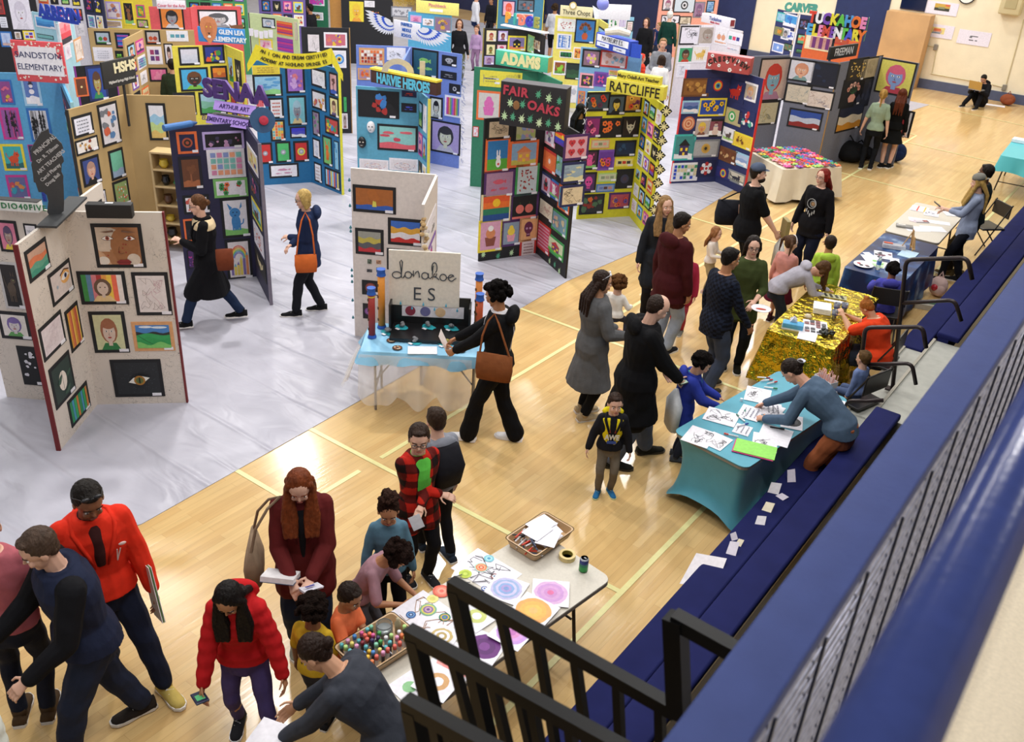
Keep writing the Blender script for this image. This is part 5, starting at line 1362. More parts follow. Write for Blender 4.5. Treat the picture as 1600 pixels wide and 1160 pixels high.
def sheet(p,w,d,rz,label,col='#ece9f0',draw_=None,z=TZ,cat='paper',name='paper_sheet',group='papers on the tables',th=.0015,cols=None):
 SHEETS[0]+=1;o=W2(p,z);z2=.0006+.0004*(SHEETS[0]%9)
 t=thing(name,label,cat,(o.x,o.y,z+z2),rz,group);MB(col).box((0,0,th/2),(w,d,th)).build('sheet',ART,t)
 if draw_:
  pm=draw(draw_,w*.94,d*.94,cols or[col,'#333333'],random.Random(SHEETS[0]));ob=pm.build('drawing',ART,t);ob.matrix_local=Matrix.Translation((0,0,-.0046))@Matrix.Rotation(-pi/2,4,'X')
 return t
# ---- paint-pen table in the foreground
T1=Table([(535,1020),(648,1110),(942,893),(845,838)],'speckled folding table with paint pens and circle paintings in the foreground');plain_table(T1)
TRAY=mat('tan_plastic_tray','#c9a67c',rough=.4,noise=.04)
def tray(p,rz,w,d,label):
 o=W2(p);t=thing('plastic_tray',label,'tray',(o.x,o.y,TZ),rz,'tan plastic trays');m=MB();h=.075;wl=.008
 for(L0,W0,z0,L1,W1,z1)in((w-.04,d-.04,.004,w,d,h),(w,d,h,w+.012,d+.012,h),(w-.02,d-.02,h,w-.055,d-.055,.012)):
  A=rring(L0,W0,.03);B=rring(L1,W1,.035);n=len(A);m.add([(x,y,z0)for x,y in A]+[(x,y,z1)for x,y in B],[(i,(i+1)%n,(i+1)%n+n,i+n)for i in range(n)])
 A=rring(w+.012,d+.012,.035);B=rring(w-.02,d-.02,.03);n=len(A);m.add([(x,y,h)for x,y in A]+[(x,y,h)for x,y in B],[(i,(i+1)%n,(i+1)%n+n,i+n)for i in range(n)])
 A=rring(w-.05,d-.05,.03);m.add([(x,y,.013)for x,y in A],[tuple(range(n))]);A=rring(w-.04,d-.04,.03);m.add([(x,y,.003)for x,y in A],[tuple(reversed(range(n)))])
 ob=m.build('tray_shell',TRAY,t);smooth_angle(ob,50);return t,o
tr,to=tray((592,1017),T1.ang,.47,.32,'tan tray full of upright paint pens nearest the camera')
MB().box((-.0,0,.045),(.006,.27,.06)).box((-.11,.0,.045),(.21,.006,.06)).build('divider',mat('grey_clear_divider','#8a8a94',rough=.2),tr)
rnd=random.Random(11);PENC=['#e86a5c','#f0c03c','#5fb8c0','#3f9a4a','#e8a0c8','#9a86d0','#b8e08a','#e4e2e6','#2a3a8a','#8a2a3a','#f0e07a','#4a8ad0','#d85a9a','#3a2a5a','#e8804a','#8ad0b0']
pens=[]
for i in range(9):
 for j in range(7):
  x,y=-.195+i*.046+rnd.uniform(-.008,.008),-.115+j*.038+rnd.uniform(-.006,.006)
  if x>.04 and y>-.0:continue
  if x>.02 and-.02<y<.0:continue
  pens.append((x,y))
PNM=['coral','amber','aqua','green','pink','lilac','lime','white','navy','maroon','pale yellow','sky blue','magenta','dark violet','orange','mint']
Rz=Matrix.Rotation(T1.ang,3,'Z')
for k,(x,y)in enumerate(pens):
 ci=rnd.randrange(16);c=PENC[ci];q=Rz@Vector((x,y,0));h=rnd.uniform(.085,.115)
 t=thing('paint_pen','upright paint pen with %s cap in the tray of pens'%PNM[ci],'marker',(to.x+q.x,to.y+q.y,TZ+.014),0,'paint pens with %s caps'%PNM[ci])
 MB('#d8d6d8' if k%3 else '#3a3a40').cyl((0,0,0),.0115,h-.03,n=10).build('barrel',PLAST,t);MB(c).lathe((0,0,h-.03),[(.0135,0),(.0135,.028),(.011,.032),(0,.033)],n=12).build('cap',PLAST,t,True)
q=Rz@Vector((.10,.07,0));t=thing('glass_jar','clear glass water jar in the tray of paint pens','jar',(to.x+q.x,to.y+q.y,TZ+.014))
MB().lathe((0,0,0),[(.05,0),(.055,.01),(.055,.09),(.052,.10),(.050,.10),(.052,.088),(.052,.012),(0,.006)],n=24).build('glass',mat('clear_glass','#e8eef0',rough=.05,trans=.85),t,True);MB('#c9d4d8').cyl((0,0,.012),.05,.05,n=20).build('water',mat('cloudy_water','#cfd6d8',rough=.05,trans=.6),t)
q=Rz@Vector((.16,-.02,0));t=thing('spray_bottle','small tan pump bottle beside the glass jar in the pen tray','bottle',(to.x+q.x-.05,to.y+q.y+.03,TZ+.014));MB('#b8ac8c').lathe((0,0,0),[(.02,0),(.022,.08),(.012,.1),(.012,.12),(0,.121)],n=12).build('bottle',PLAST,t,True)
tr2,to2=tray((843,846),T1.ang+.05,.46,.30,'tan tray heaped with white cards and marker pens at the far end');Rz2=Matrix.Rotation(T1.ang+.05,3,'Z')
for i in range(9):
 q=Rz2@Vector((rnd.uniform(-.02,.10),rnd.uniform(-.09,.06),0));t=thing('card_stack_sheet','loose white card heaped in the far tan tray','paper',(to2.x+q.x,to2.y+q.y,TZ+.05+.006*i),T1.ang+rnd.uniform(-.6,.6),'white cards in the far tray');MB('#eceaf2').box((0,0,0),(.2,.15,.002)).build('card',ART,t)
for i in range(16):
 q=Rz2@Vector((-.155+rnd.uniform(-.03,.04),rnd.uniform(-.10,.1),0));c=rnd.choice(['#2a2a30','#8a2a2c','#d8402c','#e2e0e4','#4a3a5a','#2a3a5a']);a=rnd.uniform(0,3)
 t=thing('marker_pen','marker pen lying in the far tan tray','marker',(to2.x+q.x,to2.y+q.y,TZ+.03+.004*i),a,'jumbled markers in the far tray');MB(c).tube([(-.06,0,0),(.04,0,0)],.006,n=8).build('barrel',PLAST,t);MB('#c9c6c8').tube([(.035,0,0),(.068,0,0)],.0068,n=8).build('cap',PLAST,t)
o=W2((886,872));t=thing('masking_tape','roll of masking tape beside the far tan tray','tape',(o.x,o.y,TZ));MB('#dcc488').lathe((0,0,0),[(.062,0),(.062,.036),(.042,.036),(.042,0),(.062,0)],n=28).build('tape',ART,t);MB('#9a8a3a').lathe((0,0,0),[(.0418,.001),(.0418,.035),(.039,.035),(.039,.001)],n=28).build('core',ART,t)
o=W2((911,892));t=thing('soda_can','blue and green soda can near the table corner','can',(o.x,o.y,TZ))
MB().lathe((0,0,0),[(.024,0),(.033,.008),(.033,.05),(.033,.075),(.033,.108),(.026,.12)],n=24,cols=['#b8bcc0','#2f9a4c','#2a7a5c','#2a3a7a','#b8bcc4']).build('can_body',METAL,t,True);MB('#c9ccd0').lathe((0,0,0),[(.026,.12),(.024,.118),(0,.117)],n=24).build('lid',METAL,t);MB('#8a8e94').box((.006,0,.1195),(.02,.012,.002)).build('tab',METAL,t)
A1=T1.ang
C1=['#ece9f2','#5aa0c8','#e0e4ea','#4a8ab8']
sheet((760,893),.30,.42,A1+.1,'large white sheet of small circle tests and squiggles',draw_='scrib',cols=['#ece9f2','#4a4a50'])
sheet((655,972),.46,.40,A1+.06,'wide white sheet of coloured circle tests beside the pen tray',draw_='scrib',cols=['#ece9f2','#a8846a'])
def disc(p,r,cols,label,z=TZ+.006):
 o=W2(p,z);t=thing('painted_circle',label,'painting',(o.x,o.y,z),0,'painted circles on the table');m=MB();rnd_=random.Random(int(p[0]))
 for i,c in enumerate(cols):
  q=r*(1-i/len(cols));m.add([(cos(k*pi/12)*q*rnd_.uniform(.97,1.03),sin(k*pi/12)*q*rnd_.uniform(.97,1.03),.0004*i)for k in range(24)],[tuple(range(24))],c)
 m.build('rings',ART,t);return t
for(p,r,cs,l)in(((764,873),.038,'#7ac0d0,#a8d8e0,#4a9ac0','small aqua painted circle at the top of the test sheet'),((752,887),.050,'#b8d8c8,#e8804a,#f0b08a,#e05a3c,#f0c0a0','orange and mint painted circle'),((727,897),.046,'#c0d050,#a8c03c,#c8d860','lime green painted circle'),((773,901),.030,'#8a4a4a,#e9e4ea,#4a7aa0','small dark red ring with a blue dot'),((757,920),.024,'#3a5aa0,#e9e4ea,#4a7ac0','small blue ring on the test sheet'),((690,924),.062,'#e0604a,#e8806a,#f0a08a,#e86a5c','red and coral painted circle'),((676,936),.040,'#e4de8a,#d8d070','pale yellow painted circle'),((669,953),.058,'#7ab08a,#d8cf60,#8a6aa0,#c9a0b8,#6a4a8a','green, yellow and violet target circle'),((642,961),.034,'#2f5a9a,#6a9ad0,#2a4a80,#a8c0e0','deep blue target circle by the pen tray'),((695,965),.040,'#3a7a5a,#c9a84a,#3a6ab0,#6a9a5a','green and blue earth-like circle')):
 disc(p,r,cs.split(','),l)
PCZ=[.0]
def paintcard(p,sz,rz,cs,label):
 PCZ[0]+=1;zz=.0052+.0042*(PCZ[0]%5)
 o=W2(p,TZ);t=thing('spin_painting',label,'painting',(o.x,o.y,TZ+zz),rz,'circle paintings on white cards');MB('#edeaf2').box((0,0,0),(sz,sz,.002)).build('card',ART,t);m=MB();rn=random.Random(int(p[0]))
 for i,c in enumerate(cs):q=sz*.45*(1-i/len(cs));m.add([(cos(k*pi/14)*q*rn.uniform(.95,1.04),sin(k*pi/14)*q*rn.uniform(.95,1.04),.0015+.0004*i)for k in range(28)],[tuple(range(28))],c)
 m.build('paint_rings',ART,t)
for(p,sz,rz,cs,l)in(((791,922),.25,A1+.35,'#c0bce0,#9ab0d8,#c8c4e8,#8aa8d8,#a89ad0,#7a98cc','lilac and blue ringed painting on a white card'),((860,929),.26,A1+.7,'#d8b0d8,#c898d0,#d0a0d0,#c890c8,#d870a0','mauve ringed painting on the card by the table edge'),((833,958),.27,A1+.2,'#f0a860,#f0b45c,#eebc60,#e8b870','orange ringed painting partly behind the rail'),((800,993),.24,A1+.2,'#c89ae0,#d8a0e0,#d890c8,#c070b8','bright violet painting behind the rail'),((757,1012),.24,A1+.3,'#6a2a7a,#5a1f6a,#7a3a8a','dark purple splash painting behind the rail'),((745,965),.22,A1,'#e6e4ea,#c9d07a,#e6e4ea','pale card with a faint yellow ring'),((712,1040),.28,A1+.1,'#f0a09a,#f08a84,#f0b0a8','coral pink painting near the front edge'),((690,998),.20,A1+.4,'#e6e4ea,#c8b070,#eae6ee,#b8a060,#eae6ee','card with thin gold rings'),((684,1070),.24,A1+.25,'#e9e6ee,#d0a06a,#e9e6ee','card with a small orange blot near the table end'),((640,1075),.2,A1,'#e9e6ee,#8ac08a','card with a faint green mark at the near end')):
 paintcard(p,sz,rz,cs.split(','),l)
for i,(pp,l)in enumerate(((((700,905),(722,898),(716,912),(735,910)),'thin dark squiggly string left of the rail'),(((735,903),(748,898),(738,910),(760,908)),'thin dark squiggly string right of the other'))):
 P_=[W2(p,TZ+.009)for p in pp];tag(MB('#77777c').tube(P_,.0035,n=6).build('squiggle_string',PLAST),l,'string','squiggles on the test sheet')
# ---- turquoise stretch cloth table
T2=Table([(1062,668),(1168,733),(1330,622),(1205,588)],'table in a fitted turquoise stretch cover strewn with marker drawings')
TEAL=mat('turquoise_spandex','#4f9fb4',rough=.6,noise=.05,nscale=10,sheen=.2)
plain_table(T2);m=MB();NN=4
secs=[];prof=[(T2.z+.004,0),(T2.z-.02,0.012),(T2.z-.2,.0),(T2.z-.4,.0),(T2.z-.6,.0),(.03,0)]
base=rring(T2.L+.02,T2.W+.02,.08,6)
def pinch(x,y,z):
 f=1-z/T2.z;k=4*f*(1-f)
 cx=abs(x)/(T2.L/2);cy=abs(y)/(T2.W/2)
 sx=1-.16*k*1.0;sy=1-.20*k
 corner=(min(cx,1)**6)*(min(cy,1)**6)
 side=1-corner
 lift=.16*(1-abs(2*f-1))*0
 return x*(1-.10*k),y*(1-.16*k)
def dense(poly,n):
 out=[]
 for i in range(len(poly)):
  a,b=poly[i],poly[(i+1)%len(poly)];L_=hypot(b[0]-a[0],b[1]-a[1]);q=max(1,int(L_/.08))
  for j in range(q):out.append((a[0]+(b[0]-a[0])*j/q,a[1]+(b[1]-a[1])*j/q))
 return out
D=dense(base,1);n=len(D);rings=[]
for r_ in range(13):
 f=r_/12;ring=[]
 for(x,y)in D:
  cx=abs(x)/(T2.L/2+.01);cy=abs(y)/(T2.W/2+.01);edge_mid=1-(min(cx,cy)**3)
  zb=.02+.13*edge_mid
  z=T2.z+.004-(T2.z-zb)*f;X,Y=pinch(x,y,z if f<.98 else zb*.2)
  ring.append((X,Y,z))
 rings.append(ring)
m.add([p for rg in rings for p in rg],[tuple(range(n))]+[(r_*n+(i+1)%n,r_*n+i,(r_+1)*n+i,(r_+1)*n+(i+1)%n)for r_ in range(12)for i in range(n)])
tc_=m.build('stretch_tablecloth',TEAL,None,True,T2.c);tc_.rotation_euler=(0,0,T2.ang);smooth_angle(tc_,60);tag(tc_,'fitted turquoise stretch tablecloth over the marker table','tablecloth')
ZT=T2.z+.006;A2=T2.ang
for(p,w_,d_,r_,dk,l)in(((1093,683),.30,.25,.25,'scrib','white page with a large looping outline at the near corner'),((1120,690),.25,.2,.1,'scrib','white page half under the looping outline drawing'),((1127,652),.26,.30,.35,'scrib','white page with a black maze-like line'),((1184,618),.30,.24,.45,'scrib','white page with black spiral and box lines'),((1204,641),.24,.22,.2,'scrib','small white page with a pale arc'),((1172,646),.26,.20,.3,'text','white note page with fine print, left of two'),((1204,640),.24,.22,.6,'text','white note page with fine print, right of two'),((1160,672),.18,.15,.3,'text','small printed note beside the orange marker'),((1211,681),.32,.28,.35,None,'stack of blank white paper with a black pen'),((1195,692),.3,.22,.5,'scrib','white page with drawn lines under the blank stack'),((1237,660),.26,.2,.5,'rings','cream card with a black round doodle'),((1307,632),.2,.14,.3,None,'blank strip of paper at the far corner')):
 sheet(p,w_,d_,A2+r_,l,draw_=dk,z=ZT,cols=['#ece9f0','#26262c','#44444c','#2c2c33']if dk!='text' else['#e6e6ee','#8a8a98'])
t=sheet((1180,703),.36,.22,A2-1.15,'bright green construction paper lying over magenta sheets',col='#8fd85c',z=ZT+.006,th=.006);MB('#c9337a').box((-.01,-.012,-.002),(.36,.22,.004)).build('magenta_sheet',ART,t)
def marker(p,a,body,cap,label,z=ZT,L=.13):
 o=W2(p,z);t=thing('marker_pen',label,'marker',(o.x,o.y,z+.013),a,'markers on the turquoise table');MB(body).tube([(-L/2,0,0),(L*.2,0,0)],.0075,n=10).build('barrel',PLAST,t);MB(cap).tube([(L*.18,0,0),(L/2,0,0)],.0085,n=10).build('cap',PLAST,t)
for(p,a,b,c,l)in(((1163,648),.5,'#e8e8ea','#2a7a6a','white marker with a teal cap beside the note pages'),((1157,655),1.2,'#e8e8ea','#2a6a5a','white marker with a green cap, upright angle'),((1160,666),-.3,'#e4e4ea','#2a4aa0','white marker with a blue cap in the middle'),((1142,682),2.0,'#d8d8dc','#d0402c','short marker with a red cap on the printed note'),((1205,654),-.8,'#e4e4ea','#2a4ac0','white marker with a bright blue cap'),((1215,660),-.9,'#e8e8ea','#2a8a5a','white marker with a bright green cap'),((1230,662),-.8,'#3a5a6a','#2a4a5a','dark teal marker by the cream card'),((1214,671),-1.0,'#26262a','#26262a','black pen lying on the blank paper stack'),((1198,596),-.5,'#e8e6e8','#d03a2c','marker with a red cap near the woman, lower'),((1206,600),-.3,'#e8e6e8','#c92a2a','marker with a red cap near the woman, upper'),((1204,608),-.9,'#e8e8e8','#2a8a5a','marker with a green cap near the woman'),((1193,592),-.8,'#e8e8e8','#8a2a3a','marker with a maroon cap near the far edge')):marker(p,A2+a,b,c,l)
o=W2((1158,627),ZT);tag(MB('#dfeaf0').cyl((0,0,0),.014,.03,n=12).build('glue_cap',PLAST,None,False,(o.x,o.y,ZT)),'tiny white bottle cap alone on the turquoise cloth','cap')
def box_of_sticks(p,z,a,n_,label,c='#e8c8c0',lab2='pale craft sticks in a box'):
 o=W2(p,z);t=thing('supply_box',label,'box',(o.x,o.y,z),a);m=MB('#d8d4d8')
 for(x,y,sx,sy)in((0,.05,.22,.004),(0,-.05,.22,.004),(.11,0,.004,.104),(-.11,0,.004,.104)):m.box((x,y,.035),(sx,sy,.07))
 m.box((0,0,.002),(.22,.1,.004));m.build('carton',ART,t);rn=random.Random(n_)
 for i in range(n_):
  x,y=rn.uniform(-.1,.1),rn.uniform(-.04,.04);R_=Matrix.Rotation(a,3,'Z');q=R_@Vector((x,y,0));d=Vector((rn.uniform(-.03,.03),rn.uniform(-.03,.03),.13))
  t2=MB(c).tube([(0,0,0),d],.0045,n=6).build('craft_stick',ART,None,False,(o.x+q.x,o.y+q.y,z+.006));tag(t2,'thin stick standing in the '+label.split(' beside')[0],'stick',lab2)
box_of_sticks((1289,600),ZT,A2+1.3,26,'white carton of pink craft sticks beside the leaning woman','#eab8ac','pink craft sticks in the carton')
o=W2((1297,620),ZT);tag(MB('#9a9aa4').bbox((0,0,.025),(.12,.08,.05),.004,rz=.4).build('small_box',ART,None,False,(o.x,o.y,ZT)),'small grey printed box beside the stick carton','box')
# ---- gold foil table
T3=Table([(1211,512),(1303,537),(1356,469),(1284,448)],'table draped in crinkled gold foil cloth with craft supplies');plain_table(T3)
def gold_mat():
 m_,nt,b=newmat('gold_foil');N=nt.nodes;L=nt.links;b.inputs['Metallic'].default_value=1;b.inputs['Roughness'].default_value=.18;b.inputs['Base Color'].default_value=hx('#d8bc34')
 tc=N.new('ShaderNodeTexCoord');v=N.new('ShaderNodeTexVoronoi');v.inputs['Scale'].default_value=7;L.new(tc.outputs['Object'],v.inputs['Vector']);n2=N.new('ShaderNodeTexNoise');n2.inputs['Scale'].default_value=12;n2.inputs['Detail'].default_value=3;L.new(tc.outputs['Object'],n2.inputs['Vector'])
 ad=N.new('ShaderNodeMath');ad.operation='MULTIPLY_ADD';ad.inputs[1].default_value=.6;L.new(v.outputs[0],ad.inputs[0]);L.new(n2.outputs['Fac'],ad.inputs[2]);bp=N.new('ShaderNodeBump');bp.inputs['Strength'].default_value=.8;bp.inputs['Distance'].default_value=.06;L.new(ad.outputs[0],bp.inputs['Height']);L.new(bp.outputs[0],b.inputs['Normal']);return m_
def drape(T,name,material,label,drop=.66,seed=1,amp=.03,flare=.10,cut=(1,1,1,1),z=None,extra=.01):
 rn=random.Random(seed);z=z or T.z+.004;B=dense(rring(T.L+extra,T.W+extra,.04,3),1);n=len(B);ph=[rn.uniform(0,6)for _ in range(4)];R_=10;rings=[]
 acc=0
 for r_ in range(R_+1):
  f=r_/R_;ring=[];acc=0
  for i,(x,y)in enumerate(B):
   L_=hypot(x,y);acc+=hypot(x-B[i-1][0],y-B[i-1][1])if i else 0
   nx=1 if abs(x)>T.L/2-.03 else 0;ny=1 if abs(y)>T.W/2-.03 else 0
   w_=amp*f*(sin(acc*13+ph[0])+.6*sin(acc*23+ph[1]))+flare*f
   dx=(nx*(1 if x>0 else-1))*w_;dy=(ny*(1 if y>0 else-1))*w_
   ring.append((x+dx,y+dy,z-drop*f+.02*f*sin(acc*9+ph[2])))
  rings.append(ring)
 m_=MB();m_.add([p for rg in rings for p in rg],[tuple(range(n))]+[(r_*n+(i+1)%n,r_*n+i,(r_+1)*n+i,(r_+1)*n+(i+1)%n)for r_ in range(R_)for i in range(n)])
 o=m_.build(name,material,None,True,T.c);o.rotation_euler=(0,0,T.ang);smooth_angle(o,55);return tag(o,label,'tablecloth')
drape(T3,'foil_tablecloth',gold_mat(),'crinkled gold foil tablecloth hanging over the craft table',.62,5,.035,.09)
Z3=T3.z+.006;A3=T3.ang
t=thing('tissue_box','blue and white tissue box on the gold foil table','tissue box',W2((1238,513),Z3),A3-1.3);MB('#5aa6d0').bbox((0,0,.035),(.23,.12,.07),.006).build('carton',ART,t,True);MB('#dfe4ee').box((0,0,.0),(.235,.125,.03)).build('lower_band',ART,t);MB('#eceaf0').add([(-.04,0,.07),(.04,.01,.07),(.03,.02,.12),(-.01,-.02,.13),(-.045,.015,.115),(0,.03,.14)],[(0,1,2,5),(0,5,4),(1,3,2),(0,3,5),(0,1,3)]).build('tissue',ART,t)
sheet((1274,512),.36,.27,A3+.35,'white sheet printed with rows of tiny patterns on gold foil',draw_='grid',z=Z3,cols=['#ecebef','#55555c','#ecebef','#8a5a5a','#3a3a40'])
sheet((1262,524),.3,.2,A3+.2,'crumpled plain white sheet under the patterned sheet',z=Z3)
t=thing('napkin_stack','thick stack of white napkins on the gold foil table','napkins',W2((1284,486),Z3),A3+.3)
for i in range(6):MB('#efedec' if i%2 else '#e2dfe0').box((.002*(i%2),.002*(i%3),.006+.011*i),(.22,.2,.0105)).build('napkin_layer',ART,t)
CLR=mat('clear_plastic','#e4e8ec',rough=.08,trans=.8)
for i,(p,l)in enumerate((((1303,497),'clear plastic cup in front of the napkin stack'),((1306,486),'clear plastic cup beside the napkin stack'),((1318,486),'clear plastic cup close to the orange shirt'))):
 o=W2(p,Z3);t=thing('plastic_cup',l,'cup',o,0,'clear plastic cups');MB().lathe((0,0,0),[(.028,0),(.04,.1),(.038,.1),(.026,.004),(0,.003)],n=18).build('cup',CLR,t,True);MB('#3a4a8a').lathe((0,0,0),[(.0345,.045),(.036,.06)],n=18).build('blue_band',PLAST,t)
t=thing('paint_strip','flat tray of black and grey strips at the back of the gold table','tray',W2((1303,464),Z3),A3-1.3)
MB('#b8b48c').box((0,0,.004),(.3,.12,.008)).build('tray_base',ART,t)
for i in range(4):MB('#2f2c24').box((-.1+.065*i,0,.010),(.03,.09,.004),rz=.3).build('strip',ART,t)
sheet((1305,471),.26,.06,A3-1.3,'narrow strip of white paper beside the dark strips',z=Z3)
t=thing('crumpled_tissue','small crumpled tissue behind the patterned sheet','tissue',W2((1262,497),Z3));MB('#d8c8a8').ball((0,0,.02),(.045,.04,.03),nu=7,nv=5).build('crumple',ART,t)
t=thing('dark_bowl','shiny dark bag of beads by the woman in orange','bag',W2((1290,524),Z3));rn=random.Random(2)
for i in range(14):MB('#1a1e18').ball((rn.uniform(-.06,.06),rn.uniform(-.06,.06),.02+rn.uniform(0,.03)),(.028,.022,.02),nu=8,nv=6).build('bead',PLAST,t,True)
# ---- navy painted cloth table
T4=Table([(1321,420),(1408,442),(1467,385),(1382,364)],'table under a navy cloth painted with pale clouds');plain_table(T4)
def night_mat():
 m_,nt,b=newmat('navy_cloud_cloth');N=nt.nodes;L=nt.links;tc=N.new('ShaderNodeTexCoord');n_=N.new('ShaderNodeTexNoise');n_.inputs['Scale'].default_value=3.2;n_.inputs['Detail'].default_value=4;L.new(tc.outputs['Object'],n_.inputs['Vector'])
 cr=N.new('ShaderNodeValToRGB');e=cr.color_ramp.elements;e[0].position=.45;e[0].color=hx('#12224e');e[1].position=.78;e[1].color=hx('#b8d4e4');k=e.new(.58);k.color=hx('#1f4a82');L.new(n_.outputs['Fac'],cr.inputs[0]);L.new(cr.outputs[0],b.inputs['Base Color']);b.inputs['Roughness'].default_value=.45;return m_
drape(T4,'painted_tablecloth',night_mat(),'navy tablecloth painted with pale clouds under the easel',.6,8,.02,.04)
Z4_=T4.z+.006;A4=T4.ang
t=thing('table_easel','little wooden easel with a chalkboard on the navy table','easel',W2((1419,391),Z4_),A4+.5)
MB('#c9a06a').tube([(-.06,-.04,0),(-.02,.0,.3)],.009,n=5).tube([(.06,-.04,0),(.02,0,.3)],.009,n=5).tube([(0,.12,0),(0,0,.28)],.008,n=5).box((0,-.045,.05),(.2,.03,.012)).build('easel_frame',ART,t);MB('#c9a06a').box((0,-.035,.14),(.19,.012,.16),M=Matrix.Rotation(-.2,3,'X')).build('board_frame',ART,t);MB('#33332f').box((0,-.043,.14),(.15,.006,.12),M=Matrix.Rotation(-.2,3,'X')).build('chalkboard',ART,t)
t=thing('brochure_stack','neat stack of printed brochures on the navy table','brochures',W2((1396,388),Z4_),A4-1.25)
for i in range(5):MB('#e6e2e6' if i%2 else '#a8a8b0').box((0,0,.006+.011*i),(.3,.12,.0105)).build('brochure_layer',ART,t)
MB('#d8603c').box((-.08,.02,.063),(.12,.05,.002)).build('orange_print',ART,t)
for(p,w_,d_,r_,dk,cs,l)in(((1380,399),.3,.24,.3,'blobs','#ece9f0,#4a4a50,#7a4a5a','white page with two small dark pictures on the navy cloth'),((1362,405),.3,.22,.6,None,None,'blank white page at the left edge of the navy table'),((1372,413),.26,.2,.1,'blobs','#dfe8d8,#8ac86a,#b8dca0','page with bright green leaves'),((1398,408),.2,.12,.3,None,None,'small white strip near the chalkboard'),((1357,398),.16,.1,.8,None,None,'tiny white scrap near the table edge')):sheet(p,w_,d_,A4+r_,l,draw_=dk,z=Z4_,cols=cs.split(',')if cs else None)
def plate(p,z,label,dabs,r=.13):
 t=thing('paper_plate',label,'plate',W2(p,z),0,'white paper plates');MB('#efeef2').lathe((0,0,0),[(0,.004),(r*.7,.004),(r,.018),(r,.021),(r*.7,.008),(0,.008)],n=28).build('plate',ART,t,True);rn=random.Random(int(p[0]))
 for c in dabs:MB(c).ball((rn.uniform(-.07,.07),rn.uniform(-.07,.07),.012),(.028,.022,.006),nu=10,nv=6).build('paint_dab',PLAST,t,True)
plate((1349,415),Z4_,'white paper plate of red and black paint dabs',['#b8202c','#2a2a30','#4a4a50','#8a5a5a'])
o=W2((1371,421),Z4_);t=thing('water_bottle','clear water bottle with a blue label on the navy table','bottle',o);MB().lathe((0,0,0),[(.028,0),(.031,.01),(.031,.12),(.012,.16),(.012,.17)],n=18).build('bottle',CLR,t,True);MB('#4a7ac0').lathe((0,0,0),[(.0317,.07),(.0317,.12)],n=18).build('label_band',PLAST,t);MB('#e8e8f0').cyl((0,0,.17),.014,.018,n=12).build('cap',PLAST,t)
t=thing('tri_fold_card','folded pale blue and white card panel standing on edge at the navy table','card',W2((1407,432),.45),A4);MB('#bcd8ec').box((.1,0,.30),(.3,.22,.012)).build('top_fold',ART,t);MB('#dcdfe8').box((-.02,-.10,.08),(.26,.012,.42)).build('side_fold',ART,t)
# ---- plain table by the phone woman
T5=Table([(1381,362),(1464,383),(1508,330),(1435,316)],'bare off-white folding table spread with papers beside the navy cloth table');plain_table(T5)
A5=T5.ang
for(p,w_,d_,r_,dk,cs,l)in(((1437,327),.30,.26,.1,'stripes','#ece9f0,#ece9f0,#e8b83c,#ece9f0,#ece9f0,#d8503c,#ece9f0,#ece9f0','white leaflet with yellow and red bars at the far end'),((1455,334),.3,.22,.2,'scrib','#e4e2ea,#5a5a6a,#5a6a7a','page with grey-blue sketches'),((1485,334),.26,.2,.5,None,None,'white page curling at the far right corner'),((1452,346),.6,.16,-1.25,None,None,'long white paper strip across the table'),((1432,358),.34,.22,-.9,None,None,'large blank page near the small paint set'),((1458,358),.34,.24,-1.0,None,None,'large blank page near the phone woman')):sheet(p,w_,d_,A5+r_,l,draw_=dk,z=TZ,cols=cs.split(',')if cs else None)
t=thing('pencil_tin','flat grey pencil tin on the bare table','tin',W2((1413,355)),A5-1.3);MB('#8f8d8a').bbox((0,0,.015),(.24,.13,.03),.006).build('tin',METAL,t,True);MB('#d8d4cc').box((-.04,.01,.032),(.1,.05,.004)).build('paper_label',ART,t)
t=thing('watercolour_set','small open watercolour set with red pans','paint set',W2((1440,347)),A5-.9);MB('#c9c4cc').box((0,0,.008),(.2,.09,.016)).build('case',PLAST,t)
for i,c in enumerate(('#8a3a3a','#b04a3a','#7a2a34')):MB(c).box((.03+.028*i,0,.017),(.022,.06,.004)).build('paint_pan',PLAST,t)
t=thing('paint_set_cluster','pale pink leaflet beside the watercolour set','leaflet',W2((1428,345)),A5);MB('#e0ccd4').box((0,0,.004),(.14,.1,.003)).build('sheet',ART,t)
# ---- aqua table at the right edge
o=G((1602,232),.74);T6=Table([(1600,222),(1600,240),(1614,250),(1614,228)],'table with an aqua cloth cut by the right edge of the picture',rot=pi/2+.06);plain_table(T6)
drape(T6,'aqua_tablecloth',mat('aqua_plastic_cloth','#58c2cc',rough=.4),'aqua plastic tablecloth at the right edge of the picture',.3,3,.03,.04)
t=thing('white_box_pile','little pile of white cards on the aqua table','cards',G((1594,222),.75));MB('#e9ecf0').box((0,0,.03),(.3,.25,.06)).build('cards',ART,t)
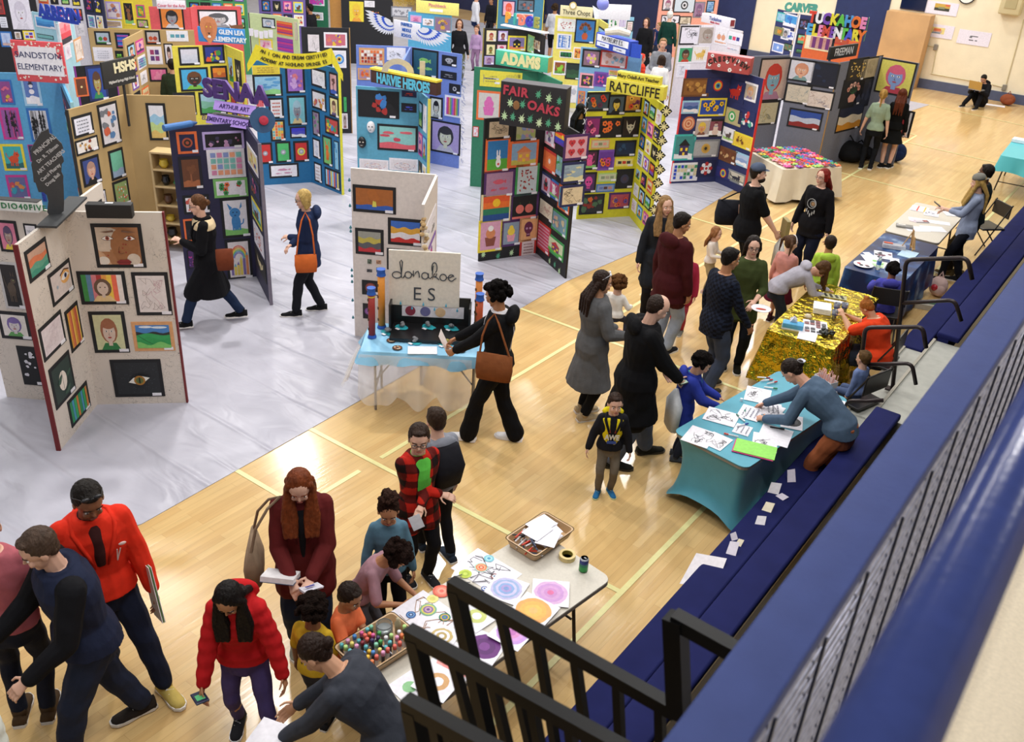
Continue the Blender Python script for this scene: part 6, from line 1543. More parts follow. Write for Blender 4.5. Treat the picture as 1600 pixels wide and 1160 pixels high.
# ---- low table of paper flowers
c4=[(1226,268),(1298,252),(1250,232),(1178,238)]
T7=Table(c4,'low square table covered with bright crumpled paper shapes',1.35,1.25,.62,rot=None)
CRM=mat('cream_cotton','#d9ceb8',rough=.8,noise=.05,nscale=6)
MB().box((0,0,.3),(1.2,1.1,.58)).build('plinth',DLEG,T7.t);MB().box((0,0,.605),(1.35,1.25,.03)).build('tabletop',LAM,T7.t)
drape(T7,'cream_tablecloth',CRM,'cream cotton tablecloth hanging in folds below the paper shapes',.56,12,.05,.10)
rn=random.Random(9);PC=['#d9402c','#8a3a2a','#e8c83c','#2f6aa8','#8a3ab0','#c93a8f','#3f9a5a','#e8703a','#58b0b0','#e8a0b0','#2a3a5a','#9ac86a','#c02a3a'];PCN=['red','russet','yellow','blue','violet','magenta','green','orange','teal','pink','navy','lime','crimson']
Rz7=Matrix.Rotation(T7.ang,3,'Z')
for i in range(10):
 for j in range(10):
  k=rn.randrange(13);q=Rz7@Vector((-.6+i*.13+rn.uniform(-.03,.03),-.55+j*.118+rn.uniform(-.03,.03),0));m=MB(PC[k]);z=.63+rn.uniform(.0,.012)
  for a in range(5):tt=a*1.257+i;m.ball((cos(tt)*.045,sin(tt)*.045,.014),(.038,.026,.012),nu=7,nv=4,M=Matrix.Rotation(tt,3,'Z'))
  m.ball((0,0,.02),(.02,.02,.012),PC[(k+4)%13],nu=6,nv=4);ob=m.build('paper_flower',ART,None,False,(T7.c.x+q.x,T7.c.y+q.y,z));tag(ob,'%s paper flower in the pile on the low table'%PCN[k],'paper flower','%s paper flowers on the low table'%PCN[k])
# ---- Donahoe board, table and sign
w,t_don=board('white display board with a fringed wing behind the Donahoe table','the white Donahoe board','#d9cfc9',[[(548,262,'t'),(682,273,'t')],[(661,320,'t'),(682,274,'t')]])
hang(w,"""
@Z10 0
133 463 425 668 K tree a8622c,d8cf5a,b0662c,2f5ab0 | brown hill split by a yellow road
370 685 605 885 K land 3a6ac0,e0a83c,e8e4e8,c9302c | golden domes over a red chequered table
150 755 343 945 K land 9a9a90,c0b050,5a5a60,c03038 | grey circus over a red curtain
@Z11 0
155 195 250 280 K rings 1f1d20,8a4038,a05a50,8a4038,d8d0d0 | red ring doughnut on black
160 320 220 405 K rings 1f1d20,7a4a8a,9a6aa8,6a3a78 | purple doughnut on black
288 25 410 150 K blobs 5a6a8a,e8e4e8,8a8a9a | framed picture half behind the Donahoe sign
185 85 207 110 _ blobs 6a7a6a,3a3a34 | tiny green figure print
232 90 258 112 _ blobs c99a7a,8a6a5a | tiny tan print
182 138 210 155 _ blobs 5a5a60,2a2a30 | tiny dark grey print
232 130 256 156 _ blobs 5a7a9a,3a4a6a | tiny blue print
""")
fill(w[1],1,5,71,v0=.25,v1=1.85)
m=MB('#d8ccb4');rn=random.Random(3);ww=w[1]
for k in range(31):
 o=ww.o+Vector((0,0,1.95-k*.03))+ww.n*.02;d=Vector((rn.uniform(-.05,.05),rn.uniform(-.05,.05),rn.uniform(-.04,.04)));m.ball(o+d*.6,(.03,.03,.022),nu=6,nv=4,col=rn.choice(['#d8ccb4','#c9b08a','#e6e0dc','#b89868']))
tag(m.build('paper_fringe',ART),'cream crumpled paper fringe down the near edge of the Donahoe board','garland',None,'stuff')
for k,y in enumerate((282,298,322,356,362,423,432,441,470,497)):
 w0=w[0];u_,v_=w0.uv((549+(y-262)*.025,y));o=w0.o+w0.u*(-.02)+Vector((0,0,v_));tag(MB('#3f7f8a').lathe((0,0,-.025),[(0,0),(.016,.012),(.012,.028),(0,.05)],n=10).build('teal_drop',PLAST,None,True,o),'small teal paper drop on the left edge of the Donahoe board','decoration','teal paper drops on the board edge')
pa,pb=G((587,640)),G((737,648));dv=(pb-pa).normalized();nrm=Vector((-dv.y,dv.x,0));
cen=(pa+pb)/2+nrm*.24
class _T:pass
T8=_T();T8.c=Vector((cen.x,cen.y,0));T8.ang=atan2(dv.y,dv.x);T8.L=(pb-pa).length+.22;T8.W=.62;T8.z=.74;T8.t=thing('folding_table','folding table under a light blue cloth in front of the Donahoe board','table',T8.c,T8.ang)
slab(MB(),T8.L,T8.W,.09,.70,.74).build('tabletop',LAM,T8.t)
for sx in(-1,1):
 x=sx*(T8.L/2-.11)
 for sy in(-1,1):MB().tube([(x,sy*.24,.70),(x,sy*.24,0)],.014,n=8).build('leg',LEG,T8.t)
 MB().tube([(x,-.24,.25),(x,.24,.25)],.01,n=6).tube([(x,-.24,.35),(x-sx*.25,-.24,.69)],.009,n=6).build('leg_brace',LEG,T8.t)
drape(T8,'blue_tablecloth',mat('light_blue_plastic','#8cc4e4',rough=.4,noise=.05),'light blue plastic tablecloth with scalloped edge on the Donahoe table',.12,21,.03,.05,extra=.05)
TUL=mat('white_tulle','#f0ece8',rough=.9,alpha=.38)
m=MB();
def tul(i,j):
 s_=i;q=1-j;x=-T8.L/2-.04+s_*(T8.L*.93);drop=.42+.14*abs(sin(s_*9));y=-T8.W/2-.05-.05*sin(s_*26)*j-.10*j
 return(x,y,.72-drop*j)
m.grid(tul,60,6);m.grid(lambda i,j:(-T8.L/2-.05-.16*j-.03*sin(i*14)*j,-T8.W/2-.05+i*T8.W*.8,.72-.40*j),16,5)
tu=m.build('tulle_skirt',TUL,None,True,T8.c);tu.rotation_euler=(0,0,T8.ang);tag(tu,'sheer white tulle skirt hanging from the Donahoe table','table skirt')
Z8_=.752
def onT8(x,y,z=Z8_):q=Matrix.Rotation(T8.ang,3,'Z')@Vector((x,y,0));return Vector((T8.c.x+q.x,T8.c.y+q.y,z))
t=thing('wire_rack','low black tray rack at the back of the Donahoe table','rack',onT8(.02,.12,Z8_),T8.ang)
MB('#161618').box((0,-.02,.02),(.80,.40,.04)).box((0,.17,.18),(.84,.02,.36)).box((-.42,.08,.16),(.02,.2,.32)).box((.42,.08,.16),(.02,.2,.32)).build('rack_frame',PLAST,t)
MB('#e2dfe6').box((.02,.155,.19),(.66,.01,.13)).build('white_strip',ART,t)
for i,c in enumerate(('#8a3044','#6a6a9a','#d8b890','#e6e2e8')):MB(c).lathe((-.22+.16*i,.145,.19),[(.028,-.004),(.055,-.004),(.055,.0),(.028,.0)],n=16,M=Matrix.Rotation(pi/2,3,'X')).build('printed_ring',ART,t)
a,b,u,n=facing((607,390),(720,397),1.80);zt=1.80
a=onplane((607,390),onT8(0,.265),Vector((-nrm.x,-nrm.y,0)));b=onplane((720,397),onT8(0,.265),Vector((-nrm.x,-nrm.y,0)))
zt=(a.z+b.z)/2;hh=zt-onplane((608,476),onT8(0,.265),Vector((-nrm.x,-nrm.y,0))).z;wS=(Vector((b.x-a.x,b.y-a.y,0))).length
t=thing('school_sign','large white board with hand-lettered donahoe ES standing on the table','sign',M=frame(Vector(((a.x+b.x)/2,(a.y+b.y)/2,zt-hh/2)),dv,-nrm),group=None)
MB('#e0d8cc').bbox((0,.012,0),(wS,.024,hh),.004).build('sign_board',ART,t)
def cur(pts,x0,z0,s_):return[(x0+x*s_,-.006,z0+z*s_)for x,z in pts]
m=MB('#3b424c');S_=wS/9.6;X0=-wS*.46;Zb=.02
def arc(cx,cz,rx,rz_,a0,a1,n=12):return[(cx+cos(radians(a0+(a1-a0)*i/n))*rx,cz+sin(radians(a0+(a1-a0)*i/n))*rz_)for i in range(n+1)]
STR=[arc(.72,.5,.62,.5,0,360),[(1.34,.6),(1.42,1.6),(1.5,2.5),(1.3,2.8),(1.12,2.5),(1.3,1.2),(1.36,.15),(1.6,.1),(1.8,.5)],arc(2.25,.6,.45,.5,100,460),[(2.7,.8),(2.95,.5),(2.95,1.3),(2.95,.3),(3.3,1.1),(3.55,1.25),(3.7,.9),(3.75,.3)],arc(4.5,.6,.45,.5,60,420),[(4.95,1.0),(4.98,.4),(5.2,.2),(5.45,.5)],arc(5.75,1.9,.35,.8,-60,240),[(5.6,2.2),(5.5,1.0),(5.5,0.1),(5.75,1.0),(6.1,1.0),(6.0,.6),(5.7,.55),(6.1,.4),(6.4,.1)],arc(6.95,.5,.45,.5,100,460),[(7.4,.5),(7.8,.5),(8.2,.75)]+arc(8.05,.5,.4,.5,30,330),[(8.4,.25),(8.7,.5)]]
for st in STR:m.tube([(X0+x*S_,-.006,Zb-.02+z*S_*.95)for x,z in st],.0055,n=5)
m.build('cursive_name',ART,t)
text_mesh('E S','lettering',ART,hh*.34,t,.002,Matrix.Translation((0,-.004,-hh*.28))@RX90,-.001,'CENTER',0,.95,'#3b424c')
for i,(x,y,h_,c1,r_,l)in enumerate(((-.57,-.02,.55,'#9a2f2c',.036,'dark red cardboard tube with a blue cap at the front left'),(-.50,.22,.66,'#d88a2c',.038,'tall orange cardboard tube with a blue cap at the back left'),(.52,.25,.66,'#c97a34',.036,'tall orange tube with a blue cap at the back right'),(.54,.05,.52,'#b8502c',.036,'short rust tube with a blue cap at the right'))):
 t=thing('cardboard_tube',l,'tube',onT8(x,y),0,'decorated cardboard tubes on the Donahoe table');MB(c1).cyl((0,0,.02),r_,h_-.02,n=20).build('tube_wall',ART,t,True)
 MB('#2458b0').lathe((0,0,h_-.05),[(r_+.012,-.01),(r_+.004,.02),(r_+.006,.052),(r_+.01,.062),(0,.066)],n=14).build('blue_cap',ART,t);MB('#2458b0').lathe((0,0,0),[(r_+.012,0),(r_+.003,.03)],n=14).build('blue_foot',ART,t)
 if i==0:MB('#d8c03c').lathe((0,0,h_-.09),[(r_+.003,0),(r_+.003,.012)],n=16).build('yellow_band',ART,t)
 m=MB('#5a3a1c');
 for k in range(4):m.box((r_*cos(-1.9)*1.0,-r_-.001,.1+k*h_*.2),(.02,.002,.03))
 m.build('painted_marks',ART,t)
rn=random.Random(8)
for i,(x,y,l)in enumerate(((-.28,.16,'grey crumpled clay lump at the back left'),(.0,.2,'grey clay piece behind the middle'),(.25,.2,'grey clay piece at the back right'),(-.12,-.08,'grey clay creature at the front on teal paper'),(.2,-.1,'small olive clay cup on teal paper'),(-.42,.1,'pale clay ball beside the orange tube'))):
 o=onT8(x,y,Z8_+(.042 if y>.15 and x>-.35 else .0));m=MB('#2fa8b4');m.add([(cos(k*pi/7)*.09*rn.uniform(.8,1.1),sin(k*pi/7)*.06*rn.uniform(.8,1.1),.003)for k in range(14)],[tuple(range(14))])
 t=thing('clay_figure',l,'clay figure',o,0,'clay pieces on teal paper');m.build('teal_paper',ART,t);m=MB('#77787c' if i!=4 else '#9a8a3c')
 for k in range(5):m.ball((rn.uniform(-.02,.02),rn.uniform(-.02,.02),.022+.006*k),(rn.uniform(.018,.03),rn.uniform(.018,.03),.018),nu=8,nv=6)
 m.build('clay',ART,t,True);MB('#e8e6ec').box((.0,-.065,.005),(.05,.03,.002)).build('title_card',ART,t)
for i,(x,y)in enumerate(((-.36,-.08),(-.28,-.24),(.36,-.08),(.37,-.22),(.30,-.0))):
 disc_=thing('painted_tile','round brown and cream patterned disc, %s'%('left back','left front','right middle','right front','right back')[i]+' on the Donahoe table','disc',onT8(x,y),0,'patterned discs');m=MB()
 m.cyl((0,0,0),.052,.006,'#4a3226',20)
 for k in range(9):t_=k*.7;m.ball((cos(t_)*.028,sin(t_)*.028,.007),(.012,.008,.0015),rn.choice(['#e6dcc8','#b0683c','#d8c8a8']),nu=6,nv=4)
 m.build('disc',ART,disc_)
t=thing('paper_sheet','white printed page lying at the front of the Donahoe table','paper',onT8(-.02,-.26,Z8_),T8.ang+.1);MB('#e6e6ec').box((0,0,.001),(.3,.17,.002)).build('sheet',ART,t)
for i in range(6):
 tag(MB('#4aa8c8').lathe((0,0,0),[(0,0),(.012,.01),(.008,.022),(0,.05)],n=8).build('paper_raindrop',PLAST,None,True,onT8(-.3+.12*i,.235,1.02-.05*(i%2))),'small blue raindrop hanging in front of the black rack','decoration','blue raindrops above the rack')
# ---- pottery shelves
a,b,u,n=facing((234,236),(282,240),1.45);o=a.lerp(b,.5);A_=atan2(u.y,u.x)
t=thing('wooden_shelf','pale wooden shelf unit of small pots before the brown board','shelf',(o.x,o.y,0),A_);LW=(b-a).length
SH=mat('pale_pine','#cdb180',rough=.6,noise=.08,nscale=8)
for sx in(-1,1):MB().box((sx*LW/2,.12,.72),(.025,.26,1.44)).build('side_panel',SH,t)
MB().box((0,.25,.72),(LW,.01,1.44)).build('back_panel',SH,t)
zs=(.18,.42,.68,.95,1.19,1.43)
for z in zs:MB().box((0,.12,z),(LW,.26,.022)).build('shelf_board',SH,t)
rn=random.Random(6);PN=[('black','#1c1c1e'),('green','#3f8a5a'),('yellow','#d8b83c'),('blue','#3a6ab0'),('brown','#5a3a26'),('white and blue','#a8b8c8')]
for zi,z in enumerate(zs[:-1]):
 for k in range(2 if zi else 1):
  nm,c=PN[(zi*2+k)%6];x=(-.22+.42*k)*LW+.02;q=Matrix.Rotation(A_,3,'Z')@Vector((x,.08,0));wdt=rn.uniform(.055,.08);hgt=rn.uniform(.06,.15)
  tt=MB(c).lathe((0,0,0),[(wdt*.5,0),(wdt,hgt*.5),(wdt*.75,hgt*.9),(wdt*.85,hgt),(wdt*.7,hgt),(wdt*.5,hgt*.4),(0,hgt*.2)],n=16).build('clay_pot',mat('ceramic_glaze',attr=True,rough=.18),None,True,(o.x+q.x,o.y+q.y,z+.012));tag(tt,'%s glazed pot on the %s pottery shelf, %s side'%(nm,('lowest','second lowest','middle','second highest','highest')[zi],'left' if k==0 else 'right'),'pot','pots on the wooden shelves')
# ---- black stool piles beside the grey panels, bags on the floor
def blob_bag(p,s_,col,label,cat='bag',name='backpack',z=0,n=3):
 o=G(p,z);t=thing(name,label,cat,o,0);m=MB(col);rn=random.Random(int(p[0]));m.ball((0,0,s_[2]*.5),(s_[0],s_[1],s_[2]*.5),nu=16,nv=10);m.ball((.2*s_[0],-.5*s_[1],s_[2]*.4),(s_[0]*.7,s_[1]*.6,s_[2]*.34),nu=12,nv=8);m.build('bag_body',CLOTH,t,True);MB(col).tube([(-.3*s_[0],0,s_[2]*.9),(0,0,s_[2]*1.25),(.3*s_[0],0,s_[2]*.9)],.015,n=6).build('strap',CLOTH,t);return t
blob_bag((1320,250),(.45,.3,.42),'#121214','black cloth-covered heap at the foot of the grey panels');blob_bag((1398,252),(.2,.16,.4),'#1c2a4c','dark blue backpack against the last grey panel')
blob_bag((1340,246),(.38,.25,.30),'#151517','low black bag pile between the girls and the grey panel')
blob_bag((1572,164),(.20,.16,.30),'#8a4a30','rust brown tote bag beside the seated student');sheet((1555,165),.5,.25,.2,'white papers on the floor beside the seated student',z=.004)
t=blob_bag((1462,462),(.13,.11,.30),'#d8b8b0','crumpled red and white shopping bag on the floor by the bleachers',name='shopping_bag');MB('#c0303c').ball((-.03,-.1,.15),(.05,.03,.05),nu=12,nv=8).build('red_logo',PLAST,t,True)
t=thing('shoe_box','pale box on the floor between the hand rails and the bleachers','box',G((1452,482),0),.3);MB('#b8b0a0').bbox((0,0,.04),(.42,.2,.08),.006).build('carton',ART,t);MB('#3a6a4a').box((0,0,.083),(.2,.08,.003)).build('green_label',ART,t)
SCR=[((1099,893),.40,.16,.32,1.25),((1141,868),.42,.05,.26,1.2),((1154,851),.43,.03,.1,1.0),((1207,772),.42,.06,.22,1.2),((1221,777),.43,.05,.08,.6),((1198,797),.43,.05,.16,1.1),((1188,815),.44,.05,.1,1.4),((1236,747),.45,.05,.16,1.7),((1322,659),.7,.04,.1,1.0),((1298,683),.7,.04,.12,1.1),((1147,842),.43,.04,.10,2.0)]
for i,(p,z,w_,d_,a)in enumerate(SCR):
 o=G(p,z);t=thing('paper_scrap','torn pale paper scrap tucked along the navy bench, %s'%('nearest the camera and longest','second nearest, tall and narrow','tiny one beside the second','grey one in the middle cluster','cream one in the middle cluster','triangular one below the middle cluster','small flat cream one','upright one near the turquoise table','small one closest to the aisle steps','small one near the bench end','thin one behind the nearest')[i],'paper',o,a-.9,'paper scraps on the navy bench')
 R_=Matrix.Rotation(radians(20+8*(i%4)),3,'X');MB(('#e6e0e4','#d8d0dc','#e8dcc0')[i%3]).add([R_@Vector(v)for v in((-w_,-d_/2,.004),(w_*.7,-d_/2.5,.004),(w_,d_/2,.004),(-w_*.5,d_/2.2,.004),(-w_,-d_/2,.0025),(w_*.7,-d_/2.5,.0025),(w_,d_/2,.0025),(-w_*.5,d_/2.2,.0025))],[(0,1,2,3),(7,6,5,4),(0,4,5,1),(1,5,6,2),(2,6,7,3),(3,7,4,0)]).build('scrap',ART,t)
# ================================================================ people: one remeshed body each, clothes and hair as parts
DEF=[]
def remesh(m,name,vox,sm,material,parent,colfn,disp=None):
 me0=bpy.data.meshes.new('tmp');me0.from_pydata(m.v,[],m.f);t=bpy.data.objects.new('tmp',me0);COL.objects.link(t)
 r=t.modifiers.new('r','REMESH');r.mode='VOXEL';r.voxel_size=vox;r.use_smooth_shade=True
 s=t.modifiers.new('s','SMOOTH');s.factor=.5;s.iterations=sm
 o=bpy.data.objects.new(name,bpy.data.meshes.new(name));COL.objects.link(o);o.parent=parent;DEF.append((t,o,material,colfn,disp));return o
def capsule(m,a,b,ra,rb,n=10):
 a=Vector(a);b=Vector(b);d=b-a;L=d.length
 if L<1e-6:d=Vector((0,0,1));L=1e-6
 M=d.to_track_quat('Z','Y').to_matrix();prof=[]
 for i in range(4):t=-pi/2+pi/2*i/4;prof.append((max(cos(t)*ra,1e-4),sin(t)*ra))
 prof+=[(ra,0),(rb,L)]
 for i in range(1,5):t=pi/2*i/4;prof.append((max(cos(t)*rb,1e-4),L+sin(t)*rb))
 m.lathe(a,prof,n=n,M=M)
def loft(m,secs,n=18,p=2.3):
 base=len(m.v);vs=[]
 for c,rx,ry,R in secs:
  for k in range(n):
   t=2*pi*k/n;x,y=cos(t),sin(t);x=abs(x)**(2/p)*(1 if x>0 else-1);y=abs(y)**(2/p)*(1 if y>0 else-1);vs.append(R@Vector((x*rx,y*ry,0))+c)
 q=len(secs);m.add(vs,[(i*n+k,i*n+(k+1)%n,(i+1)*n+(k+1)%n,(i+1)*n+k)for i in range(q-1)for k in range(n)]+[tuple(reversed(range(n))),tuple((q-1)*n+k for k in range(n))])
def ik(S,T,a,b,hint):
 d=T-S;L=d.length
 if L>(a+b)*.995:d=d*((a+b)*.995/L);T=S+d;L=d.length
 L=max(L,abs(a-b)+.01);u=d.normalized();x=(a*a-b*b+L*L)/(2*L);hgt=sqrt(max(a*a-x*x,0));w=hint-u*hint.dot(u)
 w=w.normalized()if w.length>1e-4 else u.orthogonal().normalized();return S+u*x+w*hgt,T
def solid(c):
 c=np.array(lin(c));return lambda v:np.tile(c,(len(v),1))
def plaid(c1,c2,c3,s=.07):
 a,b,c=(np.array(lin(k))for k in(c1,c2,c3))
 def f(v):
  g1=(np.sin(v[:,0]*pi/s+v[:,1]*2)>0).astype(float);g2=(np.sin(v[:,2]*pi/s)>0).astype(float);q=(g1+g2)[:,None]
  return np.where(q==0,a,np.where(q==1,b,c))
 return f
def lumps(s,amp):return lambda v:amp*(np.sin(v[:,0]*s+1.3*np.sin(v[:,2]*s*.7))*np.sin(v[:,1]*s*1.1+v[:,2]*s))
SK={'pale':'#d9ab94','fair':'#cf9a80','tan':'#b07a56','brown':'#8a5a40','dark':'#5f3c2c','light':'#c99676'}
def person(label,px,at='h',h=1.65,face=180,skin='fair',hair=('short','#3a2a20'),top=('shirt','#555555'),bot=('pants','#20242e'),shoe='#1c1c1e',lean=0,side=0,twist=0,head=(0,0),LH=None,RH=None,LF=(-.05,0),RF=(.05,0),sit=None,hf=.135,bulk=1.0,vox=.007,z0=0.0,inner=None,glasses=None,hem=None,group=None,fem=False,footr=(0,0),knee=None,lift=(0,0),curl=(.5,.5),shade=None,beard=None,name='person',eh=None):
 near=vox<=.006;S=(1-hf)/.865*h;hh=hf*h
 g=G(px,z0)if at=='f' else G(px,z0+h*(.5+.5*cos(radians(lean))))
 v=Vector((g.x,g.y,0)).normalized();a=radians(-face);fw=Vector((v.x*cos(a)-v.y*sin(a),v.x*sin(a)+v.y*cos(a),0));rz=atan2(-fw.x,fw.y)
 RC=Matrix.Rotation(radians(twist),3,'Z')@Matrix.Rotation(radians(side),3,'Y')@Matrix.Rotation(radians(-lean),3,'X');I=Matrix.Identity(3)
 pel=Vector((0,0,.505*S))if sit is None else Vector((0,0,sit));ky=-.10*S*sin(radians(lean))if sit is None else 0;pel.y=ky
 LV=[(-.06,.080,.066),(0,.094,.072),(.05,.088,.064),(.10,.080 if not fem else .070,.058),(.16,.088 if not fem else .078,.063),(.22,.100 if not fem else .088,.070 if not fem else .074),(.275,.105 if not fem else .092,.066),(.312,.085,.052),(.335,.045,.040)]
 cen=[];pos=Vector(pel);prev=0
 for(z,rx,ry)in LV:
  t=min(max((z-.0)/.14,0),1);q=I.to_quaternion().slerp(RC.to_quaternion(),t).to_matrix();pos=pos+q@Vector((0,0,(z-prev)*S))if z>0 else pel+Vector((0,0,z*S));prev=z if z>0 else 0;cen.append((pos.copy(),q))
 at_=lambda i:cen[i]
 nb=cen[-1][0];RH_=RC@Matrix.Rotation(radians(-head[0]),3,'Z')@Matrix.Rotation(radians(-head[1]),3,'X');hb=nb+RC@Vector((0,.012*h,.035*S-.01*h));HP=lambda x,y,z:hb+RH_@Vector((x*hh,(y+.02)*hh,z*hh))
 sw=(.090 if not fem else .080)*S*(.5+.5*bulk);sh=[cen[7][0]+RC@Vector((s*sw,0,-.018*S))for s in(-1,1)]
 hands=[];arms=[]
 for i,(s,T)in enumerate(((-1,LH),(1,RH))):
  T=Vector((s*.15*S,.03*S,.46*S))if T is None else Vector(T)*h
  hint=Vector((s*.55,-.7,-.55));e,w=ik(sh[i],T,.170*S,.150*S,hint);arms.append((sh[i],e,w))
 hips=[pel+Vector((s*.052*S,0,-.01*S))for s in(-1,1)];legs=[]
 for i,F in enumerate((LF,RF)):
  fx,fy=F[0]*h,F[1]*h;K=Vector(((-1,1)[i]*.15,1,.1))if knee is None else Vector(knee);an=Vector((fx,fy,.045*S+lift[i]*h));k,an=ik(hips[i],an,.235*S,.235*S,K);legs.append((hips[i],k,an))
 ht=HP(0,-.05,1.02);R3=Matrix.Rotation(rz,3,'Z')
 if at=='f':base=Vector((g.x,g.y,z0))
 else:g2=G(px,z0+ht.z);q=R3@Vector((ht.x,ht.y,0));base=Vector((g2.x-q.x,g2.y-q.y,z0))
 t=thing(name,label,'person',base,rz,group);sk=SK.get(skin,skin);b=bulk
 m=MB();loft(m,[(c,rx*S*b*.93,ry*S*b*.93,q)for(c,q),(z,rx,ry)in zip(cen,LV)]);capsule(m,nb-RC@Vector((0,0,.03*S)),HP(0,-.08,.25),.27*hh,.23*hh)
 m.ball(HP(0,-.05,.60),(.335*hh,.405*hh,.40*hh),M=RH_,nu=20,nv=14);m.ball(HP(0,.07,.34),(.262*hh,.285*hh,.33*hh),M=RH_,nu=16,nv=12);m.ball(HP(0,.22,.085),.10*hh,nu=10,nv=8)
 m.ball(HP(0,.37,.40),(.05*hh,.075*hh,.055*hh),M=RH_,nu=10,nv=8);capsule(m,HP(0,.31,.55),HP(0,.385,.42),.028*hh,.04*hh,8)
 for s in(-1,1):m.ball(HP(s*.345,-.03,.46),(.035*hh,.085*hh,.13*hh),M=RH_,nu=10,nv=8);m.ball(HP(s*.15,.285,.36),(.09*hh,.07*hh,.1*hh),M=RH_,nu=10,nv=8)
 m.ball(HP(0,.30,.62),(.22*hh,.05*hh,.035*hh),M=RH_,nu=12,nv=6)
 for i,(s0,e,w)in enumerate(arms):
  sg=(-1,1)[i];capsule(m,s0,e,.031*S*b,.024*S*b);capsule(m,e,w,.024*S*b,.0155*S)
  D=(w-e).normalized();N=Vector((-sg,0,.0))if D.z<-.6 else Vector((-sg*.5,0,-.9)if curl[i]<2 else(0,0,1));N=(N-D*N.dot(D)).normalized();C_=D.cross(N)*sg*-1
  fr=C_ if C_.dot(Vector((0,1,.6)))>0 else-C_;u_=.0122*h;P0=w+D*.012*h;P1=w+D*.052*h
  loft(m,[(P0,.0165*h,.011*h,Matrix((fr,N,D)).transposed()),(P1,.023*h,.010*h,Matrix((fr,N,D)).transposed())],10,2)
  for k in range(4):
   r0=P1+fr*(k-1.5)*u_;cu=curl[i]%2;d1=(D*cos(cu)+N*sin(cu));d2=(D*cos(cu*2.2)+N*sin(cu*2.2));l1=(.024,.028,.030,.026)[k]*h
   capsule(m,r0-D*.01*h,r0+d1*l1,.0049*h,.0046*h,6);capsule(m,r0+d1*l1,r0+d1*l1+d2*l1*.85,.0046*h,.0038*h,6)
  tb=P0+fr*.018*h;dt=(D*.7+fr*.75+N*.35).normalized();capsule(m,tb,tb+dt*.026*h,.0062*h,.0052*h,6);capsule(m,tb+dt*.026*h,tb+dt*.026*h+(D*.8+N*.5+fr*.2).normalized()*.02*h,.0052*h,.0042*h,6)
  hands.append((w+D*.055*h,D,N,fr))
 for(hp,k,an)in legs:capsule(m,hp,k,.046*S*b,.032*S*b);capsule(m,k,k.lerp(an,.35),.031*S*b,.033*S*b);capsule(m,k.lerp(an,.35),an,.033*S*b,.021*S)
 for i,(hp,k,an)in enumerate(legs):ft=Matrix.Rotation(radians(-footr[i]),3,'Z')@Vector((0,1,0));capsule(m,an-Vector((0,0,.02*S)),an+ft*.06*S-Vector((0,0,.031*S)),.018*S,.009*S)
 remesh(m,'body',vox if near else max(vox,.0075),2,SKIN,t,solid(sk))
 m=MB('#efe9e4')
 for s in(-1,1):m.ball(HP(s*.145,.305,.50),(.058*hh,.03*hh,.03*hh),M=RH_,nu=10,nv=6);m.ball(HP(s*.145,.322,.498),(.028*hh,.02*hh,.028*hh),'#2a1e18',M=RH_,nu=8,nv=6)
 m.build('eyes',PLAST,t,True);bc=hair[1]if hair[0]not in('bald',)else '#3a2a20';m=MB(bc)
 for s in(-1,1):m.tube([HP(s*.06,.352,.585),HP(s*.15,.350,.61),HP(s*.235,.285,.585)],.014*hh,n=5)
 m.build('eyebrows',HAIR,t);MB('#a85a50' if skin not in('brown','dark')else '#7a4038').ball(HP(0,.352,.225),(.095*hh,.03*hh,.026*hh),M=RH_,nu=10,nv=6).build('mouth',SKIN,t,True)
 if glasses:
  m=MB(glasses)
  for s in(-1,1):m.tube([HP(s*.15+cos(q*pi/5)*.095,.375,.495+sin(q*pi/5)*.07)for q in range(11)],.012*hh,n=5);m.tube([HP(s*.245,.37,.52),HP(s*.36,-.03,.52)],.011*hh,n=4)
  m.tube([HP(-.055,.38,.5),HP(.055,.38,.5)],.012*hh,n=4);m.build('glasses',PLAST,t)
 if shade:
  m=MB(shade)
  for s in(-1,1):m.ball(HP(s*.15,.22,.96),(.11*hh,.05*hh,.06*hh),M=RH_,nu=10,nv=6);m.tube([HP(s*.25,.18,.96),HP(s*.37,-.12,.74)],.013*hh,n=4)
  m.tube([HP(-.05,.24,.97),HP(.05,.24,.97)],.013*hh,n=4);m.build('sunglasses',PLAST,t,True)
 st,hc=hair[0],hair[1];L=hair[2]if len(hair)>2 else .5;m=MB();rn=random.Random(len(label));curly=st in('afro','puff','curls')
 if st!='none':
  e1=.05 if curly else 0
  if st=='bald':m.ball(HP(0,-.17,.60),(.372*hh,.36*hh,.37*hh),M=RH_,nu=18,nv=12)
  else:m.ball(HP(0,-.115,.665),(.375*hh,.41*hh,.40*hh),M=RH_,nu=18,nv=12)
  m.ball(HP(0,-.235,.46),(.31*hh,.235*hh,.30*hh),M=RH_,nu=14,nv=10)
  if st in('short','cap','bun','pony','puff','pigtails'):
   for s in(-1,1):m.ball(HP(s*.27,-.10,.58),(.11*hh,.2*hh,.2*hh),M=RH_,nu=10,nv=8)
  if st=='short':m.ball(HP(0,.14,.90),(.24*hh,.17*hh,.09*hh),M=RH_,nu=12,nv=8)
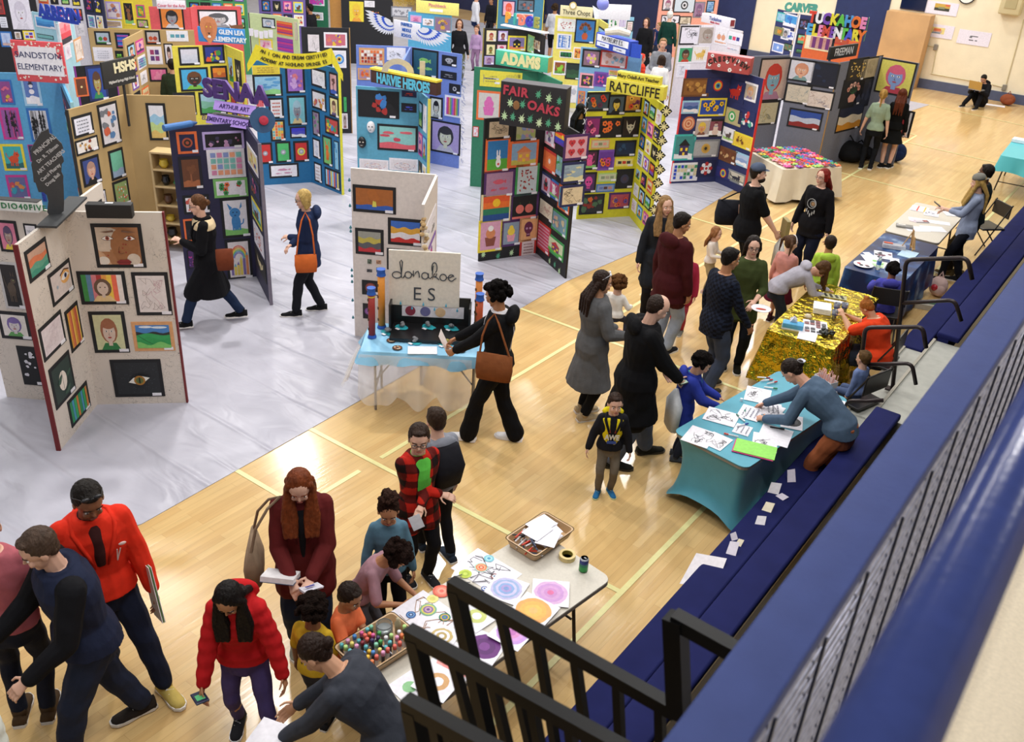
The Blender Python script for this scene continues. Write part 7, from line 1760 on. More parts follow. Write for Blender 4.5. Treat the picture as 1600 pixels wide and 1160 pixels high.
  if st in('long','bob','half'):
   D_=-L if st!='bob' else .12
   for s in(-1,1):capsule(m,HP(s*.27,.05,.72),HP(s*.35,.0,.35),.13*hh,.12*hh)
   if st=='bob':
    for x in(-.30,-.15,0,.15,.30):capsule(m,HP(x,-.30+abs(x)*.6,.5),HP(x*1.2,-.28+abs(x)*.7,.1),.14*hh,.12*hh)
   else:
    dn=(L+.35)*hh;K7,R7=cen[7];dp=.056*S*b+.03
    for x in((-.30,-.1,.1,.30)if lean<30 else()):a1=HP(x,-.34+abs(x)*.4,.5);a2=K7+R7@Vector((x*1.1*hh,-dp,.02*S));capsule(m,a1,a2,.14*hh,.115*hh);capsule(m,a2,a2+R7@Vector((x*.1*hh,-.012,-dn)),.115*hh,.075*hh)
    if L>.5 and lean<30:
     for s in(-1,1):
      for x in(.18,.32,.46):a2=K7+R7@Vector((s*x*hh,dp*.95,-.02*S));capsule(m,HP(s*.33,.06,.38),a2,.13*hh,.12*hh);capsule(m,a2,cen[5][0]+cen[5][1]@Vector((s*x*.95*hh,.078*S*b+.03,-max(0,dn-.22*S)*.8)),.12*hh,.08*hh)
    elif lean>=30:
     for x in(-.3,-.1,.1,.3):a1=HP(x,-.1,.75);capsule(m,a1,a1+Vector((x*.2*hh,.1*hh,-(L+.4)*hh)),.14*hh,.08*hh)
  if st=='bun':m.ball(HP(0,-.38,1.0),.17*hh)
  if st=='lowbun':m.ball(HP(0,-.52,.52),.17*hh)
  if st=='pony':capsule(m,HP(0,-.48,.72),HP(0,-.62,.45),.12*hh,.12*hh);capsule(m,HP(0,-.62,.45),HP(0,-.52,-L),.12*hh,.05*hh)
  if st=='pigtails':
   for s in(-1,1):capsule(m,HP(s*.34,-.3,.80),HP(s*.52,-.38,.5),.09*hh,.11*hh);capsule(m,HP(s*.52,-.38,.5),HP(s*.5,-.35,-L),.11*hh,.05*hh)
  if st in('afro','curls'):
   for k in range(60):
    a1,a2=rn.uniform(0,6.28),rn.uniform(-.55,1.5);x,y,z=cos(a1)*cos(a2),sin(a1)*cos(a2),sin(a2)
    if y>.35 and z<.55:continue
    m.ball(HP(x*.42*(1+L*.3),-.13+y*.46*(1+L*.3),.60+z*.42),rn.uniform(.09,.14)*hh,nu=8,nv=6)
  if st=='puff':
   for k in range(46):a1,a2=rn.uniform(0,6.28),rn.uniform(-.9,1.5);m.ball(HP(cos(a1)*cos(a2)*.30,-.10+sin(a1)*cos(a2)*.30,1.16+sin(a2)*.24),.09*hh,nu=8,nv=6)
  remesh(m,'hair',.006 if near else .010,2 if curly else 4,CURL if curly else HAIR,t,solid(hc),lumps(140 if not curly else 260,.0018 if not curly else .004))
 if st=='cap' or(len(hair)>3):
  cc_=hair[3]if len(hair)>3 else '#3a4458';m=MB(cc_);s=hair[4]if len(hair)>4 else 1;m.lathe(HP(0,-.07,.70),[(.415*hh,0),(.41*hh,.14*hh),(.34*hh,.27*hh),(.18*hh,.36*hh),(0,.38*hh)],n=20,M=RH_)
  m.add([HP(x*.27,-.07+s*(.36+(.30*(1-x*x))),.70-(.05 if s>0 else .0)*(1-x*x))for x in(-1,-.6,0,.6,1)]+[HP(x*.3,-.07+s*.30,.725)for x in(1,.6,0,-.6,-1)],[tuple(range(10))]);m.build('cap',CLOTH,t,True)
 if beard:m=MB();m.ball(HP(0,.12,.16),(.27*hh,.27*hh,.19*hh),M=RH_,nu=14,nv=8);remesh(m,'beard',.008,2,HAIR,t,solid(beard))
 if eh=='band':MB('#e8e4ea').tube([HP(cos(q*pi/8)*.38,.05,.62+sin(q*pi/8)*.42)for q in range(9)],.025*hh,n=6).build('headband',PLAST,t)
 kind,tc=top[0],top[1];off={'shirt':.007,'sweater':.012,'jacket':.018,'coat':.022,'puffer':.024,'hoodie':.017,'vest':.02}[kind];hm=hem if hem is not None else{'shirt':-.03,'sweater':-.03,'jacket':-.05,'coat':-.22,'puffer':-.06,'hoodie':-.04,'vest':-.04}[kind];sl=top[2]if len(top)>2 else 1.0
 m=MB();secs=[];ex0=(bot[2]if len(bot)>2 else .008)
 if hm<-.06:
  steps=5
  for i in range(steps):
   q=hm+(-.06-hm)*i/steps;z=pel.z+q*S;fl=(-.06-q)*.22
   cx=Vector((pel.x,pel.y,z))if sit is None else Vector((0,.0,max(z,pel.z-.05*S)))
   if z>.03:secs.append((cx,(.086+fl)*S*b+off+ex0,(.072+fl*.9)*S*b+off+ex0,I))
 for(c,q),(z,rx,ry)in zip(cen,LV):
  if z<hm+.001:continue
  if z>.33:rx,ry=.050,.046
  ex=(bot[2]if len(bot)>2 else .008)+.006 if z<.09 else 0;secs.append((c,rx*S*b+off+ex,ry*S*b+off+ex,q))
 loft(m,secs)
 if hm<-.09 and sit is None:
  for(hp,k,an)in legs:capsule(m,hp,hp+(k-hp)*min(1.0,(-hm-.01)/.235),.052*S*b+off+ex0,.050*S*b+off+ex0)
 for(s0,e,w)in arms:
  ru,re,rw=(.032*S*b+off*.9,.027*S*b+off*.9,.020*S*b+off*.7)
  if kind=='vest':continue
  if sl<=.5:capsule(m,s0,s0.lerp(e,sl*2),ru,re+.006)
  else:capsule(m,s0,e,ru,re);capsule(m,e,e.lerp(w,(sl-.5)*2*.96),re,rw)
 if kind in('hoodie','puffer')or(len(top)>3 and top[3]=='hood'):m.ball(cen[7][0]+RC@Vector((0,-.062*S-off,.012*S)),(.088*S,.036*S,.05*S),M=RC,nu=14,nv=8);
 if kind in('jacket','coat','vest','puffer'):m.tube([nb+RC@Vector((cos(q*pi/6)*.05*S,sin(q*pi/6)*.048*S,-.004*S))for q in range(13)],.014*S,n=6)
 tcf=tc if callable(tc)else solid(tc)
 if kind=='puffer':dsp=lambda v:.0032*np.sin(v[:,2]*80)
 else:dsp=lambda v:.0035*np.sin(v[:,2]*24+3*np.sin(v[:,0]*15+v[:,1]*9))*np.sin(v[:,0]*21+v[:,2]*8)
 remesh(m,{'coat':'coat','jacket':'jacket','puffer':'jacket','hoodie':'hoodie','sweater':'sweater','vest':'vest'}.get(kind,'shirt'),.008 if near else .011,3,CLOTH,t,tcf,dsp)
 if kind=='vest':
  m=MB()
  for(s0,e,w)in arms:capsule(m,s0,e,.036*S*b+.012,.028*S*b+.010);capsule(m,e,e.lerp(w,.95),.028*S*b+.010,.02*S*b+.008)
  remesh(m,'sleeves',.008,3,CLOTH,t,solid(inner or '#141418'),dsp)
 elif inner:
  for ii,ic in enumerate(inner if isinstance(inner,list)else[inner if isinstance(inner,tuple)else(inner,.035)]):m=MB();loft(m,[(c+q@Vector((0,.003,0)),min(ic[1]*S*(.42+7*max(z,0)**2),max(.05,ic[1]*.62)*S),ry*S*b+off+.005+ii*.006,q)for(c,q),(z,rx,ry)in zip(cen,LV)if z>max(hm,-.05,ic[2]if len(ic)>2 else-1)and z<.33]+[(cen[-1][0]-RC@Vector((0,0,.004*S)),.046*S,.046*S+off+.006+ii*.005,RC),(cen[-1][0]+RC@Vector((0,0,.012*S)),.030*S,.036*S+ii*.004,RC)]);remesh(m,'lining' if isinstance(inner,list)and ii==0 else 'undershirt',.008,2,CLOTH,t,solid(ic[0]))
 if inner and kind in('jacket','coat')and not callable(tc):
  m=MB(tc)
  for s in(-1,1):m.tube([nb+RC@Vector((s*.03*S,-.05*S,.006*S)),nb+RC@Vector((s*.06*S,.0,.004*S))]+[cen[i][0]+cen[i][1]@Vector((s*x*S,(y*S)*b+off+.004,0))for i,x,y in((7,.068,.040),(6,.056,.058),(5,.036,.068),(4,.022,.062))],[.012,.014,.015,.014,.012,.006],n=6)
  m.build('collar',CLOTH,t,True)
 bk,bc_=bot[0],bot[1];loose=bot[2]if len(bot)>2 else .008;m=MB()
 if bk in('pants','shorts','flare'):
  loft(m,[(pel+Vector((0,0,z*S)),rx*S*b+.006,ry*S*b+.006,I)for z,rx,ry in((-.075,.075,.064),(0,.096,.073),(.055,.088,.064))])
  for(hp,k,an)in legs:
   capsule(m,hp,k,.050*S*b+loose,.035*S*b+loose)
   if bk!='shorts':capsule(m,k,k.lerp(an,1.0 if bk=='flare' else .93),.035*S*b+loose,.026*S*b+loose*(1.2 if bk=='pants' else 3.4))
 elif bk=='skirt':
  ln_=bot[3]if len(bot)>3 else .2;loft(m,[(pel+Vector((0,0,-z*S)),(.092+z*.32)*S,(.072+z*.32)*S,I)for z in(ln_,ln_*.6,ln_*.3,0,-.06)])
 elif bk=='none':m=None
 if m is not None:remesh(m,'skirt' if bk=='skirt' else('shorts' if bk=='shorts' else 'trousers'),.009 if near else .012,3,CLOTH,t,solid(bc_),lambda v:.003*np.sin(v[:,2]*33+4*np.sin(v[:,0]*12)))
 if bk=='skirt' and len(bot)>4:
  m=MB()
  for(hp,k,an)in legs:capsule(m,hp,k,.05*S,.034*S);capsule(m,k,an,.034*S,.024*S)
  remesh(m,'leggings',.012,2,CLOTH,t,solid(bot[4]))
 for i,(hp,k,an)in enumerate(legs):
  R_=Matrix.Rotation(radians(-footr[i]),3,'Z');sc=shoe if isinstance(shoe,tuple)else(shoe,'#d8d4d0');z_=an.z-.045*S;q=lambda x,y,z:R_@Vector((x*S,y*S,z*S))+Vector((an.x,an.y,z_));m=MB();L0=((-.045,.020),(-.035,.027),(0,.027),(.05,.028),(.085,.029),(.108,.022),(.118,.010))
  ns=10;vs=[]
  for(y,wd)in L0:
   tp=.050 if y<.02 else(.040 if y<.06 else .027);tp=.018 if y>.11 else tp
   for kk in range(ns):tt=2*pi*kk/ns;vs.append(q(cos(tt)*wd,y,.012+max(sin(tt),-.3)*(tp-.012)))
  f_=[(a*ns+kk,(a+1)*ns+kk,(a+1)*ns+(kk+1)%ns,a*ns+(kk+1)%ns)for a in range(len(L0)-1)for kk in range(ns)]+[tuple(range(ns)),tuple(reversed([(len(L0)-1)*ns+kk for kk in range(ns)]))]
  m.add(vs,f_,sc[0]);m.lathe(q(0,0,.03),[(.027*S,0),(.029*S,.035*S)],sc[0],n=12)
  so=MB();pts=[(-.020,-.048),(.020,-.048),(.028,-.03),(.024,.02),(.031,.07),(.027,.105),(.010,.124),(-.010,.124),(-.027,.105),(-.031,.07),(-.024,.02),(-.028,-.03)]
  so.add([q(x,y,0)for x,y in pts]+[q(x,y,.013)for x,y in pts],[tuple(reversed(range(12))),tuple(range(12,24))]+[(j,(j+1)%12,(j+1)%12+12,j+12)for j in range(12)],sc[1])
  sh_=m.build('shoe',CLOTH,t,True);so.build('sole',PLAST,sh_)
  if near:MB(sc[1]).tube([q(-.012,.02,.043),q(.012,.03,.041),q(-.012,.04,.037),q(.012,.05,.034),q(-.010,.058,.032)],.0035*S,n=5).build('laces',PLAST,sh_)
 Wm=Matrix.Translation(base)@Matrix.Rotation(rz,4,'Z')
 return{'t':t,'W':Wm,'L':hands[0],'R':hands[1],'rz':rz,'S':S,'cen':cen,'HP':HP,'sh':sh,'arms':arms,'h':h}
def wpt(P,loc):return P['W']@Vector(loc)
def held(P,hand,name,label,cat,build,off=(0,0,0),rot=(0,0,0)):
 c=P[hand][0]+Vector(off);t=thing(name,label,cat,M=Matrix.Translation(P['W']@c)@Matrix.Rotation(P['rz'],4,'Z')@Matrix.Rotation(radians(rot[2]),4,'Z')@Matrix.Rotation(radians(rot[0]),4,'X')@Matrix.Rotation(radians(rot[1]),4,'Y'));build(t);return t
def paperb(w,d,c='#ece9f0',draw_=None,cols=None,name='sheet'):
 def f(t):
  MB(c).box((0,0,0),(w,.002,d)).build(name,ART,t)
  if draw_:ob=draw(draw_,w*.9,d*.9,cols or[c,'#555'],random.Random(1)).build('printing',ART,t);ob.location=(0,.004,0)
 return f
def shoulder_bag(P,side,size,col,label,zf=.50,y=.0,strap=True,mat_=None,cross=False):
 h=P['h'];w,d,hg=size;c=Vector((side*.17*h+side*d*.5,y*h,zf*h));t=thing('handbag',label,'bag',M=Matrix.Translation(P['W']@c)@Matrix.Rotation(P['rz']+pi/2,4,'Z'))
 m=MB(col);loft(m,[(Vector((0,0,-hg/2)),w/2*.92,d/2,Matrix.Identity(3)),(Vector((0,0,-hg*.1)),w/2,d/2*1.1,Matrix.Identity(3)),(Vector((0,0,hg/2)),w/2*.95,d/2*.35,Matrix.Identity(3))],16,4);m.build('bag_body',mat_ or CLOTH,t,True)
 if strap:
  s=P['sh'][0 if side<0 else 1]if not cross else P['sh'][1 if side<0 else 0];Mi=(Matrix.Translation(c)@Matrix.Rotation(pi/2,4,'Z')).inverted();top_=Vector((s.x*.95,s.y,s.z+.055*P['S']));pa=Mi@(top_+Vector((0,.02,0)))
  n1=Vector((w*.4,0,hg*.45));n2=Vector((-w*.4,0,hg*.45));MB(col).tube([n1,n1.lerp(pa,.5)+Vector((.03,-side*.06,0)),n1.lerp(pa,.85)+Vector((.03,-side*.05,0)),pa,n2.lerp(pa,.85)+Vector((-.03,-side*.05,0)),n2.lerp(pa,.5)+Vector((-.03,-side*.06,0)),n2],.010,n=6).build('strap',CLOTH,t)
 return t
N5=.0055
# ---- foreground
P=person('man in a bright red zip jacket with sunglasses on his head, striding between children',(137,764),'h',1.80,172,'brown',('short','#1c1714'),('jacket','#d8301c'),('pants','#1c2236',.012),('#c9b060','#e6e2de'),3,head=(-4,22),LH=(-.155,.08,.47),RH=(.17,.02,.45),LF=(-.13,.12),RF=(.0,-.14),footr=(-12,8),vox=N5,inner=('#3a1c1c',.06,.14),shade='#26262a',bulk=1.08)
held(P,'L','folded_papers','sheaf of glossy folded papers tucked under the red-jacketed man\'s arm','papers',lambda t:[MB(c).box((x,0,0),(.004,.24,.38),M=Matrix.Rotation(.25,3,'X')).build('page',ART,t)for x,c in((0,'#e2e2e0'),(.008,'#6a8a4a'),(.016,'#e6e4e2'))],(.015,.02,.10),(10,0,0))
m=MB('#e8c8c4');c,q=P['cen'][5];m.ball(c+Vector((-.075*1.8,.085*1.8+.008,.03)),(.024,.006,.012)).build('chest_logo',ART,P['t'])
for k in range(2):m=MB('#d8c4c0');m.tube([c+Vector((-.055*1.8-.02*k,.087*1.8+.006,-.0)),c+Vector((-.05*1.8,.09*1.8+.006,-.08))],.004,n=5);m.build('zip_pull',METAL,P['t'])
P=person('man in a navy vest and black sleeves walking left at the lower left',(42,836),'h',1.80,262,'pale',('short','#4a3a30'),('vest','#20263c'),('pants','#252c40',.016),'#2a2420',8,head=(0,14),LH=(-.14,.20,.56),RH=(.08,.24,.58),LF=(-.05,.14),RF=(.05,-.16),vox=N5,inner='#141418',bulk=1.2)
P=person('person in a dusty pink top cropped by the left edge',(-30,800),'h',1.70,20,'pale',('short','#4a3226'),('shirt','#b0606a'),('pants','#1e2230'),'#4a3826',vox=.008)
P=person('person in a cream quilted jacket cut by the lower left corner',(-62,1060),'h',1.35,60,'pale',('short','#6a5a4a'),('puffer','#d8dad0'),('pants','#33333a'),vox=.008,hf=.155)
P=person('woman with very long auburn hair in a maroon jacket looking down at cards',(466,746),'h',1.68,184,'pale',('long','#6e3418',1.25),('jacket','#5a1c1c'),('pants','#20293c',.012),('#8a8878','#dcd8d0'),2,head=(0,26),LH=(-.035,.19,.585),RH=(.045,.19,.575),LF=(-.05,.05),RF=(.06,-.05),vox=N5,inner=('#141418',.05),fem=True,hem=-.10,bulk=1.08)
held(P,'L','printed_cards','two printed cards in the auburn-haired woman\'s hands','cards',lambda t:[MB('#e6e4ee').box((0,.01*k,.02*k),(.13,.16,.002),M=Matrix.Rotation(.5,3,'X')).build('card',ART,t)for k in range(2)]+[MB('#4a4a9a').box((.01,.02,.042),(.06,.03,.002),M=Matrix.Rotation(.5,3,'X')).build('blue_print',ART,t)],(-.03,.03,.03),(0,0,20))
held(P,'R','art_book','thick book with a blue cover pressed under the auburn-haired woman\'s arm','book',lambda t:[MB('#e6e2e4').box((0,0,0),(.22,.16,.035)).build('pages',ART,t),MB('#2f4a6a').box((0,0,-.02),(.225,.165,.004)).build('cover',ART,t)],(.10,-.10,.06),(20,0,-15))
shoulder_bag(P,1,(.34,.12,.30),'#8a7560','taupe leather tote bag hanging at the auburn-haired woman\'s side',.53,-.02)
P=person('girl with long black hair in a red puffer jacket and purple leggings stepping past',(350,930),'h',1.48,196,'tan',('long','#15100f',.95),('puffer','#b81c20'),('pants','#4a3f70',.004),('#26262a','#e6e4e6'),10,head=(8,30),LH=(-.20,.12,.44),RH=(.14,.17,.46),LF=(-.12,.10),RF=(.07,-.08),vox=N5,hf=.145,fem=True)
held(P,'R','smart_phone','phone with a bright green screen glow in the red puffer girl\'s hand','phone',lambda t:[MB('#1e2a4a').bbox((0,0,0),(.08,.15,.012),.005).build('case',PLAST,t),MB('#5fd08a').box((0,.01,.0075),(.05,.07,.002)).build('screen',PLAST,t)],(0,.03,.02),(20,0,30))
sheet((420,1150),.19,.2,.3,'plain white page held out at the bottom edge beside the striding girl',z=.80)
P=person('woman in a charcoal sweater with a bun bending down at the bottom edge',(470,1000),'h',1.62,300,'light',('lowbun','#2a1c16'),('sweater','#3c3f48'),('pants','#22242c'),lean=42,head=(-10,8),LH=(-.10,.36,.40),RH=(.02,.38,.42),LF=(-.05,.02),RF=(.06,-.06),vox=N5,fem=True,bulk=1.12)
P=person('small child with a dark curly mane in a mustard yellow shirt',(492,930),'h',1.12,30,'brown',('curls','#1c120e',.5),('shirt','#c9a42c',.4),('pants','#3a3a40'),hf=.175,vox=N5,head=(10,10))
P=person('little boy in an orange t-shirt with cropped hair at the pen tray',(552,918),'h',1.10,118,'tan',('short','#241812'),('shirt','#e8784c',.35),('pants','#2a2a34'),hf=.175,vox=N5,head=(10,20),LH=(.05,.22,.66),RH=(.13,.22,.64))
for k,c in enumerate(('#e8e6e8','#2a2a2a')):o=wpt(P,P['R'][0]);t=thing('paint_pen',('white-capped','green-capped')[k]+' paint pen in the orange-shirted boy\'s hand','marker',o+Vector((.03*k,.02*k,.01)));MB(c).cyl((0,0,-.03),.011,.07,n=10).build('barrel',PLAST,t);MB(('#e8e6e8','#a8c84a')[k]).cyl((0,0,.04),.012,.022,n=10).build('cap',PLAST,t)
P=person('girl in a blue-grey long sleeved top with a high curly puff',(607,785),'h',1.27,178,'tan',('puff','#33211a'),('shirt','#55788c'),('pants','#15151a',.008),('#4a4a50','#dcdce0'),head=(0,20),LH=(-.15,.02,.42),RH=(.16,.05,.40),hf=.16,vox=N5,fem=True)
held(P,'R','paper_sheet','white sheet hanging from the blue-grey girl\'s hand','paper',paperb(.10,.22),(0,.02,-.12),(0,12,0))
P=person('child in a dusty mauve top with springy dark hair leaning onto the paint table',(640,862),'h',1.20,108,'tan',('afro','#20130f',.4),('shirt','#a8808a',.45),('pants','#55545c'),('#5a5a60','#e0dede'),lean=30,head=(-10,30),LH=(.02,.30,.60),RH=(.12,.26,.60),hf=.165,vox=N5)
P=person('boy in glasses wearing a red and black plaid shirt over a green tee, arms folded',(655,667),'h',1.48,150,'pale',('short','#2e1f17'),('jacket',plaid('#b82418','#5a1612','#1c1010')),('pants','#131318',.01),'#26262a',head=(30,8),LH=(.05,.13,.60),RH=(-.06,.12,.62),hf=.15,vox=N5,inner=('#5fc04a',.12),glasses='#1c1c20',LF=(-.05,.04),RF=(.06,-.03),hem=-.10)
held(P,'L','paper_sheet','white folded slip tucked in the plaid-shirted boy\'s arms','paper',paperb(.09,.12),(.05,.05,-.04),(10,20,-20))
P=person('boy in a grey hoodie with a dark backpack behind the plaid shirt',(680,637),'h',1.42,330,'pale',('short','#33241a'),('hoodie','#7f828c'),('pants','#131318'),('#26303e','#e6e6e8'),head=(0,10),hf=.15,vox=.007,LF=(-.05,.08),RF=(.05,-.10))
o=wpt(P,(0,-.15,1.0));t=thing('backpack','small dark backpack on the grey-hooded boy','bag',o,P['rz']);m=MB('#1c1c22');loft(m,[(Vector((0,0,-.18)),.12,.06,Matrix.Identity(3)),(Vector((0,-.02,0)),.14,.08,Matrix.Identity(3)),(Vector((0,0,.18)),.10,.04,Matrix.Identity(3))],14,3.5);m.build('bag_body',CLOTH,t,True)
# ---- around the Donahoe table
P=person('woman in a black cardigan and wide black trousers reading at the Donahoe table',(770,688),'f',1.74,283,'tan',('afro','#0f0b0a',.5),('hoodie','#111114'),('flare','#0d0d10',.014),('#e6e4e6','#f0eef0'),head=(6,16),LH=(-.04,.26,.55),RH=(.07,.25,.60),LF=(-.045,.14),RF=(.05,-.12),vox=N5,inner=('#dcd8dc',.03),fem=True,bulk=1.05)
held(P,'R','paper_sheet','pale sheet the woman in black reads at the Donahoe table','paper',paperb(.17,.24,'#e4d8d4'),(0,.06,-.03),(-25,0,10))
shoulder_bag(P,-1,(.36,.10,.26),'#7a4626','brown leather handbag on the woman in black',.60,-.03)
P=person('blonde woman in a navy jacket walking left with folded arms',(487,489),'f',1.62,268,'pale',('bob','#b89a5c'),('jacket','#1f2c4c',1,'hood'),('pants','#191a20',.01),'#17171a',head=(-6,8),LH=(.04,.13,.62),RH=(-.05,.12,.60),LF=(-.04,.12),RF=(.05,-.08),fem=True,glasses='#3a3a3c',vox=.006,hem=-.09)
shoulder_bag(P,-1,(.27,.07,.22),'#c0602c','orange crossbody bag on the blonde woman',.50,.03)
P=person('woman in a long black coat with cream shoulders striding left',(334,508),'f',1.65,270,'pale',('lowbun','#5a3a22'),('coat','#101014'),('pants','#1c2a44',.012),'#121214',head=(0,10),LH=(-.03,.15,.68),RH=(.10,.04,.50),LF=(-.04,.20),RF=(.05,-.22),fem=True,glasses='#2a2a2c',vox=.006,inner=('#101014',.03),footr=(0,0),hem=-.24)
m=MB();c,q=P['cen'][7];loft(m,[(c+Vector((0,-.01,-.07)),.20,.135,q),(c+Vector((0,-.005,-.01)),.185,.125,q),(c+Vector((0,0,.035)),.12,.10,q)]);remesh(m,'cream_yoke',.01,2,CLOTH,P['t'],solid('#cdb894'))
shoulder_bag(P,-1,(.2,.12,.24),'#6a3420','rust brown bag behind the black-coated woman',.60,-.12,strap=False)
# ---- centre group
P=person('mother in a long grey cardigan carrying a toddler',(945,424),'h',1.68,62,'light',('long','#2a1c16',.35),('coat','#5c5c5e'),('pants','#121216',.006),'#b09a78',head=(20,8),LH=(-.02,.15,.60),RH=(.10,.17,.60),LF=(-.05,.0),RF=(.05,-.03),fem=True,vox=.006,hem=-.26,bulk=1.08,shade='#c9c9d0')
T_=wpt(P,(.06,.20,1.02));qx=PX((T_.x,T_.y,T_.z+.45))
P2=person('curly haired toddler in a white top held on the mother\'s arm',(969,430),'h',.88,22,'pale',('curls','#5a3a20',.35),('sweater','#e6e0d8'),('pants','#3a3a48'),'#6a2a34',z0=.0+T_.z+.45-.93,hf=.215,sit=.30,LH=(-.22,.10,.66),RH=(.14,.16,.45),LF=(-.12,.10),RF=(.14,.10),vox=.006,head=(0,5))
P=person('balding man in a long black coat checking a bright phone',(1040,463),'h',1.82,70,'pale',('bald','#2a1e18'),('coat','#0f0f12',1,'hood'),('pants','#5c6478',.022),('#2a2822','#33302a'),4,head=(0,24),LH=(-.10,.17,.52),RH=(.06,.23,.50),LF=(-.06,.12),RF=(.06,-.10),vox=.006,bulk=1.18,hem=-.20,footr=(-6,20),curl=(.5,2.4))
held(P,'R','smart_phone','phone showing a pale picture in the black-coated man\'s hand','phone',lambda t:[MB('#26262a').bbox((0,0,0),(.075,.15,.01),.004).build('case',PLAST,t),MB('#b8d8c0').box((0,0,.006),(.06,.12,.001)).build('screen',PLAST,t)],(0,.02,.035),(15,0,10))
held(P,'L','plastic_bag','white plastic bag hanging by the black-coated man','bag',lambda t:[(lambda m:(loft(m,[(Vector((0,0,-.42)),.13,.05,Matrix.Identity(3)),(Vector((0,0,-.15)),.14,.06,Matrix.Identity(3)),(Vector((0,0,0)),.02,.02,Matrix.Identity(3))],14,3),m.build('bag',ART,t,True)))(MB('#c9ccd0'))],(.25,.02,-.02))
P=person('small boy in a dark jacket with a yellow hood and AWE shirt',(943,769),'f',1.08,172,'pale',('short','#2e1e15'),('jacket','#1a1a20',1,'hood'),('pants','#6d6458',.006),('#2a6a9a','#c9d0a0'),head=(-6,4),LH=(-.19,.05,.40),RH=(.20,.04,.43),hf=.175,vox=.005,inner=[('#e0cc1c',.17),('#16181f',.10)],footr=(-16,16),LF=(-.055,.0),RF=(.055,.02))
MB('#e0cc1c').ball(P['cen'][8][0]+Vector((0,-.055,-.0)),(.10,.055,.05)).build('yellow_hood',CLOTH,P['t'],True)
text_mesh('AWE','shirt_letters',ART,.075,P['t'],.0008,Matrix.Translation(P['cen'][4][0]+Vector((0,.098,-.01)))@Matrix.Rotation(pi,4,'Z')@RX90,.003,'CENTER',0,.8,'#e6e2d8')
for k,c in enumerate(('#8a2a2a','#2a4a9a')):MB(c).box(P['cen'][4][0]+Vector((0,.097,(.055,-.062)[k])),(.085,.003,.03)).build('shirt_stripe',ART,P['t'])
P=person('woman in a dark coat with long light brown hair facing the crowd',(1042,307),'h',1.68,172,'pale',('long','#8a6a44',.6),('coat','#1e2127'),('pants','#14141a'),head=(-20,2),fem=True,hem=-.18,vox=.008,LF=(-.04,.02))
P=person('man in a maroon hooded sweatshirt seen from behind',(1071,333),'h',1.78,40,'tan',('short','#1c1410'),('hoodie','#3e1216'),('pants','#8e96a4',.014),head=(35,12),vox=.008,bulk=1.12,hem=-.10)
P=person('child in a raspberry pink coat half hidden by the maroon hood',(1076,385),'h',1.20,190,'pale',('short','#8a6a40'),('coat','#a32a44'),('pants','#a83c4c'),'#7a7a74',head=(0,15),hf=.165,vox=.008,hem=-.10,inner=('#8a8aa8',.03),LF=(-.05,0),RF=(.03,.05))
P=person('toddler girl in a cream top and khaki leggings',(1101,457),'f',.98,110,'pale',('long','#8a5c38',.1),('shirt','#ddd2c8'),('pants','#9a8a68',.004),'#b89a90',head=(0,8),hf=.185,vox=.007,LH=(-.05,.16,.62),RH=(.05,.18,.60),fem=True)
P=person('tall man in a black t-shirt and grey cap with a carrier bag',(1186,256),'h',1.84,70,'pale',('cap','#2a2018',.5,'#4a5468'),('shirt','#0e0e11',.42),('pants','#14141a',.014),head=(15,-4),LH=(-.19,.0,.47),RH=(.12,.18,.52),vox=.0075,bulk=1.22,beard='#2a2018',hem=-.08)
held(P,'R','paper_bag','brown paper bag held against the man in the cap','bag',lambda t:[MB('#8f7f4e').bbox((0,0,.08),(.20,.06,.26),.008).build('bag',ART,t)],(.03,.06,.06))
held(P,'R','plastic_bag','white carrier bag dangling below the brown paper bag','bag',lambda t:[(lambda m:(loft(m,[(Vector((0,0,-.40)),.14,.05,Matrix.Identity(3)),(Vector((0,0,-.12)),.13,.05,Matrix.Identity(3)),(Vector((0,0,.02)),.03,.02,Matrix.Identity(3))],14,3),m.build('bag',ART,t,True)))(MB('#c9c7c2'))],(.02,.04,-.03))
shoulder_bag(P,-1,(.34,.18,.34),'#1c1d24','black and grey messenger bag on the capped man\'s back',.56,-.10,cross=True)
P=person('woman with bright red hair in a black top with a dream catcher print',(1289,264),'h',1.66,208,'pale',('half','#7a1c14',.12),('shirt','#100e12'),('pants','#14182a',.012),head=(14,0),fem=True,bulk=1.22,LH=(-.18,.04,.48),RH=(.15,.06,.50),vox=.0075,glasses='#8a7a74',hem=-.09)
m=MB('#b8b8b8');c,q=P['cen'][5];yy=.074*P['S']*1.22+.013
for k in range(12):m.tube([c+Vector((cos(a)*.07,yy,-.02+sin(a)*.07))for a in(k*pi/6,(k+1)*pi/6)],.004,n=4);m.tube([c+Vector((-.02+cos(a)*.042,yy+.002,-.02+sin(a)*.042))for a in(k*pi/6,(k+1)*pi/6)],.004,n=4)
for k in range(5):m.ball(c+Vector((-.06+.03*k,yy-.003,-.13-.03*(2-abs(k-2)))),(.008,.003,.03),nu=6,nv=5)
m.ball(c+Vector((-.02,yy,-.02)),(.03,.003,.03),'#9a7a58',nu=10,nv=6);m.build('dream_catcher_print',ART,P['t'])
P=person('man in a dark checked shirt and jeans with his back to the camera',(1146,388),'h',1.74,48,'tan',('short','#15100e'),('shirt',plaid('#10121c','#1c2232','#0a0b12',.03)),('pants','#3a4254',.016),('#3a342c','#c9b8a0'),head=(15,8),RH=(.14,.14,.52),bulk=1.08,vox=.0075,hem=-.07,LF=(-.05,.06),RF=(.05,-.02))
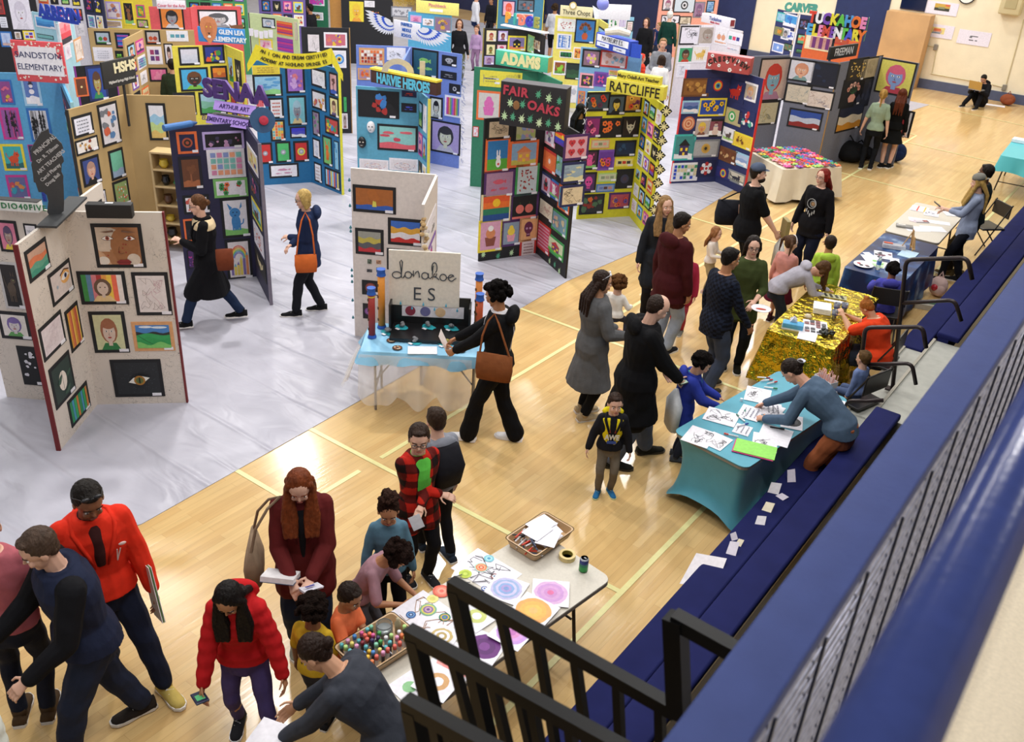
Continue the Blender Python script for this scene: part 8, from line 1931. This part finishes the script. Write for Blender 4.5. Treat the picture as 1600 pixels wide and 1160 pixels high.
P=person('woman in an olive green shirt with glasses and a long braid',(1180,370),'h',1.66,176,'pale',('half','#1e1512',.0),('shirt','#3c4524',.75),('pants','#10141c',.008),'#17150f',head=(-8,4),LH=(-.07,.17,.60),RH=(.16,.12,.56),fem=True,vox=.0075,glasses='#1c1c1e',hem=-.10,bulk=1.1,LF=(-.05,.03))
held(P,'L','paper_plate','white paper plate with red paint held by the woman in olive','plate',lambda t:[MB('#e8e6ea').lathe((0,0,0),[(0,.0),(.08,0),(.11,.014),(.11,.018),(.08,.004),(0,.004)],n=24).build('plate',ART,t,True),MB('#c0442c').ball((0,0,.008),(.06,.02,.006),nu=12,nv=6).build('paint_dab',PLAST,t,True)],(-.10,.10,.01))
P=person('girl with two pigtails in a pink top and maroon skirt',(1240,368),'h',1.22,20,'pale',('pigtails','#4a3222',.2),('shirt','#c98a80'),('skirt','#551428',.01,.22,'#4a1a28'),'#3a2226',head=(30,8),hf=.165,vox=.0075,RH=(.10,.15,.45),eh='band')
P=person('boy in a lime green hooded top with camouflage collar',(1300,368),'h',1.28,350,'tan',('short','#2a2018'),('hoodie','#a8c848'),('pants','#4a4a3a'),hf=.16,vox=.0075,head=(0,5))
P=person('girl in a pale grey hoodie bent forward with long brown hair falling',(1298,416),'h',1.42,70,'fair',('long','#4e3218',.9),('hoodie','#a09ca6'),('pants','#262c38'),'#2a2a2e',lean=62,head=(0,5),hf=.15,LH=(.0,.36,.52),RH=(.08,.34,.50),vox=.0075,fem=True)
t=thing('folding_chair','folding chair under the woman in the orange t-shirt','chair',G((1362,600),0),-.2);o_=t
def chair(t):
 m=MB('#1c1a1c');m.bbox((0,0,.44),(.42,.40,.03),.01);m.build('seat',PLAST,t);MB('#1c1a1c').bbox((0,-.20,.72),(.42,.02,.22),.008).build('backrest',PLAST,t)
 for sx in(-1,1):
  MB('#2a2622').tube([(sx*.2,-.22,.84),(sx*.2,.2,0)],.011,n=6).build('leg',METAL,t);MB('#2a2622').tube([(sx*.19,.12,.44),(sx*.19,-.26,0)],.011,n=6).build('leg',METAL,t)
P=person('woman in an orange t-shirt with a top bun seated at the gold table',(1347,470),'h',1.40,282,'light',('bun','#9a5a24'),('shirt','#d8401c',.42),('pants','#262a38',.014),'#2a2a30',lean=22,head=(4,28),sit=.47,LH=(-.02,.34,.60),RH=(.10,.32,.56),LF=(-.08,.28),RF=(.08,.28),bulk=1.5,vox=.007,fem=True)
q=P['t'].location;t.location=(q.x,q.y,0);t.rotation_euler=(0,0,P['rz']);chair(t)
P_t=wpt(P,(-.03,.22,.82));nt_=MB('#e6e4ee').box((0,0,0),(.06,.004,.05)).build('name_tag',ART,P['t']);nt_.location=P['cen'][5][0]+Vector((-.08,.172,0))
P=person('boy with dark curls in a violet hoodie seated with his back to the camera',(1398,410),'h',1.25,350,'brown',('afro','#15100e',.0),('hoodie','#4a4aa8'),('pants','#1f3a9a'),sit=.46,hf=.15,LF=(-.08,.26),RF=(.08,.26),vox=.0075,head=(-10,10),LH=(-.12,.25,.55),RH=(.12,.25,.55))
t=thing('folding_chair','folding chair under the boy in the violet hoodie','chair',P['t'].location,P['rz']);chair(t)
P=person('toddler in a denim blue shirt on a folding chair by the rails',(1352,548),'h',.92,300,'pale',('short','#5a4226'),('shirt','#6a7ca8'),('pants','#4a5878'),sit=.50,hf=.19,LF=(-.08,.3),RF=(.08,.3),vox=.0075,head=(0,5),lift=(.25,.25))
t=thing('folding_chair','folding chair under the toddler in denim blue','chair',P['t'].location,P['rz']);chair(t)
P=person('woman in a faded denim shirt with a hair clip bending over the turquoise table',(1224,566),'h',1.66,288,'fair',('lowbun','#241a15'),('shirt','#4f6278'),('pants','#a8603c',.012),'#7a4a2c',lean=58,head=(-6,2),LH=(-.12,.30,.48),RH=(.02,.42,.44),LF=(-.05,.0),RF=(.06,-.10),vox=.006,fem=True,bulk=1.1)
MB('#c9c9d4').lathe(P['HP'](0,-.62,.55),[(.03,0),(.038,.01),(.038,.014),(.028,.004)],n=14).build('hair_clip',METAL,P['t'])
P=person('child in a royal blue quilted coat drawing at the turquoise table',(1108,556),'h',1.22,84,'light',('afro','#120d0c',.0),('coat','#2c3a96',1,'hood'),('pants','#2a3040'),('#4a4e54','#2a2a2e'),10,head=(0,20),LH=(-.04,.26,.60),RH=(.08,.25,.58),hf=.165,vox=.0065,hem=-.14,bulk=1.1,inner=('#2a8a8a',.03))
# ---- right side
P=person('woman in a grey cap with long fair hair tapping a phone',(1530,272),'h',1.66,262,'pale',('long','#a8874a',.8,'#77756e',-1),('shirt','#8a94ac',.85),('pants','#14161f',.006),'#1a1a1c',head=(0,12),LH=(-.02,.22,.66),RH=(.03,.20,.64),fem=True,vox=.0075,hem=-.07,LF=(-.04,.10),RF=(.05,-.06))
held(P,'L','smart_phone','small phone in the grey-capped woman\'s hands','phone',lambda t:[MB('#3a3a40').bbox((0,0,0),(.07,.14,.01),.004).build('case',PLAST,t)],(.01,.03,.03),(30,0,0))
P=person('person in black standing close behind the grey-capped woman',(1545,257),'h',1.74,285,'dark',('short','#1c1410'),('coat','#111a1c'),('pants','#3a3220'),'#5a4a2c',vox=.008,hem=-.04,LF=(-.05,.05))
t=thing('folding_chair','dark folding chair behind the grey-capped woman','chair',G((1528,392),0),2.4);chair(t)
P=person('girl with a fair ponytail in a sage green t-shirt looking at the panels',(1352,264),'f',1.62,5,'pale',('pony','#a07a3c',.7),('shirt','#8fa088',.42),('pants','#101216',.005),('#17171a','#e2e2e0'),fem=True,vox=.0085,LF=(-.06,.0),RF=(.05,.03),LH=(-.17,.03,.46))
P=person('girl with long dark red hair in a short black dress',(1381,262),'f',1.62,2,'pale',('long','#5a2a18',.7),('shirt','#0d0e0e'),('skirt','#0d0e0e',.01,.17),('#17171a','#e6e6e6'),fem=True,vox=.0085,LF=(-.04,-.02),RF=(.05,.02),hem=-.06,footr=(40,20))
P=person('student in a black hoodie sitting against the far wall with a laptop',(1537,118),'h',1.55,205,'fair',('short','#1a1714',.5),('hoodie','#15151a'),('pants','#101014'),lean=12,sit=.12,head=(0,22),LH=(-.08,.26,.30),RH=(.08,.26,.30),LF=(-.12,.34),RF=(.12,.34),vox=.009,knee=(0,.3,1),bulk=1.2)
o=wpt(P,(0,.46,.50));t=thing('laptop','open laptop with a tan lid on the seated student\'s knees','laptop',o,P['rz']);MB('#b8924a').box((0,.08,.10),(.36,.012,.24),M=Matrix.Rotation(-.25,3,'X')).build('lid',PLAST,t);MB('#8a8a8c').box((0,-.05,-.01),(.36,.25,.016)).build('base',PLAST,t)
# ---- walkers among the boards at the back
BG=[('woman in a dark olive jacket seen from behind among the brown boards',(268,92),1.64,10,'fair',('short','#1c1512'),('jacket','#2c3626'),'#1e2026',{}),('person in a black jacket beside the green board at the back',(484,6),1.62,300,'tan',('short','#17120f'),('jacket','#1c1c20'),'#22242a',{}),('smiling woman with brown hair in a black and white top near the paper wing',(718,30),1.64,175,'light',('bob','#4a2a1c'),('shirt','#17171b'),'#55583a',{'fem':True}),('woman in white sleeves and navy trousers behind the mannequin things',(745,-12),1.66,80,'fair',('short','#3a2a20'),('shirt','#dcdce4'),'#1c2a4c',{'fem':True}),('child in a black jacket with an orange bag near the top edge',(768,-4),1.4,220,'tan',('short','#2a1c16'),('jacket','#1c1c22'),'#22222a',{}),('child in patterned leggings below the white-sleeved woman',(745,40),1.2,200,'fair',('short','#6a4a34'),('shirt','#a88ab0'),'#8a6a8a',{'hf':.165}),('boy in a white t-shirt and black shorts walking away at the back',(868,6),1.66,20,'tan',('curls','#3a2c20',.0),('shirt','#d4d4dc',.5),'#15151a',{'bk':'shorts'}),('person in dark clothes sitting high at the navy wall',(845,-20),1.6,180,'brown',('short','#17120f'),('shirt','#1c2238'),'#1c2238',{}),('man in a grey zip sweater with short fair hair',(1037,60),1.80,178,'fair',('short','#8a6a4c'),('sweater','#7c7e86'),'#2a2c34',{'LH':(-.05,.15,.60),'RH':(.05,.15,.60)}),('woman with straight brown hair in a white sweater',(1035,86),1.62,20,'fair',('bob','#2e1f15'),('sweater','#e0dcda'),'#33343c',{'fem':True}),('white haired man in a dark green sweater facing the salmon board',(1048,17),1.76,20,'pale',('short','#d8d4cc'),('sweater','#12362e'),'#2a3448',{}),('woman with brown hair and a long black coat near the back walkway',(1011,28),1.66,200,'fair',('bob','#3a261a'),('coat','#121215'),'#17171b',{'fem':True}),('child in a navy top reaching up beside the black-coated woman',(1031,35),1.25,250,'fair',('short','#8a6a3c'),('shirt','#22305c'),'#2a3040',{'hf':.165,'LH':(-.05,.12,.85)}),('child in a bright red coat behind the RATCLIFFE sign',(1004,84),1.25,60,'fair',('short','#d8402c'),('puffer','#d8402c'),'#2a2a34',{'hf':.165}),('girl in a pale grey top in front of the bright red coat',(990,86),1.15,200,'fair',('long','#9a7a5a',.3),('shirt','#a8acb8'),'#4a4a54',{'hf':.17}),('woman with long black hair behind the black board and the yellow board',(909,162),1.60,60,'tan',('long','#0f0c0c',.9),('coat','#101013'),'#15151a',{'fem':True})]
for(lab,p,h,f_,sk,hr_,tp,bt,kw)in BG:
 kw=dict(kw);bk=kw.pop('bk','pants');person(lab,p,'h',h,f_,sk,hr_,tp,(bk,bt),vox=.0095,**kw)
# ================================================================ finish: evaluate every remesh and text once
bpy.context.view_layer.update();dg=bpy.context.evaluated_depsgraph_get()
for(t,o,material,colfn,disp)in DEF:
 me=bpy.data.meshes.new_from_object(t.evaluated_get(dg));n=len(me.vertices);co=np.empty(n*3,np.float32);me.vertices.foreach_get('co',co);co=co.reshape(-1,3)
 cols=np.ones((n,4),np.float32);cols[:,:3]=colfn(co)
 if disp is not None:nv=np.empty(n*3,np.float32);me.vertices.foreach_get('normal',nv);co=co+nv.reshape(-1,3)*disp(co)[:,None];me.vertices.foreach_set('co',co.ravel())
 for k in list(me.color_attributes):me.color_attributes.remove(k)
 ca=me.color_attributes.new('Col','FLOAT_COLOR','POINT');ca.data.foreach_set('color',cols.ravel());me.materials.clear();me.materials.append(material);me.polygons.foreach_set('use_smooth',[True]*len(me.polygons));me.update()
 old=o.data;me.name=old.name;o.data=me;bpy.data.meshes.remove(old)
for(t,o,m_,col,sx)in TXT:
 me=bpy.data.meshes.new_from_object(t.evaluated_get(dg));me.materials.clear();me.materials.append(m_)
 if sx!=1.0:
  for v in me.vertices:v.co.x*=sx
 if col:ca=me.color_attributes.new('Col','FLOAT_COLOR','CORNER');ca.data.foreach_set('color',list(hx(col))*len(ca.data))
 old=o.data;o.data=me;bpy.data.meshes.remove(old)
for t in[k[0]for k in DEF]+[k[0]for k in TXT]:
 d=t.data;bpy.data.objects.remove(t);(bpy.data.meshes if isinstance(d,bpy.types.Mesh)else bpy.data.curves).remove(d)
